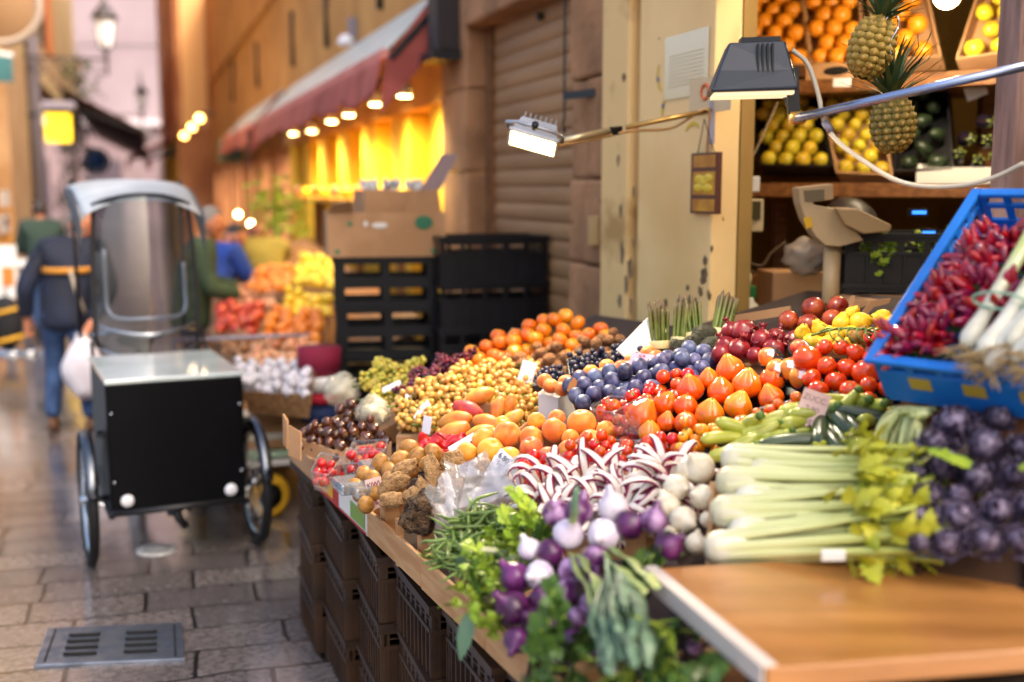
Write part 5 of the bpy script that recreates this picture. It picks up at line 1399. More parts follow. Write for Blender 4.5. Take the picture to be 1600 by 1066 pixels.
for k in range(7):
 x = -.06 + k * .022
 m.tube(curve_pts([(x, 0, .012), (x + .02, -.015, .022), (x + .012, -.045, .008), (x + .03, -.06, -.01)], 8), .0022, 5)
m.tube(curve_pts([(-.08, .01, 0), (-.02, 0, .018), (.05, .01, .016), (.10, 0, .0)], 14), .0032, 6)
m.build('stems', M_gstem, vs_)
def courgette(L, r, bend, mt, nm):
 o = protoE('courgette', '', 'courgette', nm)
 n = 12; pts = [(bend * (1 - (2 * i / n - 1) ** 2), 0, (i / n - .5) * L) for i in range(n + 1)]
 rs = [r * k for k in (.35, .8, .97, 1, 1, 1, .98, .96, .92, .86, .76, .6, .5)]
 MB().tube(pts, rs, 14).build('skin', mt, o)
 MB().tube([pts[-1], (pts[-1][0], 0, pts[-1][2] + .012)], [r * .5, r * .58], 6).build('stem_end', M_gstem, o)
 return o
M_pc = mat('pale_courgette_skin', 'b5b44a', 'a3a53a', scale=14, rough=.3, spec=.5, coat=.15, rv=.12, rh=.012, stretch=(6, 6, 1))
M_dz = mat('dark_courgette_skin', '2e3b20', '4b5a35', scale=26, rough=.3, spec=.5, coat=.2, rv=.25, stretch=(6, 6, .6))
pcs = [courgette(.105, .0165, .004, M_pc, 'pale courgettes'), courgette(.12, .0155, .010, M_pc, 'pale courgettes'), courgette(.085, .02, .0, M_pc, 'pale courgettes')]
Pz = Pile([(1110, 715), (1400, 690), (1395, 615), (1185, 640)], .6, 0)
tray('wooden_tray', 'wooden tray of pale courgettes and dark zucchini', Pile([(1118, 722), (1365, 725), (1390, 622), (1190, 645)], .6, 0), .07, .045, M_box)
cz_ = []
random.seed(6)
for px, py, k, dx, dy, dz in ((1305, 625, 1, 1, .1, -.05), (1317, 637, 0, .35, -.3, .6), (1342, 628, 2, .2, -1, .3), (1369, 637, 2, .1, -1, .4), (1350, 647, 1, 1, 0, .15), (1229, 653, 2, .5, -.2, .5), (1207, 662, 1, 1, .1, .45), (1152, 668, 0, 1, 0, -.3), (1136, 688, 1, 1, .1, -.03), (1180, 681, 1, .8, -.2, .5), (1196, 692, 1, 1, -.1, .5), (1170, 664, 2, .3, -.6, .5), (1155, 698, 0, .9, 0, .5), (1207, 707, 1, 1, -.1, .2), (1168, 707, 0, 1, 0, .25), (1294, 637, 2, .2, -1, .3), (1226, 676, 1, 1, .1, .1), (1272, 653, 1, 1, 0, -.1), (1190, 667, 0, .8, 0, .4), (1380, 655, 1, 1, .2, 0), (1330, 650, 0, 1, .2, .1), (1250, 660, 0, .9, .3, .1), (1140, 706, 0, .9, .2, .2), (1250, 640, 0, 1, .2, .1)):
 p = Pz.P(px, py); cz_.append(inst(pcs[k], p, look((dx, dy, dz), random.uniform(0, 6)), 1.0))
label_row(cz_, 'pale courgette', 'of the pale heap behind the celery')
dz_ = []
dzp = [courgette(.15, .021, .004, M_dz, 'dark zucchini'), courgette(.13, .019, .008, M_dz, 'dark zucchini')]
M_flow = mat('courgette_flower_end', 'c2c22e', 'a8ae2a', scale=20, rough=.6)
for o in dzp:
 m = MB(); m.ball(fn=lambda d: Vector((d.x, d.y, d.z * .25)) * (.022 * (.55 + .45 * abs(math.cos(2.5 * math.atan2(d.y, d.x))))) + Vector((0, 0, -.076)), nu=30, nv=8); m.build('flower_end', M_flow, o)
for px, py, k, dx, dy, dz in ((1240, 696, 0, -1, .05, -.06), (1307, 657, 0, -.2, .9, .3), (1332, 674, 1, -.2, .9, .3), (1318, 686, 1, -.1, .9, .35), (1358, 656, 0, -.9, .3, .2), (1297, 674, 1, -.1, 1, .35), (1304, 694, 1, -.1, 1, .3), (1278, 704, 1, .1, 1, .3), (1338, 700, 0, -.3, 1, .25), (1285, 676, 0, .3, 1, .35), (1350, 685, 1, -.2, 1, .3)):
 p = Pz.P(px, py, .004); dz_.append(inst(dzp[k], p, look((dx, dy, dz), random.uniform(0, 6)), 1.0))
label_row(dz_, 'dark green zucchini', 'beside the pale courgettes')
card(Pz.P(1268, 660, .03), .062, .085, -.25, -.25, .3, 'pinkish price card with a saw tooth lower edge among the courgettes', ['ZUCC.', '2.80', 'kg'], M_cardp, mat('faint_ink', 'a08478', rough=.8), saw=True, size=.22)
M_str = mat('pale_bean_strand', 'c3c58a', 'a3ab66', scale=10, rough=.5, rv=.15)
bd = thing('yardlong_bean_bundle', 'bundle of long pale green beans draped over the tray beside the artichokes', 'long beans', T(1400, 690))
random.seed(9)
for k in range(38):
 u = k / 37 + random.uniform(-.03, .03)
 a = T(1455 - 25 * u + random.uniform(-15, 15), 645 + random.uniform(-6, 8), .07 + random.uniform(-.02, .03))
 b_ = T(1375 + 65 * u, 670 + random.uniform(-6, 8), .055 + random.uniform(-.02, .015))
 c_ = T(1352 + 80 * u, 742 + random.uniform(-12, 12), -.01)
 MB().tube(curve_pts([a - bd.location, (a.lerp(b_, .6) + Vector((0, 0, .02))) - bd.location, b_ - bd.location, c_ - bd.location], 12), .0055, 6).build('bean', M_str, bd)
M_art = mat('artichoke_bract', '33253d', '94859a', scale=2.4, lo=.38, hi=.7, rough=.5, rv=.25)
def artichoke(seed):
 rnd = random.Random(seed); m = MB()
 n = 58
 m.ball(.72, M=Matrix.Translation((0, 0, -.05)), nu=16, nv=10)
 for k in range(n):
  u = k / (n - 1); a = k * 2.39996
  z = -.8 + 1.45 * u; rr = .95 * math.sqrt(max(.03, 1 - (abs(z + .12) / .98) ** 2.0)) * (1 - .12 * u)
  L = .62 - .08 * u; w_ = .33 - .10 * u; flare = .42 * (1 - u) + .10 + rnd.uniform(-.05, .14)
  ca, sa = math.cos(a), math.sin(a); vs = []
  for i in range(6):
   t = i / 5; zz = z + L * t
   r2 = .95 * math.sqrt(max(.0, 1 - min(1, abs(zz + .12) / .98) ** 2.0)); r2 = max(r2 * (1 - .12 * u), rr * .55 * (1 - t)) + flare * t ** 1.6 - .04 * (1 - t)
   ww = w_ * math.sin(PI * min(.97, .25 + .72 * t)) ** .8 if t < 1 else .03
   for j in (-1, 0, 1):
    inn = .05 * abs(j)
    x, y = r2 - inn, j * ww
    vs.append((x * ca - y * sa, x * sa + y * ca, zz))
  m.add(vs, [(i * 3 + j, i * 3 + j + 1, i * 3 + j + 4, i * 3 + j + 3) for i in range(5) for j in range(2)], 0, True)
 o = protoE('artichoke', '', 'artichoke', 'purple artichokes')
 m.build('head', M_art, o)
 MB().tube([(0, 0, -.7), (.03, 0, -1.2), (.1, .05, -1.8)], [.26, .2, .2], 10).build('stalk', mat('artichoke_stalk', '6f7a45', rough=.7), o)
 return o
arp = [artichoke(1), artichoke(2)]
Pat = Pile([(1425, 870), (1620, 870), (1620, 650), (1455, 640)], .8, 0)
az = [(1492, 663, 35), (1464, 692, 27), (1538, 696, 38), (1472, 722, 33), (1527, 748, 35), (1433, 738, 18), (1452, 777, 27), (1562, 797, 30), (1497, 806, 31), (1588, 742, 28), (1438, 806, 20), (1596, 700, 24), (1540, 845, 31), (1592, 846, 28), (1482, 850, 27), (1500, 775, 22), (1560, 655, 26), (1440, 848, 22), (1610, 795, 28)]
P3 = relax([Pat.P(a, b) for a, b, _ in az], [r_ * .9 * Pat.P(a, b).y / FP for a, b, r_ in az], it=8, k=.85)
random.seed(4)
al = [inst(arp[k % 2], p, look((random.gauss(-.35, .4), random.gauss(-.55, .3), .75), random.uniform(0, 6)), r_ * p.y / FP * .84) for k, (p, (_, _, r_)) in enumerate(zip(P3, az))]
label_row(al, 'purple artichoke', 'in the heap behind the wooden board')
tray('wooden_crate', 'wooden crate of purple artichokes behind the wooden board', Pat, .14, .02, M_brownp, th=.012, cat='crate')
def leaf(m, o, d, up, L, w_, lobes=3, curl=.3, jag=.35, mi=0, cup=.0):
 """one lobed leaf: a midrib strip with a toothed outline"""
 d = Vector(d).normalized(); up = Vector(up); sd = d.cross(up).normalized(); up = sd.cross(d)
 n = lobes * 2 + 2; vs = []
 for i in range(n + 1):
  t = i / n
  ww = w_ * math.sin(PI * min(.98, .12 + .86 * t)) * (1 - (jag if i % 2 else 0))
  c_ = Vector(o) + d * (L * t) + up * (curl * L * (t - t * t * 1.6))
  vs += [c_ - sd * ww + up * cup * ww, c_, c_ + sd * ww + up * cup * ww]
 m.add(vs, [(i * 3 + j, i * 3 + j + 1, i * 3 + j + 4, i * 3 + j + 3) for i in range(n) for j in range(2)], mi, True)
M_lg = mat('light_green_leaf', '9aac35', '7f9a2c', scale=20, rough=.45, rv=.2)
for k, (px, py, lab) in enumerate(((1474, 757, 'light green artichoke leaf lying on the purple heads'), (1448, 745, 'smaller green leaf tucked at the left of the artichokes'), (1590, 775, 'green leaf standing between the rightmost artichokes'))):
 o = thing('artichoke_leaf', lab, 'leaf', Pat.P(px, py, .05)); m = MB()
 leaf(m, (0, 0, 0), (1, -.4, -.2 + .5 * (k == 2)), (0, -.4, 1), .065, .02, 3, .25, .2); m.build('blade', M_lg, o)
M_rw = mat('radicchio_rib', 'f2eae0', 'e6d8cc', scale=20, rough=.4, spec=.5); M_rr = mat('radicchio_edge', '86184a', 'a02c5c', scale=20, rough=.4, spec=.5)
def radicchio(seed):
 rnd = random.Random(seed); o = protoE('radicchio', '', 'radicchio', 'radicchio heads')
 for k in range(11):
  a = rnd.uniform(0, 2 * PI); sp = rnd.uniform(.2, 1)
  L = rnd.uniform(.15, .23); cu = rnd.uniform(2.4, 4.6); tw = rnd.uniform(-.6, .6)
  pts = []; ang = 1.2; p = Vector((.012 * math.cos(a), .012 * math.sin(a), 0)); n = 14
  for i in range(n + 1):
   pts.append(p.copy()); t = i / n
   ang2 = PI / 2 - .35 * sp - cu * max(0, t - .35) ** 1.3 * 1.6
   hd = Vector((math.cos(a + tw * t), math.sin(a + tw * t), 0))
   p = p + (hd * math.cos(ang2) + Vector((0, 0, 1)) * math.sin(ang2)) * (L / n)
  m = MB(); vs = []
  for i, q in enumerate(pts):
   t = i / n; tan = (pts[min(i + 1, n)] - pts[max(i - 1, 0)]).normalized(); sd = Vector((-math.sin(a), math.cos(a), 0)); nn = sd.cross(tan)
   w_ = .0056 * (1 + .6 * math.sin(PI * t)) * (1 - .6 * t ** 4); h = .0035 * (1 - .5 * t)
   e = .65 + 1.1 * t
   for (x, y) in ((-w_ - w_ * .5 * e, h * 1.5), (-w_, 0), (-w_ * .5, -h), (w_ * .5, -h), (w_, 0), (w_ + w_ * .5 * e, h * 1.5), (w_ * .7, h * .8), (-w_ * .7, h * .8)):
    vs.append(q + sd * x + nn * y)
  N = 8
  for i in range(n):
   for j in range(N):
    j2 = (j + 1) % N
    m.f.append((i * N + j, i * N + j2, (i + 1) * N + j2, (i + 1) * N + j)); m.m.append(1 if j in (0, 4) else 0); m.s.append(True)
  m.v = [tuple(v) for v in vs]
  m.build('leaf', [M_rw, M_rr], o)
 MB().tube([(0, 0, .02), (0, 0, -.05), (.01, 0, -.08)], [.016, .011, .003], 8).build('root', mat('radicchio_root', 'b5977a', rough=.8), o)
 return o
rdp = [radicchio(s_) for s_ in (1, 2, 3)]
Prd = Pile([(835, 800), (1010, 800), (1060, 715), (870, 705)], .7, 0)
tray('wooden_tray', 'wooden tray of curled radicchio in front of the cherry tomatoes', Prd, .10, .06, M_box)
random.seed(15); rl = []
for px, py in ((858, 765), (885, 745), (905, 775), (925, 735), (945, 758), (965, 780), (975, 738), (1000, 752), (1015, 728), (1035, 748), (880, 785), (930, 790), (1050, 730), (990, 775), (862, 735)):
 p = Prd.P(px, py, -.07); rl.append(inst(rdp[len(rl) % 3], p, look((random.gauss(-.1, .35), random.gauss(-.55, .25), .8), random.uniform(0, 6)), random.uniform(.85, 1.05)))
label_row(rl, 'curled radicchio head', 'in the tray before the cherry tomatoes')
M_gb = mat('green_bean_skin', '5d7a34', '7d934a', scale=14, rough=.4, rv=.3)
bps = []
for s_ in range(3):
 rnd = random.Random(s_); L = .11
 pts = curve_pts([(0, 0, -L / 2), (.006 + .006 * s_, 0, -L * .15), (.008, .004 * s_, L * .15), (0, 0, L / 2)], 9)
 bps.append(proto1('green_bean', MB().tube(pts, [.0012, .0032, .0037, .0038, .0038, .0038, .0037, .0034, .0026, .0012], 7), M_gb, 'green bean in the loose heap behind the plank lip', 'green bean', 'loose green beans'))
Pgb = Pile([(672, 850), (735, 912), (845, 812), (745, 785)], .55, 0)
random.seed(22)
for k in range(230):
 u, v = random.random(), random.random()
 p = Pgb.uv(u, v, random.uniform(-.05, .012) + .02 * math.sin(PI * u) * math.sin(PI * v))
 a = random.gauss(2.2, .8)
 inst(random.choice(bps), p, look((math.cos(a), math.sin(a), random.gauss(0, .22)), random.uniform(0, 6)), random.uniform(.8, 1.1))
M_pars = [mat('parsley_leaf', 'a3b83c', '7fa030', scale=14, rough=.4, rv=.25), mat('deep_parsley_leaf', '46642a', '33501f', scale=14, rough=.45, rv=.3)]
def parsley(seed, mt):
 rnd = random.Random(seed); o = protoE('parsley_bunch', '', 'parsley', 'parsley bunches'); m = MB(); s_ = MB()
 for k in range(9):
  a = rnd.uniform(-1.0, 1.0); b_ = rnd.uniform(-.2, .9); d = Vector((math.sin(a), .3 * rnd.uniform(-1, 1), math.cos(a))).normalized(); L = rnd.uniform(.09, .16)
  e = d * L + Vector((0, 0, -.02 * rnd.random())); s_.tube([(0, 0, 0), d * L * .5 + Vector((0, .01, 0)), e], .0022, 5)
  for j in range(5):
   aa = j * 1.25 + rnd.random(); dd = (d + Vector((math.cos(aa), math.sin(aa) * .8, rnd.uniform(-.3, .6)))).normalized()
   leaf(m, e - d * .012 * j, dd, (rnd.uniform(-.3, .3), -.6, 1), rnd.uniform(.03, .045), rnd.uniform(.012, .018), 3, rnd.uniform(-.2, .5), .42, cup=rnd.uniform(-.3, .3))
 m.build('leaves', mt, o); s_.build('stems', M_lg, o); return o
prp = [parsley(1, M_pars[0]), parsley(2, M_pars[0]), parsley(3, M_pars[1])]
random.seed(31); pl_ = []
for px, py, k, lf in ((842, 815, 0, .02), (832, 848, 1, .01), (790, 880, 1, .01), (825, 890, 2, .02), (765, 905, 0, .0), (790, 915, 0, .02), (775, 950, 1, .0), (748, 945, 2, .0), (790, 975, 0, -.01), (845, 870, 2, .0)):
 p = T(px, py, lf - .02); pl_.append(inst(prp[k], p, look((random.gauss(-.4, .4), random.gauss(-.6, .4), .45), random.uniform(0, 6)), random.uniform(.6, .85)))
label_row(pl_, 'leafy parsley bunch', 'spilling over the plank lip')
hl = thing('hanging_leaf', 'blue green leaf hanging down over the plank lip below the parsley', 'leaf', T(738, 955, .02)); m = MB()
leaf(m, (0, 0, .0), (-.3, -.25, -1), (-.6, -.6, .3), .1, .024, 4, .1, .12); m.build('blade', mat('blue_green_leaf', '6d8a6a', '557355', scale=10, rough=.5), hl)
def onion_mat(n_, a, b, lo=.4, hi=.62): return mat(n_, a, b, scale=.9, lo=lo, hi=hi, rough=.28, spec=.5, coat=.2, stretch=(1.5, 1.5, .4), rv=.1, detail=3)
M_on = [onion_mat('purple_onion_skin', '3d0f3a', '6a2a66'), onion_mat('lilac_onion_skin', '5c2258', 'b08ab2', .4, .62), onion_mat('white_onion_skin', 'd9cfd8', 'b9a4bf', .45, .75)]
M_leek = mat('onion_stalk', 'b5bd7a', '7d9a5a', scale=5, rough=.45, zc=[(1.6, 3.2, '6f8f74')])
def onion(mt, stalk):
 o = protoE('onion', '', 'onion', 'red onions with green stalks')
 MB().lathe([(0, -.86), (.12, -.9), (.55, -.72), (.9, -.3), (1, .08), (.88, .45), (.6, .76), (.34, 1.0), (.26, 1.25), (.24, 1.45), (0, 1.47)], 22, fn=lambda v, a: (v[0] * (1 + .02 * math.cos(3 * a)), v[1] * (1 + .02 * math.sin(2 * a)), v[2])).build('bulb', mt, o)
 r_ = MB()
 for k in range(12):
  a = k * 2.4; q = .1 * math.sqrt(k / 12)
  r_.tube([(q * math.cos(a), q * math.sin(a), -.86), (q * 2 * math.cos(a), q * 2 * math.sin(a), -1.02), (q * 3.4 * math.cos(a + .4), q * 3.4 * math.sin(a + .4), -1.12)], .012, 4)
 r_.build('roots', mat('onion_root', 'b8a684', rough=.9), o)
 if stalk:
  MB().tube(curve_pts([(0, 0, 1.3), (.1, 0, 2.2), (.1, .2, 3.2), (.4, .3, 4.4)], 10), [.24, .24, .25, .26, .28, .28, .26, .24, .22, .2, .1], 9).build('stalk', M_leek, o)
 return o
onp = [onion(M_on[0], 0), onion(M_on[1], 0), onion(M_on[2], 0), onion(M_on[0], 1), onion(M_on[1], 1), onion(M_on[2], 1)]
Pon = Pile([(780, 1040), (1000, 1060), (1040, 800), (850, 780)], 1.05, .02)
oz = [(884, 838, 27, 5, (.1, -.5, .6)), (947, 838, 28, 2, (-.3, -.8, .1)), (904, 800, 25, 1, (.3, .2, 1)), (868, 800, 24, 4, (.3, .6, -.4)), (960, 796, 27, 2, (-.2, .1, 1)), (982, 820, 26, 0, (.6, -.3, .5)), (1013, 815, 24, 1, (.2, .1, 1)), (844, 896, 26, 2, (-.5, -.7, .2)), (808, 903, 27, 0, (-.6, .2, .6)), (856, 864, 24, 0, (.6, .4, .2)), (897, 896, 26, 1, (.4, -.7, .5)), (876, 926, 26, 1, (-.2, -.9, -.2)), (812, 954, 32, 0, (-.6, -.2, .6)), (815, 996, 24, 0, (-.3, -.8, -.4)), (903, 962, 22, 4, (.7, -.3, -.5)), (963, 966, 27, 3, (.3, -.3, -.8)), (935, 1018, 19, 1, (0, -.8, .3)), (947, 1052, 23, 1, (-.3, -.7, .4)), (1044, 853, 26, 0, (.5, -.4, .5)), (1084, 1012, 14, 1, (.4, -.6, .4)), (833, 860, 20, 2, (-.4, 0, .8)), (926, 922, 22, 0, (.2, .3, .9)), (1053, 1036, 15, 0, (.5, -.6, .2)), (862, 985, 24, 0, (-.2, .3, .8)), (925, 870, 24, 4, (.6, .4, -.6)), (850, 940, 22, 0, (0, .4, .8)), (840, 975, 26, 0, (-.4, -.5, .5)), (885, 1000, 24, 0, (.2, -.7, .4)), (920, 940, 22, 1, (.3, -.8, .2)), (990, 1000, 20, 0, (.2, -.7, .3)), (860, 1020, 22, 1, (-.3, -.7, .3)), (1010, 1050, 18, 0, (.1, -.7, .4)), (905, 1045, 20, 0, (-.2, -.6, .6))]
P3 = relax([Pon.P(a, b) for a, b, *_ in oz], [q[2] * .92 * Pon.P(q[0], q[1]).y / FP for q in oz], it=8, k=.9)
random.seed(8)
ol_ = [inst(onp[q[3]], p, look(q[4], random.uniform(0, 6)), q[2] * p.y / FP * .97) for p, q in zip(P3, oz)]
ol_.sort(key=lambda o: -o.location.y)
label_row(ol_[:17], 'red onion', 'in the farther half of the near heap'); label_row(ol_[17:], 'red onion', 'in the nearer half of the near heap')
ob_ = tray('onion_crate', 'wooden crate under the red onions at the near end of the stall', Pile([(800, 1075), (1105, 1062), (1060, 800), (860, 800)], .75, -.02), .15, .05, M_brownp, th=.012, cat='crate')
M_top = mat('onion_leaf', '6a8268', '3a5440', scale=6, rough=.5, rv=.35, rh=.02, stretch=(8, 8, 1)); M_topy = mat('pale_onion_leaf', 'a3ac6c', '72884e', scale=6, rough=.5, rv=.15)
random.seed(40); tops_ = []
for k, (px0, py0, px1, py1, px2, py2, lf) in enumerate(((905, 845, 940, 890, 965, 930, .06), (925, 850, 960, 880, 990, 920, .07), (980, 845, 1030, 870, 1075, 892, .07), (1000, 835, 1060, 860, 1105, 885, .07), (1000, 860, 985, 930, 985, 1005, .08), (1010, 865, 1010, 940, 1020, 1000, .085), (1020, 870, 1040, 940, 1045, 1010, .08), (1030, 875, 1060, 930, 1085, 985, .07), (990, 880, 960, 940, 975, 1000, .08), (1015, 900, 1000, 960, 990, 1020, .07), (1040, 880, 1075, 950, 1080, 1010, .06), (985, 900, 1025, 960, 1060, 1000, .075))):
 px0, px1, px2 = [895 + (q - 905) * .68 for q in (px0, px1, px2)]; py0 += 22; py1 += 30; py2 += 34
 a, b_, c_ = T(px0, py0, lf), T(px1, py1, lf + .015), T(px2, py2, lf - .015)
 o = thing('onion_leaf', '', 'onion leaf', a, 0, 'onion tops hanging by the board'); pts = curve_pts([(0, 0, 0), b_ - a, c_ - a], 12); vs = []
 wv = (.016 if k > 3 else .013)
 for i, q in enumerate(pts):
  t = (pts[min(i + 1, 12)] - pts[max(i - 1, 0)]).normalized(); sd = t.cross(Vector((.3, -.9, .4))).normalized(); nn = sd.cross(t); w_ = wv * (1 - .55 * (i / 12) ** 2)
  for j in range(6):
   an = 2 * PI * j / 6; vs.append(q + sd * (w_ * (1 + .35 * math.sin(i * .8 + k * 2)) * math.cos(an)) + nn * (w_ * .15 * math.sin(an) + .004 * math.sin(i * 1.3 + k)))
 m = MB(); m.add(vs, [(i * 6 + j, i * 6 + (j + 1) % 6, (i + 1) * 6 + (j + 1) % 6, (i + 1) * 6 + j) for i in range(12) for j in range(6)], 0, True)
 m.build('blade', M_topy if k < 4 else M_top, o); tops_.append(o)
label_row(tops_, 'long green onion leaf', 'hanging beside the board')
random.seed(41); gl_ = []
for px, py, lf in ((878, 1010, .0), (1025, 1030, .01), (1050, 985, .02), (985, 1040, .0), (1000, 980, -.01), (960, 930, -.01), (930, 990, -.02), (900, 1050, -.01), (1070, 1040, .0), (850, 1040, .0), (985, 915, -.02)):
 gl_.append(inst(prp[2], T(px, py, lf), look((random.gauss(-.1, .5), -.7, random.gauss(.1, .4)), random.uniform(0, 6)), .9))
label_row(gl_, 'dark green leaf bunch', 'among the near red onions')
won = protoE('white_onion', '', 'onion', 'white onions at the celery roots')
MB().lathe([(0, -.9), (.3, -.86), (.75, -.6), (.98, -.1), (.95, .3), (.66, .72), (.3, 1.0), (.16, 1.3), (0, 1.32)], 22).build('bulb', mat('white_onion_bulb', 'e3d9c2', 'cdb896', scale=1, lo=.45, hi=.75, rough=.3, coat=.15, stretch=(2, 2, .4)), won)
Pwo = Pile([(1030, 870), (1110, 870), (1125, 720), (1060, 720)], .9, .0)
wl_ = []
for px, py, r_, ax in ((1093, 732, 27, (-.4, -.4, .6)), (1057, 762, 23, (.4, -.8, .2)), (1098, 777, 22, (-.6, -.4, .3)), (1043, 792, 23, (-.3, .3, .8)), (1067, 812, 24, (.5, -.8, -.1)), (1105, 812, 14, (.3, -.8, .3)), (1087, 850, 19, (.2, .3, .9)), (1046, 834, 13, (.2, -.7, .5)), (1075, 735, 20, (0, .5, .6))):
 p = Pwo.P(px, py); wl_.append(inst(won, p, look(ax, random.uniform(0, 6)), r_ * p.y / FP * .97))
label_row(wl_, 'white onion', 'at the root ends of the celery')
M_ce = mat('celery_stalk', 'dcd6b4', 'cccb94', scale=16, rough=.4, spec=.5, stretch=(9, 9, .5), zc=[(.02, .09, 'c8ca8e'), (.14, .36, 'aab24a')])
M_cb = mat('celery_heart', 'e2dac4', 'd0caa4', scale=6, rough=.4)
M_cl = mat('celery_leaf', 'c2bc30', 'a3a82a', scale=16, rough=.45, rv=.2)
def celery(seed):
 rnd = random.Random(seed); o = protoE('celery', '', 'celery', 'heads of celery')
 m = MB(); m.lathe([(0, -.012), (.02, -.012), (.030, .0), (.035, .02), (.034, .06), (.026, .1), (0, .12)], 18, fn=lambda v, a: (v[0] * (1 + .06 * math.cos(7 * a + seed)), v[1] * (1 + .06 * math.cos(7 * a + seed)), v[2])); m.build('base', M_cb, o)
 lf = MB()
 for k in range(9):
  a = 2 * PI * k / 9 + rnd.uniform(-.2, .2); ca, sa = math.cos(a), math.sin(a); L = rnd.uniform(.33, .42); sp = rnd.uniform(.9, 1.5)
  vs = []; n = 12
  for i in range(n + 1):
   t = i / n; rr = .027 + .018 * t * sp + .02 * t ** 3 * rnd.uniform(.5, 1); z = .015 + L * t; w_ = .014 * (1 - .45 * t); d = .008 * (1 - .4 * t)
   for (x, y) in ((-w_, -.002), (-w_ * .8, d * .5), (0, d), (w_ * .8, d * .5), (w_, -.002), (w_ * .5, d * .25), (-w_ * .5, d * .25)):
    vs.append(((rr + y) * ca - x * sa, (rr + y) * sa + x * ca, z))
  mm = MB(); mm.add(vs, [(i * 7 + j, i * 7 + (j + 1) % 7, (i + 1) * 7 + (j + 1) % 7, (i + 1) * 7 + j) for i in range(n) for j in range(7)] + [tuple(range(n * 7, n * 7 + 7))], 0, True)
  mm.build('stalk', M_ce, o)
  for j in range(3):
   t = rnd.uniform(.62, .92); rr = .05 + .03 * t
   leaf(lf, (rr * ca, rr * sa, .015 + L * t), (ca * rnd.uniform(.2, 1) - sa * rnd.uniform(-.8, .8), sa * rnd.uniform(.2, 1) + ca * rnd.uniform(-.8, .8), rnd.uniform(.2, 1)), (ca, sa, rnd.uniform(-.5, .5)), rnd.uniform(.035, .065), rnd.uniform(.014, .024), 3, rnd.uniform(-.3, .6), .4, cup=rnd.uniform(-.5, .5))
 lf.build('leaves', M_cl, o)
 return o
cep = [celery(1), celery(2)]
Pce = Pile([(1100, 890), (1440, 870), (1430, 705), (1110, 700)], .85, .0)
cel = []
for px, py, px2, py2, sc_ in ((1138, 716, 1400, 740, .92), (1132, 752, 1420, 775, 1.0), (1122, 800, 1430, 795, 1.02), (1112, 858, 1425, 832, 1.02), (1150, 832, 1420, 815, .9), (1180, 735, 1420, 760, .85), (1160, 778, 1425, 790, .9)):
 a, b_ = Pce.P(px, py, .0), Pce.P(px2, py2, .0)
 cel.append(inst(cep[len(cel) % 2], a, look(b_ - a, random.uniform(0, 6)), sc_))
label_row(cel, 'pale celery head', 'lying behind the wooden board')
tray('wooden_crate', 'wooden crate under the celery heads', Pce, .12, .05, M_box, th=.012, cat='crate')
tg = thing('white_tag', 'small white plastic tag on the nearest celery, at the edge of the board', 'tag', atz(1302, 868, 1.09)); MB().box((0, 0, 0), (.045, .006, .022)).build('clip', M_white, tg, bevel=.004)
zb = 1.05
A, B_, C_ = atz(1012, 888, zb), atz(1198, 1044, zb), atz(1545, 858, zb)
D_ = B_ + (C_ - A) * 1.25; C_ = A + (C_ - A) * 1.25
C2 = atz(1545, 858, zb); E2 = atz(1640, 905, zb)
bw = thing('wooden_board', 'thick varnished wooden board at the near corner of the stall with a pale edge', 'board', A)
poly = [Vector((0, 0, 0)), B_ - A, (D_ - A), E2 - A, C2 - A]
M_bd = mat('varnished_board', 'b57b42', '97622f', scale=2.2, lo=.35, hi=.7, rough=.28, spec=.5, coat=.25, stretch=(1.2, 7, 7), bump=.05, bscale=30, spots=('7a4420', 3.1, .07))
m = MB(); n = len(poly); vs = [(p.x, p.y, 0) for p in poly] + [(p.x, p.y, -.038) for p in poly]
MB().add(vs, [tuple(range(n - 1, -1, -1))[::-1] if False else tuple(range(n)), tuple(range(2 * n - 1, n - 1, -1))] + [((i + 1) % n, i, n + i, n + (i + 1) % n) for i in range(n)]).build('board_top', M_bd, bw, bevel=.004)
d_ = (B_ - A).normalized(); s_ = Vector((d_.y, -d_.x, 0)); s_ = s_ if s_.x < 0 else -s_
eb = MB(); q0, q1 = Vector((0, 0, 0)), (B_ - A)
eb.add([q0 + s_ * .0002, q1 + s_ * .0002, q1 + s_ * .006, q0 + s_ * .006] + [v - Vector((0, 0, .016)) for v in (q0 + s_ * .0002, q1 + s_ * .0002, q1 + s_ * .006, q0 + s_ * .006)], [(0, 1, 2, 3), (7, 6, 5, 4), (0, 4, 5, 1), (1, 5, 6, 2), (2, 6, 7, 3), (3, 7, 4, 0)])
eb2 = MB(); eb2.add([q0 + s_ * .0062 + Vector((0, 0, .002)), q1 + s_ * .0062 + Vector((0, 0, .002)), q1 - s_ * .016 + Vector((0, 0, .003)), q0 - s_ * .016 + Vector((0, 0, .003)), q0 + s_ * .0062 - Vector((0, 0, .03)), q1 + s_ * .0062 - Vector((0, 0, .03))], [(0, 1, 2, 3), (0, 4, 5, 1)])
eb2.build('edge_band', mat('pale_edge_band', 'cdbfb4', rough=.5), bw, solid=.004)
for p in (poly[0] + (B_ - A) * .3 + (C2 - A) * .15, (C2 - A) * .8 + (B_ - A) * .2, (B_ - A) * .9 + (C2 - A) * .9):
 MB().box2((p.x - .02, p.y - .02, -zb), (p.x + .02, p.y + .02, -.039)).build('leg', M_wood, bw)
M_skin = mat('skin', 'c98a68', 'b87656', scale=6, rough=.55, sss=.15, sssr=(.01,))
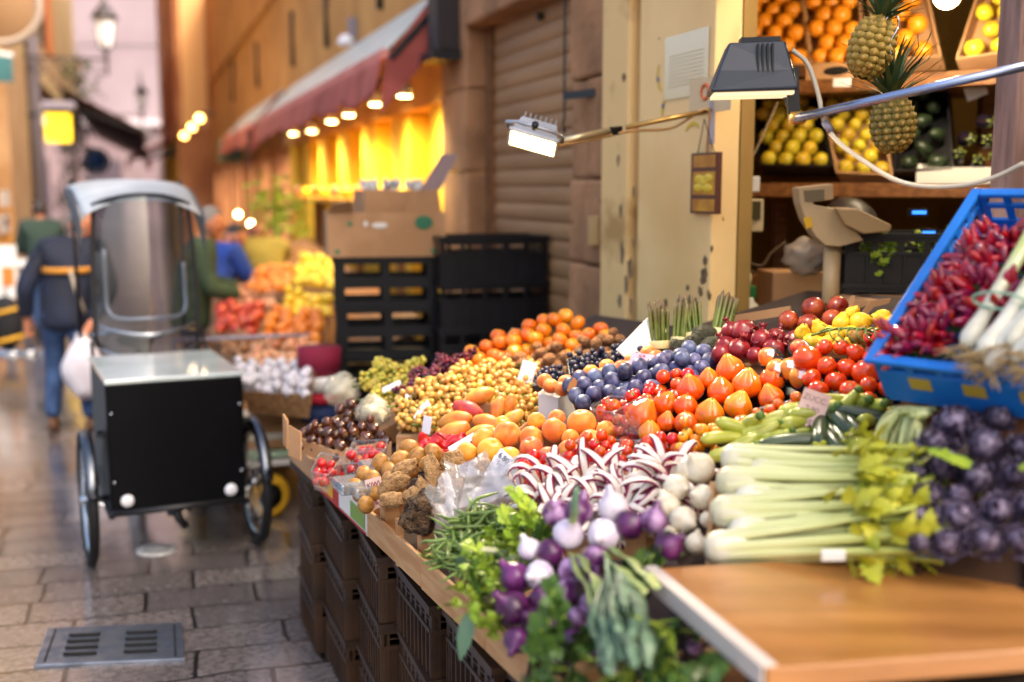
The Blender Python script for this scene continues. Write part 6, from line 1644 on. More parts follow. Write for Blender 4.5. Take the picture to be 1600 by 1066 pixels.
def skinmesh(name, chains, mt, parent, sub=1, extra=None):
 """one continuous surface grown from connected joints: chains = [[(point, radius), ...]] sharing end points"""
 bm = bmesh.new(); lay = bm.verts.layers.skin.verify(); idx = {}
 def vert(p, r):
  k = tuple(round(c, 4) for c in p)
  if k not in idx:
   v = bm.verts.new(p); v[lay].radius = (r, r) if not isinstance(r, tuple) else r; idx[k] = v
   if len(idx) == 1: v[lay].use_root = True
  return idx[k]
 for ch in chains:
  vs = [vert(p, r) for p, r in ch]
  for a, b in zip(vs, vs[1:]):
   if bm.edges.get((a, b)) is None: bm.edges.new((a, b))
 me = bpy.data.meshes.new(name); bm.to_mesh(me); bm.free(); me.materials.append(mt)
 o = bpy.data.objects.new(name, me); COL.objects.link(o); o.parent = parent
 s_ = o.modifiers.new('skin', 'SKIN'); s_.use_smooth_shade = True
 u = o.modifiers.new('sub', 'SUBSURF'); u.levels = sub; u.render_levels = sub
 dg = bpy.context.evaluated_depsgraph_get(); me2 = bpy.data.meshes.new_from_object(o.evaluated_get(dg))
 o.modifiers.clear(); o.data = me2; bpy.data.meshes.remove(me)
 for f in me2.polygons: f.use_smooth = True
 if extra:
  bm = bmesh.new(); bm.from_mesh(me2)
  for ex in extra:
   t_ = ex.mesh('x', mt); bm.from_mesh(t_); bpy.data.meshes.remove(t_)
  bm.to_mesh(me2); bm.free()
 return o
def head_mb(c, fwd, up, r=.105):
 """head with brow, eye sockets, nose, mouth, chin and ears; fwd is where the face looks"""
 fwd = Vector(fwd).normalized(); rt = fwd.cross(Vector(up)).normalized(); up = rt.cross(fwd); M = basis(rt, fwd, up, c)
 def fn(d):
  x, y, z = d.x * .76, d.y * .92, d.z * 1.13
  if z < -.3: x *= 1 - .35 * (-.3 - z); y = y * (1 - .25 * (-.3 - z)) + .12 * (-.3 - z)
  if d.y > .4:
   y += .26 * math.exp(-((d.x / .16) ** 2 + ((d.z + .12) / .2) ** 2))                 # nose
   for sx in (-1, 1): y -= .13 * math.exp(-(((d.x - sx * .32) / .15) ** 2 + ((d.z - .1) / .12) ** 2))   # eye sockets
   y -= .05 * math.exp(-((d.x / .3) ** 2 + ((d.z + .48) / .06) ** 2))                   # mouth
   y += .07 * math.exp(-((d.x / .25) ** 2 + ((d.z + .78) / .15) ** 2))                  # chin
   y += .05 * math.exp(-((d.z - .28) / .1) ** 2)
  for sx in (-1, 1): x += sx * .2 * math.exp(-(((d.x - sx * .97) / .16) ** 2 + ((d.y + .1) / .16) ** 2 + ((d.z + .0) / .22) ** 2))
  return Vector((x, y, z)) * r
 return MB().ball(fn=fn, nu=32, nv=24, M=M), M
def hand_chains(wrist, d, side, r=.02, curl=.5):
 """palm, four bent fingers and a thumb leaving the side of the palm"""
 d = Vector(d).normalized(); s_ = (Vector(side) - d * Vector(side).dot(d)).normalized(); n = d.cross(s_)
 wrist = Vector(wrist); palm = wrist + d * .05; kn = wrist + d * .085; ch = [[(wrist, .024), (palm, .03), (kn, .026)]]
 for k, L in enumerate((.066, .076, .07, .055)):
  o = kn + s_ * (.027 - .018 * k); a = curl
  p1 = o + (d * math.cos(a * .5) + n * math.sin(a * .5)) * L * .45; p2 = p1 + (d * math.cos(a * 1.3) + n * math.sin(a * 1.3)) * L * .33; p3 = p2 + (d * math.cos(a * 2) + n * math.sin(a * 2)) * L * .25
  ch.append([(kn, .026), (o, .0105), (p1, .0095), (p2, .0088), (p3, .0075)])
 t1 = palm + s_ * .035 + n * .008; t2 = t1 + (d * .7 + s_ * .6 + n * .3).normalized() * .034; t3 = t2 + (d * .9 + s_ * .2 + n * .35).normalized() * .027
 ch.append([(palm, .03), (t1, .0135), (t2, .0115), (t3, .009)])
 return ch
def person(label, loc, heading, J, hair, jacket, trousers, shoe, face, hairlen=.0, bald=0, skin=None):
 """J: joint positions in the body's own axes (x right, y ahead, z up)"""
 skin = skin or M_skin
 o = thing('person', label, 'person', loc, heading)
 V = {k: Vector(v) for k, v in J.items()}
 pel, ch, nk, hd = V['pelvis'], V['chest'], V['neck'], V['head']
 mid = pel.lerp(ch, .5)
 up = (hd - nk).normalized()
 hm, HM = head_mb(hd, face, up)
 body = [[(pel, .10), (mid, .10), (ch, .11), (nk, .055), (nk.lerp(hd, .5), .055)]]
 jk = [[(pel + Vector((0, 0, -.17)), (.19, .16)), (pel + Vector((0, 0, -.06)), (.20, .165)), (pel.lerp(mid, .6), (.20, .16)), (mid, (.205, .165)), (mid.lerp(ch, .6), (.215, .165)), (ch, (.20, .15)), (nk, .085)]]
 tr = [[(pel + Vector((0, 0, .06)), (.165, .13)), (pel + Vector((0, 0, -.08)), (.16, .13))]]
 for s_ in ('l', 'r'):
  sh_, el, wr = V['sh_' + s_], V['el_' + s_], V['wr_' + s_]; hp, kn, an = V['hip_' + s_], V['kn_' + s_], V['an_' + s_]
  sx = -1 if s_ == 'l' else 1
  body.append([(ch, .11), (sh_, .05), (el, .038), (wr, .026)])
  dirw = (wr - el).normalized()
  for c in hand_chains(wr + dirw * .005, V.get('hd_' + s_, dirw), Vector((-sx * .3, 1, 0)), curl=J.get('curl', .5)): body.append(c)
  body[-6].insert(0, (wr, .026))
  body.append([(pel, .10), (hp, .075), (kn, .05), (an, .036)])
  jk.append([(ch, (.20, .15)), (sh_, .10), (sh_.lerp(el, .5), .082), (el, .074), (el.lerp(wr, .6), .064), (wr, .055)])
  tr.append([(pel + Vector((0, 0, -.08)), (.15, .12)), (hp + Vector((0, 0, -.06)), .105), (hp.lerp(kn, .5), .09), (kn, .072), (kn.lerp(an, .55), .066), (an, .06)])
 skinmesh('body', body, skin, o, 1, [hm])
 skinmesh('jacket', jk, jacket, o, 2); skinmesh('trousers', tr, trousers, o, 2)
 for s_ in ('l', 'r'):
  an = V['an_' + s_]; f = V.get('ft_' + s_, Vector((0, 1, 0))).normalized()
  rt = f.cross(Vector((0, 0, 1))).normalized(); M = basis(rt, f, (0, 0, 1), (an.x, an.y, an.z - .045))
  MB().ball(fn=lambda d: Vector((d.x * .046 * (1 - .15 * d.y), d.y * .135 + .055, max(-.04, d.z * .05 * (1 - .35 * d.y)) )), nu=18, nv=12, M=M).build('shoe', shoe, o)
 hb = MB()
 def hfn(d):
  x, y, z = d.x * .80, d.y * .94, d.z * 1.17
  lowf = -.05 - hairlen if d.y < .1 else .42
  if d.z < (lowf if d.y < .35 else .5): x *= .86; y *= .80; z *= .86
  k = 1 + .025 * noise.noise(d * 6)
  return Vector((x, y - .02, z)) * .108 * k
 hb.ball(fn=hfn, nu=28, nv=20, M=HM); hb.build('hair', hair, o)
 return o, V
M_navy = mat('navy_jacket', '0c1122', '121a30', scale=5, rough=.75, bump=.25, bscale=14)
M_jean = mat('blue_jeans', '22375a', '30486e', scale=14, rough=.85, bump=.2, bscale=80)
M_shoe = mat('brown_shoe', '5a3a22', rough=.6); M_shoed = mat('dark_shoe', '1a1a1c', rough=.6)
M_hairg = mat('grey_hair', '8f8880', '6b635b', scale=20, rough=.6, stretch=(6, 6, 1)); M_haird = mat('dark_hair', '1d1613', '2b211c', scale=20, rough=.5)
p = at(108, 600, 8.2)
J = dict(pelvis=(0, 0, .88), chest=(.05, .10, 1.21), neck=(.08, .17, 1.38), head=(.11, .235, 1.50), sh_l=(-.14, .1, 1.30), sh_r=(.24, .13, 1.30), el_l=(-.27, .02, 1.05), el_r=(.31, -.02, 1.02), wr_l=(-.28, .10, .82), wr_r=(.19, -.16, .80),
   hip_l=(-.09, 0, .84), hip_r=(.09, 0, .84), kn_l=(-.1, .1, .47), kn_r=(.12, -.02, .46), an_l=(-.12, -.04, .09), an_r=(.15, -.10, .09))
mo, V = person('man seen from behind in navy jacket with orange stripe, carrying a white bag', (p.x, p.y, 0), R(14), J, M_hairg, M_navy, M_jean, M_shoe, (.75, .65, -.15))
st_ = MB()
pts = [(math.cos(a) * .18 + .035, .065 + math.sin(a) * .155, 1.17) for a in [PI + .15 + i * (PI - .3) / 14 for i in range(15)]]
vs = []
for x, y, z in pts: vs += [(x, y - .022, z - .02), (x, y - .022, z + .02)]
st_.add(vs, [(2 * i, 2 * i + 2, 2 * i + 3, 2 * i + 1) for i in range(14)], 0, True); st_.build('orange_stripe', mat('orange_stripe', 'c8862a', rough=.6), mo, solid=.012)
bs = MB(); bs.tube([(.06, -.112, 1.17), (.10, -.115, 1.0), (.15, -.10, .86)], .012, 6); bs.build('piping', mat('pale_piping', 'a89a88', rough=.6), mo)
WM = frame((p.x, p.y, 0), R(14)); hp_ = WM @ Vector((.13, -.22, .70))
bg_ = thing('carrier_bag', 'white plastic carrier bag hanging from the hand of the man in navy', 'bag', hp_)
def bagfn(d):
 w_ = .16 * (1 - .55 * max(0, d.z)); return Vector((d.x * w_, d.y * .07, d.z * .23 - .2)) * (1 + .12 * noise.noise(d * 3))
MB().ball(fn=bagfn, nu=24, nv=16).build('bag_body', mat('white_bag_film', 'ddd8dc', 'cfc6cc', scale=4, rough=.35), bg_)
for s_ in (-1, 1): MB().tube(curve_pts([(s_ * .05, 0, 0), (s_ * .03, .02, .03), (.02, .03, .045)], 6), .006, 5).build('handle', M_white, bg_)
M_green = mat('olive_green_jacket', '33422a', '3f5034', scale=6, rough=.8, bump=.2, bscale=20)
p = at(297, 500, 8.4)
J = dict(pelvis=(0, 0, .86), chest=(0, .07, 1.20), neck=(0, .12, 1.38), head=(0, .17, 1.50), sh_l=(-.19, .1, 1.30), sh_r=(.19, .1, 1.30), el_l=(-.24, .16, 1.04), el_r=(.25, .14, 1.03), wr_l=(-.15, .38, 1.0), wr_r=(.17, .36, .98),
   hip_l=(-.09, 0, .82), hip_r=(.09, 0, .82), kn_l=(-.1, .05, .45), kn_r=(.1, .02, .45), an_l=(-.11, -.03, .09), an_r=(.11, -.05, .09))
person('grey haired man in an olive green jacket turned towards the far stall', (p.x, p.y, 0), R(-72), J, M_hairg, M_green, mat('dark_trousers', '22242a', rough=.85), M_shoed, (.0, 1, -.12))
M_blue = mat('bright_blue_jacket', '1f3f8f', '27489a', scale=6, rough=.75)
p = at(330, 470, 10.2)
person('person in a bright blue jacket standing behind the grey haired man', (p.x, p.y, 0), R(-40), {**J, 'chest': (0, .12, 1.10), 'neck': (0, .2, 1.24), 'head': (0, .28, 1.32), 'sh_l': (-.18, .15, 1.19), 'sh_r': (.18, .15, 1.19), 'el_l': (-.22, .25, .95), 'el_r': (.22, .25, .95)}, M_haird, M_blue, M_jean, M_shoed, (.2, 1, -.5))
M_must = mat('mustard_coat', '8f7a2c', '7d6a24', scale=5, rough=.85, bump=.2, bscale=16)
p = at(418, 470, 10.4)
J2 = dict(pelvis=(0, 0, .86), chest=(0, .22, 1.14), neck=(0, .38, 1.25), head=(-.02, .49, 1.31), sh_l=(-.19, .3, 1.19), sh_r=(.19, .3, 1.19), el_l=(-.25, .36, .94), el_r=(.25, .38, .93), wr_l=(-.12, .56, .92), wr_r=(.15, .58, .90),
   hip_l=(-.09, 0, .82), hip_r=(.09, 0, .82), kn_l=(-.1, .07, .45), kn_r=(.1, .05, .45), an_l=(-.11, -.05, .09), an_r=(.11, -.07, .09))
person('person in a mustard coat bending over the far fruit stall, seen from behind', (p.x, p.y, 0), R(20), J2, mat('auburn_hair', '6b3a1c', '8a4f24', scale=18, rough=.5), M_must, M_jean, M_shoed, (-.25, 1, -.7), hairlen=.35)
p = at(72, 470, 13.5)
person('distant person in a dark green coat beyond the man in navy', (p.x, p.y, 0), R(30), J, M_haird, mat('dark_green_coat', '24362c', rough=.85), M_jean, M_shoed, (0, 1, 0), hairlen=.3)
TA = R(25); TL = Vector((-1.829, 5.05, 0)); TX = Vector((math.cos(TA), math.sin(TA), 0))
T0 = TL + TX * .305
tk = thing('cargo_tricycle', 'black cargo tricycle with a front box, clear windscreen and pale canopy', 'tricycle', T0, TA)
M_boxp = mat('black_box_paint', '050507', '08080b', scale=3, rough=.45, spec=.12)
M_chrome = mat('chrome', 'c9cdd2', rough=.12, metal=1)
M_rub = mat('tyre_rubber', '0b0b0d', rough=.75)
TZ0, TZ1, TW, TD = .275, .872, .305, .80
MB().box2((-TW, 0, TZ0), (TW, TD, TZ1)).build('cargo_box', M_boxp, tk, bevel=.008)
MB().box2((-TW - .006, -.008, TZ1 + .001), (TW + .006, TD + .01, TZ1 + .024)).build('lid', mat('pale_glossy_lid', 'c9d2d0', 'b8c4c2', scale=3, rough=.12, spec=.7, coat=.4), tk, bevel=.006)
fr = MB()
for a, b in (((-TW, -.005, TZ0), (TW, -.005, TZ0)), ((-TW, TD, TZ0), (TW, TD, TZ0)), ((-TW, 0, TZ0 - .012), (-TW, TD, TZ0 - .012)), ((TW, 0, TZ0 - .012), (TW, TD, TZ0 - .012))): fr.tube([a, b], .016, 8)
fr.build('frame', M_dark, tk)
for sx in (-1, 1):
 rf = MB().lathe([(0, .0), (.028, .0), (.03, .006), (.024, .012), (0, .014)], 20, M=Matrix.Translation((sx * .235, -.001, TZ0 + .055)) @ Matrix.Rotation(PI / 2, 4, 'X')).build('reflector', mat('white_reflector', 'e6e6ea', rough=.2, coat=.5), tk)
 for z in (.42, .74):
  MB().lathe([(0, 0), (.006, 0), (.006, .004), (0, .005)], 10, M=Matrix.Translation((sx * .288, -.001, z)) @ Matrix.Rotation(PI / 2, 4, 'X')).build('bolt', M_chrome, tk)
MB().tube([(-TW - .004, .18, .60), (-TW - .03, .20, .605), (-TW - .03, .27, .605), (-TW - .004, .29, .60)], .008, 6).build('side_handle', M_dark, tk)
def wheel(x, y, r, lab):
 wh = MB().tube([(x, y + (r - .024) * math.cos(a), r + (r - .024) * math.sin(a)) for a in [i * PI / 24 for i in range(48)]], .024, 10, closed=True).build('wheel', M_rub, tk)
 MB().tube([(x, y + (r - .055) * math.cos(a), r + (r - .055) * math.sin(a)) for a in [i * PI / 24 for i in range(48)]], .012, 8, closed=True).build('rim', M_chrome, wh)
 sp_ = MB()
 for k in range(28):
  a = 2 * PI * k / 28; s_ = .018 * (1 if k % 2 else -1)
  sp_.tube([(x + s_, y + .02 * math.cos(a + .6), r + .02 * math.sin(a + .6)), (x, y + (r - .06) * math.cos(a), r + (r - .06) * math.sin(a))], .0016, 4)
 sp_.build('spokes', M_chrome, wh)
 MB().tube([(x - .035, y, r), (x + .035, y, r)], .02, 10).build('hub', M_chrome, wh)
 return wh
for sx in (-1, 1):
 x = sx * (TW + .085); wheel(x, .19, .305, '')
 n = 16; vs = []
 for i in range(n + 1):
  a = R(15) + R(165) * i / n
  for xx in (-.024, -.014, .0, .014, .024):
   rr = .330 - 9 * xx * xx
   vs.append((x + xx, .19 - rr * math.cos(a), .305 + rr * math.sin(a)))
 MB().add(vs, [(i * 5 + j, i * 5 + j + 1, i * 5 + j + 6, i * 5 + j + 5) for i in range(n) for j in range(4)], 0, True).build('mudguard', mat('dark_chrome', '565b63', rough=.22, metal=.95), tk, solid=.003)
 MB().tube([(x, .19, .305), (sx * TW, .19, .305)], .014, 8).build('axle', M_dark, tk)
 MB().tube([(x + sx * .03, .19, .305), (sx * (TW + .02), .10, TZ0 + .02)], .008, 6).build('mudguard_stay', M_chrome, tk)
wheel(0, 1.75, .3, 'rear')
sub_ = MB(); sub_.tube([(0, .05, TZ0 - .02), (0, .3, .17), (0, .9, .22), (0, 1.75, .3)], .025, 8)
sub_.build('spine', M_dark, tk)
kp_ = MB(); kp_.tube([(-.02, .06, TZ0), (.0, .05, .20), (.03, .06, .16)], .02, 8); kp_.tube([(.03, .05, .25), (.1, .06, .2), (.14, .05, TZ0)], .006, 5); kp_.build('coupling', M_dark, tk)
MB().tube([(0, 1.45, .3), (0, 1.35, .85)], .02, 8).build('seat_post', M_dark, tk)
MB().ball(fn=lambda d: Vector((d.x * .1 * (1 + .5 * d.y), d.y * .14, d.z * .05)) + Vector((0, 1.38, .9)), nu=18, nv=10).build('saddle', M_rub, tk)
for sx in (-1, 1):
 MB().tube(curve_pts([(sx * .2, .96, .98), (sx * .24, .88, .9), (sx * .2, .82, .8), (sx * .26, .84, .5), (sx * .33, .35, .33)], 20), .004, 5).build('brake_cable', M_dark, tk)
 MB().box2((sx * TW - .004, .012, TZ0 + .01), (sx * TW + .004, .03, TZ1 - .01)).build('corner_strip', M_boxp, tk)
MB().box2((-.09, TD + .002, TZ1 - .05), (.09, TD + .02, TZ1 - .004)).build('hinge', M_chrome, tk)
MB().tube([(0, .9, .3), (0, 1.0, .98)], .022, 8).build('steering_tube', M_dark, tk)
hb_ = MB(); hb_.tube(curve_pts([(-.27, 1.02, .98), (-.16, .92, 1.0), (0, .9, .97), (.16, .92, 1.0), (.27, 1.02, .98)], 16), .013, 8); hb_.build('handlebar', M_chrome, tk)
for sx in (-1, 1): MB().tube([(sx * .27, 1.02, .98), (sx * .25, 1.12, .975)], .018, 8).build('grip', M_rub, tk)
WY = .90
def ws(u, v):
 x = (u - .5) * 2; w_ = .285 - .045 * v - .03 * (1 - v) ** 4
 b = -.13 * (1 - x * x)
 z = .93 + .74 * v - .07 * (1 - v) ** 2 * (1 - x * x) + .05 * v ** 3 * (1 - x * x)
 return (x * w_, WY + b + .05 * v, z)
M_screen = clear_plastic('windscreen', 'b2b7be', .84, .1)
MB().sheet(ws, 24, 20).build('windscreen', M_screen, tk)
edge = [ws(0, v / 12) for v in range(13)] + [ws(u / 14, 1) for u in range(1, 15)] + [ws(1, 1 - v / 12) for v in range(1, 13)]
MB().tube(edge, .012, 7).build('windscreen_frame', M_dark, tk)
MB().tube([Vector(ws(u / 14, 0)) for u in range(15)], .006, 6).build('lower_seam', M_chrome, tk)
MB().tube([Vector(ws(u / 14, .16)) + Vector((0, -.004, 0)) for u in range(15)], .005, 6).build('wiper_rail', M_chrome, tk)
bow = curve_pts([(-.20, WY + .02, 1.44), (-.20, WY + .0, 1.2), (-.195, WY - .02, 1.12), (-.15, WY - .05, 1.08), (0, WY - .07, 1.075), (.15, WY - .05, 1.08), (.195, WY - .02, 1.12), (.20, WY + .0, 1.2), (.20, WY + .02, 1.36)], 40)
MB().tube(bow, .011, 8).build('bright_bow', mat('bright_tube', 'd9dbe2', rough=.2, metal=.6), tk)
for sx in (-1, 1):
 MB().tube([(sx * .29, TD - .02, TZ1), (sx * .285, WY, .95)], .012, 6).build('screen_post', M_dark, tk)
def roof(u, v):
 x = (u - .5) * 2; w_ = .30 + .02 * v
 z = 1.655 + .13 * v + .04 * math.sin(PI * min(1, v * .9)) - .05 * abs(x) ** 3 * (1 - .3 * v) + .035 * (1 - x * x) * (1 - v) + .003 * math.sin(v * 44)
 return (x * w_, WY - .02 + .72 * v, z)
M_roof = mat('pale_canopy', 'a9afb4', '8f969c', scale=2.5, rough=.45, spec=.5, bump=.15, bscale=9)
MB().sheet(roof, 20, 48).build('canopy', M_roof, tk, solid=.006)
for sx in (0, 1):
 def side(u, v, sx=sx):
  a = Vector(roof(sx, u)); return a + Vector(((1 if sx else -1) * .012, 0, -v * (.06 + .12 * (1 - u))))
 MB().sheet(side, 14, 4).build('canopy_side', mat('dark_canopy_side', '3a3f48', rough=.5), tk, solid=.006)
for sx in (-1, 1): MB().tube([(sx * .29, 1.55, .9), (sx * .3, 1.58, 1.8)], .012, 6).build('canopy_post', M_dark, tk)
M_blk = mat('black_crate_plastic', '0b0b0f', '111116', scale=4, rough=.35, spec=.35)
bc = crate(.60, .40, .262, nv=7, mt=M_blk); bc2 = crate(.58, .40, .288, nv=7, mt=M_blk, open_=True)
cl1 = at(596, 500, 6.25); cl2 = at(758, 500, 6.15)
names5 = ['bottom', 'second', 'third', 'fourth', 'top']
for nm, c_, rz, n_ in (('left', cl1, R(10), 5), ('right', cl2, R(14), 6)):
 for k in range(n_):
  w_ = ['bottom', 'second', 'third', 'fourth', 'fifth', 'top'][k] if n_ == 6 else names5[k]
  inst(bc2 if nm == 'left' else bc, (c_.x + random.uniform(-.006, .006), c_.y + .2, .004 + (.272 if nm == 'left' else .246) * k), (0, 0, rz + random.uniform(-.02, .02)), 1,
    f'{w_} black crate of the stack ' + ('under the cardboard carton' if nm == 'left' else 'next to the roller shutter'), 'black market crates')
kill(bc); kill(bc2)
def carton(name, label, c_, rz, L, Wd, H, flaps=True, mt=None, holes=True):
 o = thing(name, label, 'cardboard box', c_, rz); th = .006; mt = mt or M_card
 m = MB()
 m.box2((-L / 2, -Wd / 2, 0), (L / 2, -Wd / 2 + th, H)); m.box2((-L / 2, Wd / 2 - th, 0), (L / 2, Wd / 2, H)); m.box2((-L / 2, -Wd / 2 + th, 0), (-L / 2 + th, Wd / 2 - th, H)); m.box2((L / 2 - th, -Wd / 2 + th, 0), (L / 2, Wd / 2 - th, H)); m.box2((-L / 2 + th, -Wd / 2 + th, 0), (L / 2 - th, Wd / 2 - th, th))
 m.build('box_body', mt, o)
 return o
cz1 = 5 * .272 + .022
co = carton('carton', 'open brown carton with torn flaps on top of the left black crate stack', (cl1.x, cl1.y + .16, cz1), R(12), .64, .42, .24)
M_wcard = mat('white_inside', 'd8d0c6', rough=.7)
for (x0, x1, y, ang, h, lab) in ((-.32, -.18, -.21, .9, .10, 'flap'), (-.16, .08, .2, -.3, .14, 'flap'), (.1, .3, -.2, .15, .13, 'flap')):
 m = MB(); m.add([(x0, y, .24), (x1, y, .24), (x1 - .02, y - math.sin(ang) * h, .24 + math.cos(ang) * h), (x0 + .03, y - math.sin(ang) * h * .8, .24 + math.cos(ang) * h * .8)], [(0, 1, 2, 3)]); m.build('flap', M_card, co, solid=.006)
for (x, w_, z) in ((-.04, .09, .17), (-.115, .025, .18)): MB().ball(fn=lambda d, x=x, w_=w_, z=z: Vector((x + d.x * w_ / 2, -.213 + d.y * .0015, z + d.z * .016)), nu=14, nv=8).build('hand_hole', M_wcard, co)
MB().ball(fn=lambda d: Vector((.20 + d.x * .05, -.213 + d.y * .0015, .185 + d.z * .038)), nu=16, nv=8).build('green_print', mat('green_print', '2f6a4a', rough=.7), co)
for x, z in ((-.27, .03), (-.2, .18), (.25, .03)): MB().ball(fn=lambda d, x=x, z=z: Vector((x + d.x * .014, -.2125 + d.y * .0012, z + d.z * .014)), nu=10, nv=6).build('green_dot', mat('green_dot', '3f7a52', rough=.7), co)
c2_ = carton('carton', 'smaller carton with a tilted lid standing on the big brown carton', (cl1.x + .06, cl1.y + .25, cz1 + .16), R(20), .42, .3, .2)
m = MB(); m.add([(.1, -.15, .2), (.22, -.15, .2), (.34, -.12, .4), (.24, -.12, .4)], [(0, 1, 2, 3)]); m.build('flap', mat('mauve_card_inside', '8f7a78', rough=.8), c2_, solid=.006)
for k in range(3):
 MB().sheet(lambda u, v, k=k: (-.15 + .13 * k + .1 * (u - .5), .04 * noise.noise(Vector((u * 4, v * 4, k))), .2 + .06 * v + .04 * noise.noise(Vector((u * 5, v * 5, k + 3)))), 8, 6).build('white_wrap', M_white, c2_, solid=.003)
ht = thing('hand_truck', 'low trolley with yellow wheels and a pale green frame beside the tricycle', 'trolley', at(420, 780, 5.9).to_2d().to_3d(), R(20))
wx = []
for dx, dy in ((0, .02), (-.32, .5), (.3, .5)):
 M = Matrix.Translation((dx, dy, .122)) @ Matrix.Rotation(R(-68) if dx == 0 else 0, 4, 'Z') @ Matrix.Rotation(PI / 2, 4, 'Y')
 wh = MB().lathe([(.07, -.03), (.10, -.036), (.12, -.02), (.122, 0), (.12, .02), (.10, .036), (.07, .03)], 30, M=M, cap=False).build('wheel', mat('yellow_tyre', 'c79a1e', 'b58a18', scale=8, rough=.6), ht)
 MB().lathe([(0, -.032), (.03, -.034), (.034, -.02), (.071, -.018), (.071, .018), (.034, .02), (.03, .034), (0, .032)], 24, M=M).build('hub', M_dark, ht)
for z, mt in ((.30, M_white), (.345, mat('pale_green_metal', 'a9c4a8', rough=.4))):
 for y in (.05, .3, .55): MB().beam((-.42, y, z), (.42, y, z), .05, .03).build('deck_slat', mt, ht)
MB().beam((0, .02, .12), (0, .02, .3), .03, .03).build('fork', M_dark, ht)
MB().tube([(-.4, .6, .3), (-.42, .66, .9), (.42, .66, .9), (.4, .6, .3)], .014, 8).build('push_handle', M_greyp, ht)
hb0 = frame(ht.location, R(20))
for k, (z, lab) in enumerate(((.364, 'lower flat carton on the yellow wheeled trolley'), (.50, 'upper flat carton on the yellow wheeled trolley'))):
 c_ = hb0 @ Vector((.02, .3, z)); o = carton('carton', lab, c_, R(20 + 4 * k), .62, .42, .13)
 MB().box2((-.3, -.212, .05), (.3, -.2105, .085)).build('white_band', M_wcard, o)
wb = thing('white_bucket', 'small white round tub standing on the flat cartons by the tricycle', 'tub', hb0 @ Vector((-.02, .22, .632)))
MB().lathe([(0, 0), (.07, 0), (.085, .11), (.088, .115), (.08, .118), (0, .118)], 22).build('tub_body', M_white, wb)
sb_ = thing('striped_bag', 'red, white and blue striped bag hanging before the black crates', 'bag', at(500, 600, 6.0))
for k, (z0, z1, mt) in enumerate(((.05, .2, mat('maroon_cloth', '7d1230', rough=.8)), (-.03, .05, M_white), (-.09, -.03, mat('red_cloth', 'b01c34', rough=.8)), (-.2, -.09, mat('navy_cloth', '1f2f5a', rough=.8)))):
 MB().lathe([(.10 + .02 * math.sin(k), z0), (.12, (z0 + z1) / 2), (.10 + .02 * math.sin(k + 1), z1)], 18).build('stripe', mt, sb_)
FS0 = wpt(2.0, 1.62, .64)
fs_n = (WF.to_3x3() @ Vector((-.06, .36, 1))).normalized()
def FT(px, py, lift=0): return onplane(px, py, FS0 + Vector((0, 0, lift)), fs_n)
fst = wthing('far_fruit_stall', 'farther fruit stall with sloping table under the red awning', 'market stall', 2.0, .4, 0)
MB().add([(0, 1.24, .50), (5.2, 1.24, .82), (5.2, 0, 1.26), (0, 0, .94), (0, 1.24, .47), (5.2, 1.24, .79), (5.2, 0, 1.23), (0, 0, .91)], [(0, 1, 2, 3), (7, 6, 5, 4), (0, 4, 5, 1), (1, 5, 6, 2), (2, 6, 7, 3), (3, 7, 4, 0)]).build('table_top', M_wood, fst)
for t in (.1, 2.5, 5.1):
 for d, z in ((1.15, .48), (.1, .85)): MB().box2((t - .03, d - .03, 0), (t + .03, d + .03, z)).build('leg', M_wood, fst)
MB().box2((0, 1.2, .1), (5.2, 1.23, .48)).build('front_skirt', mat('dark_skirt', '2a2422', rough=.9), fst)
class FPile:
 def __init__(s, quad, lift): s.q = [FT(*q, lift) for q in quad]; s.lift = lift
 def z(s, x, y):
  p0 = FS0 + Vector((0, 0, s.lift)); return p0.z - ((x - p0.x) * fs_n.x + (y - p0.y) * fs_n.y) / fs_n.z
M_far = {k: mat('far_' + k, a, b, scale=1, rough=.3, coat=.15, rv=.15) for k, a, b in (('orange', 'f09028', 'e0761a'), ('apple', 'b8261c', 'cf5a2c'), ('lemon', 'f2cc2c', 'e6b820'), ('pale_apple', 'd8a878', 'c97a52'), ('white_bulb', 'dcd6d6', 'c9c2c6'), ('walnut', 'a8764a', '8d5e36'))}
fpro = {k: proto1({'orange': 'orange', 'apple': 'apple', 'lemon': 'lemon', 'pale_apple': 'apple', 'white_bulb': 'garlic', 'walnut': 'walnut'}[k], sphereish(1, 1.15 if k == 'lemon' else .95, dim=.16, seed=i, nu=12, nv=8), M_far[k], '', 'fruit' if k != 'white_bulb' else 'garlic') for i, k in enumerate(M_far)}
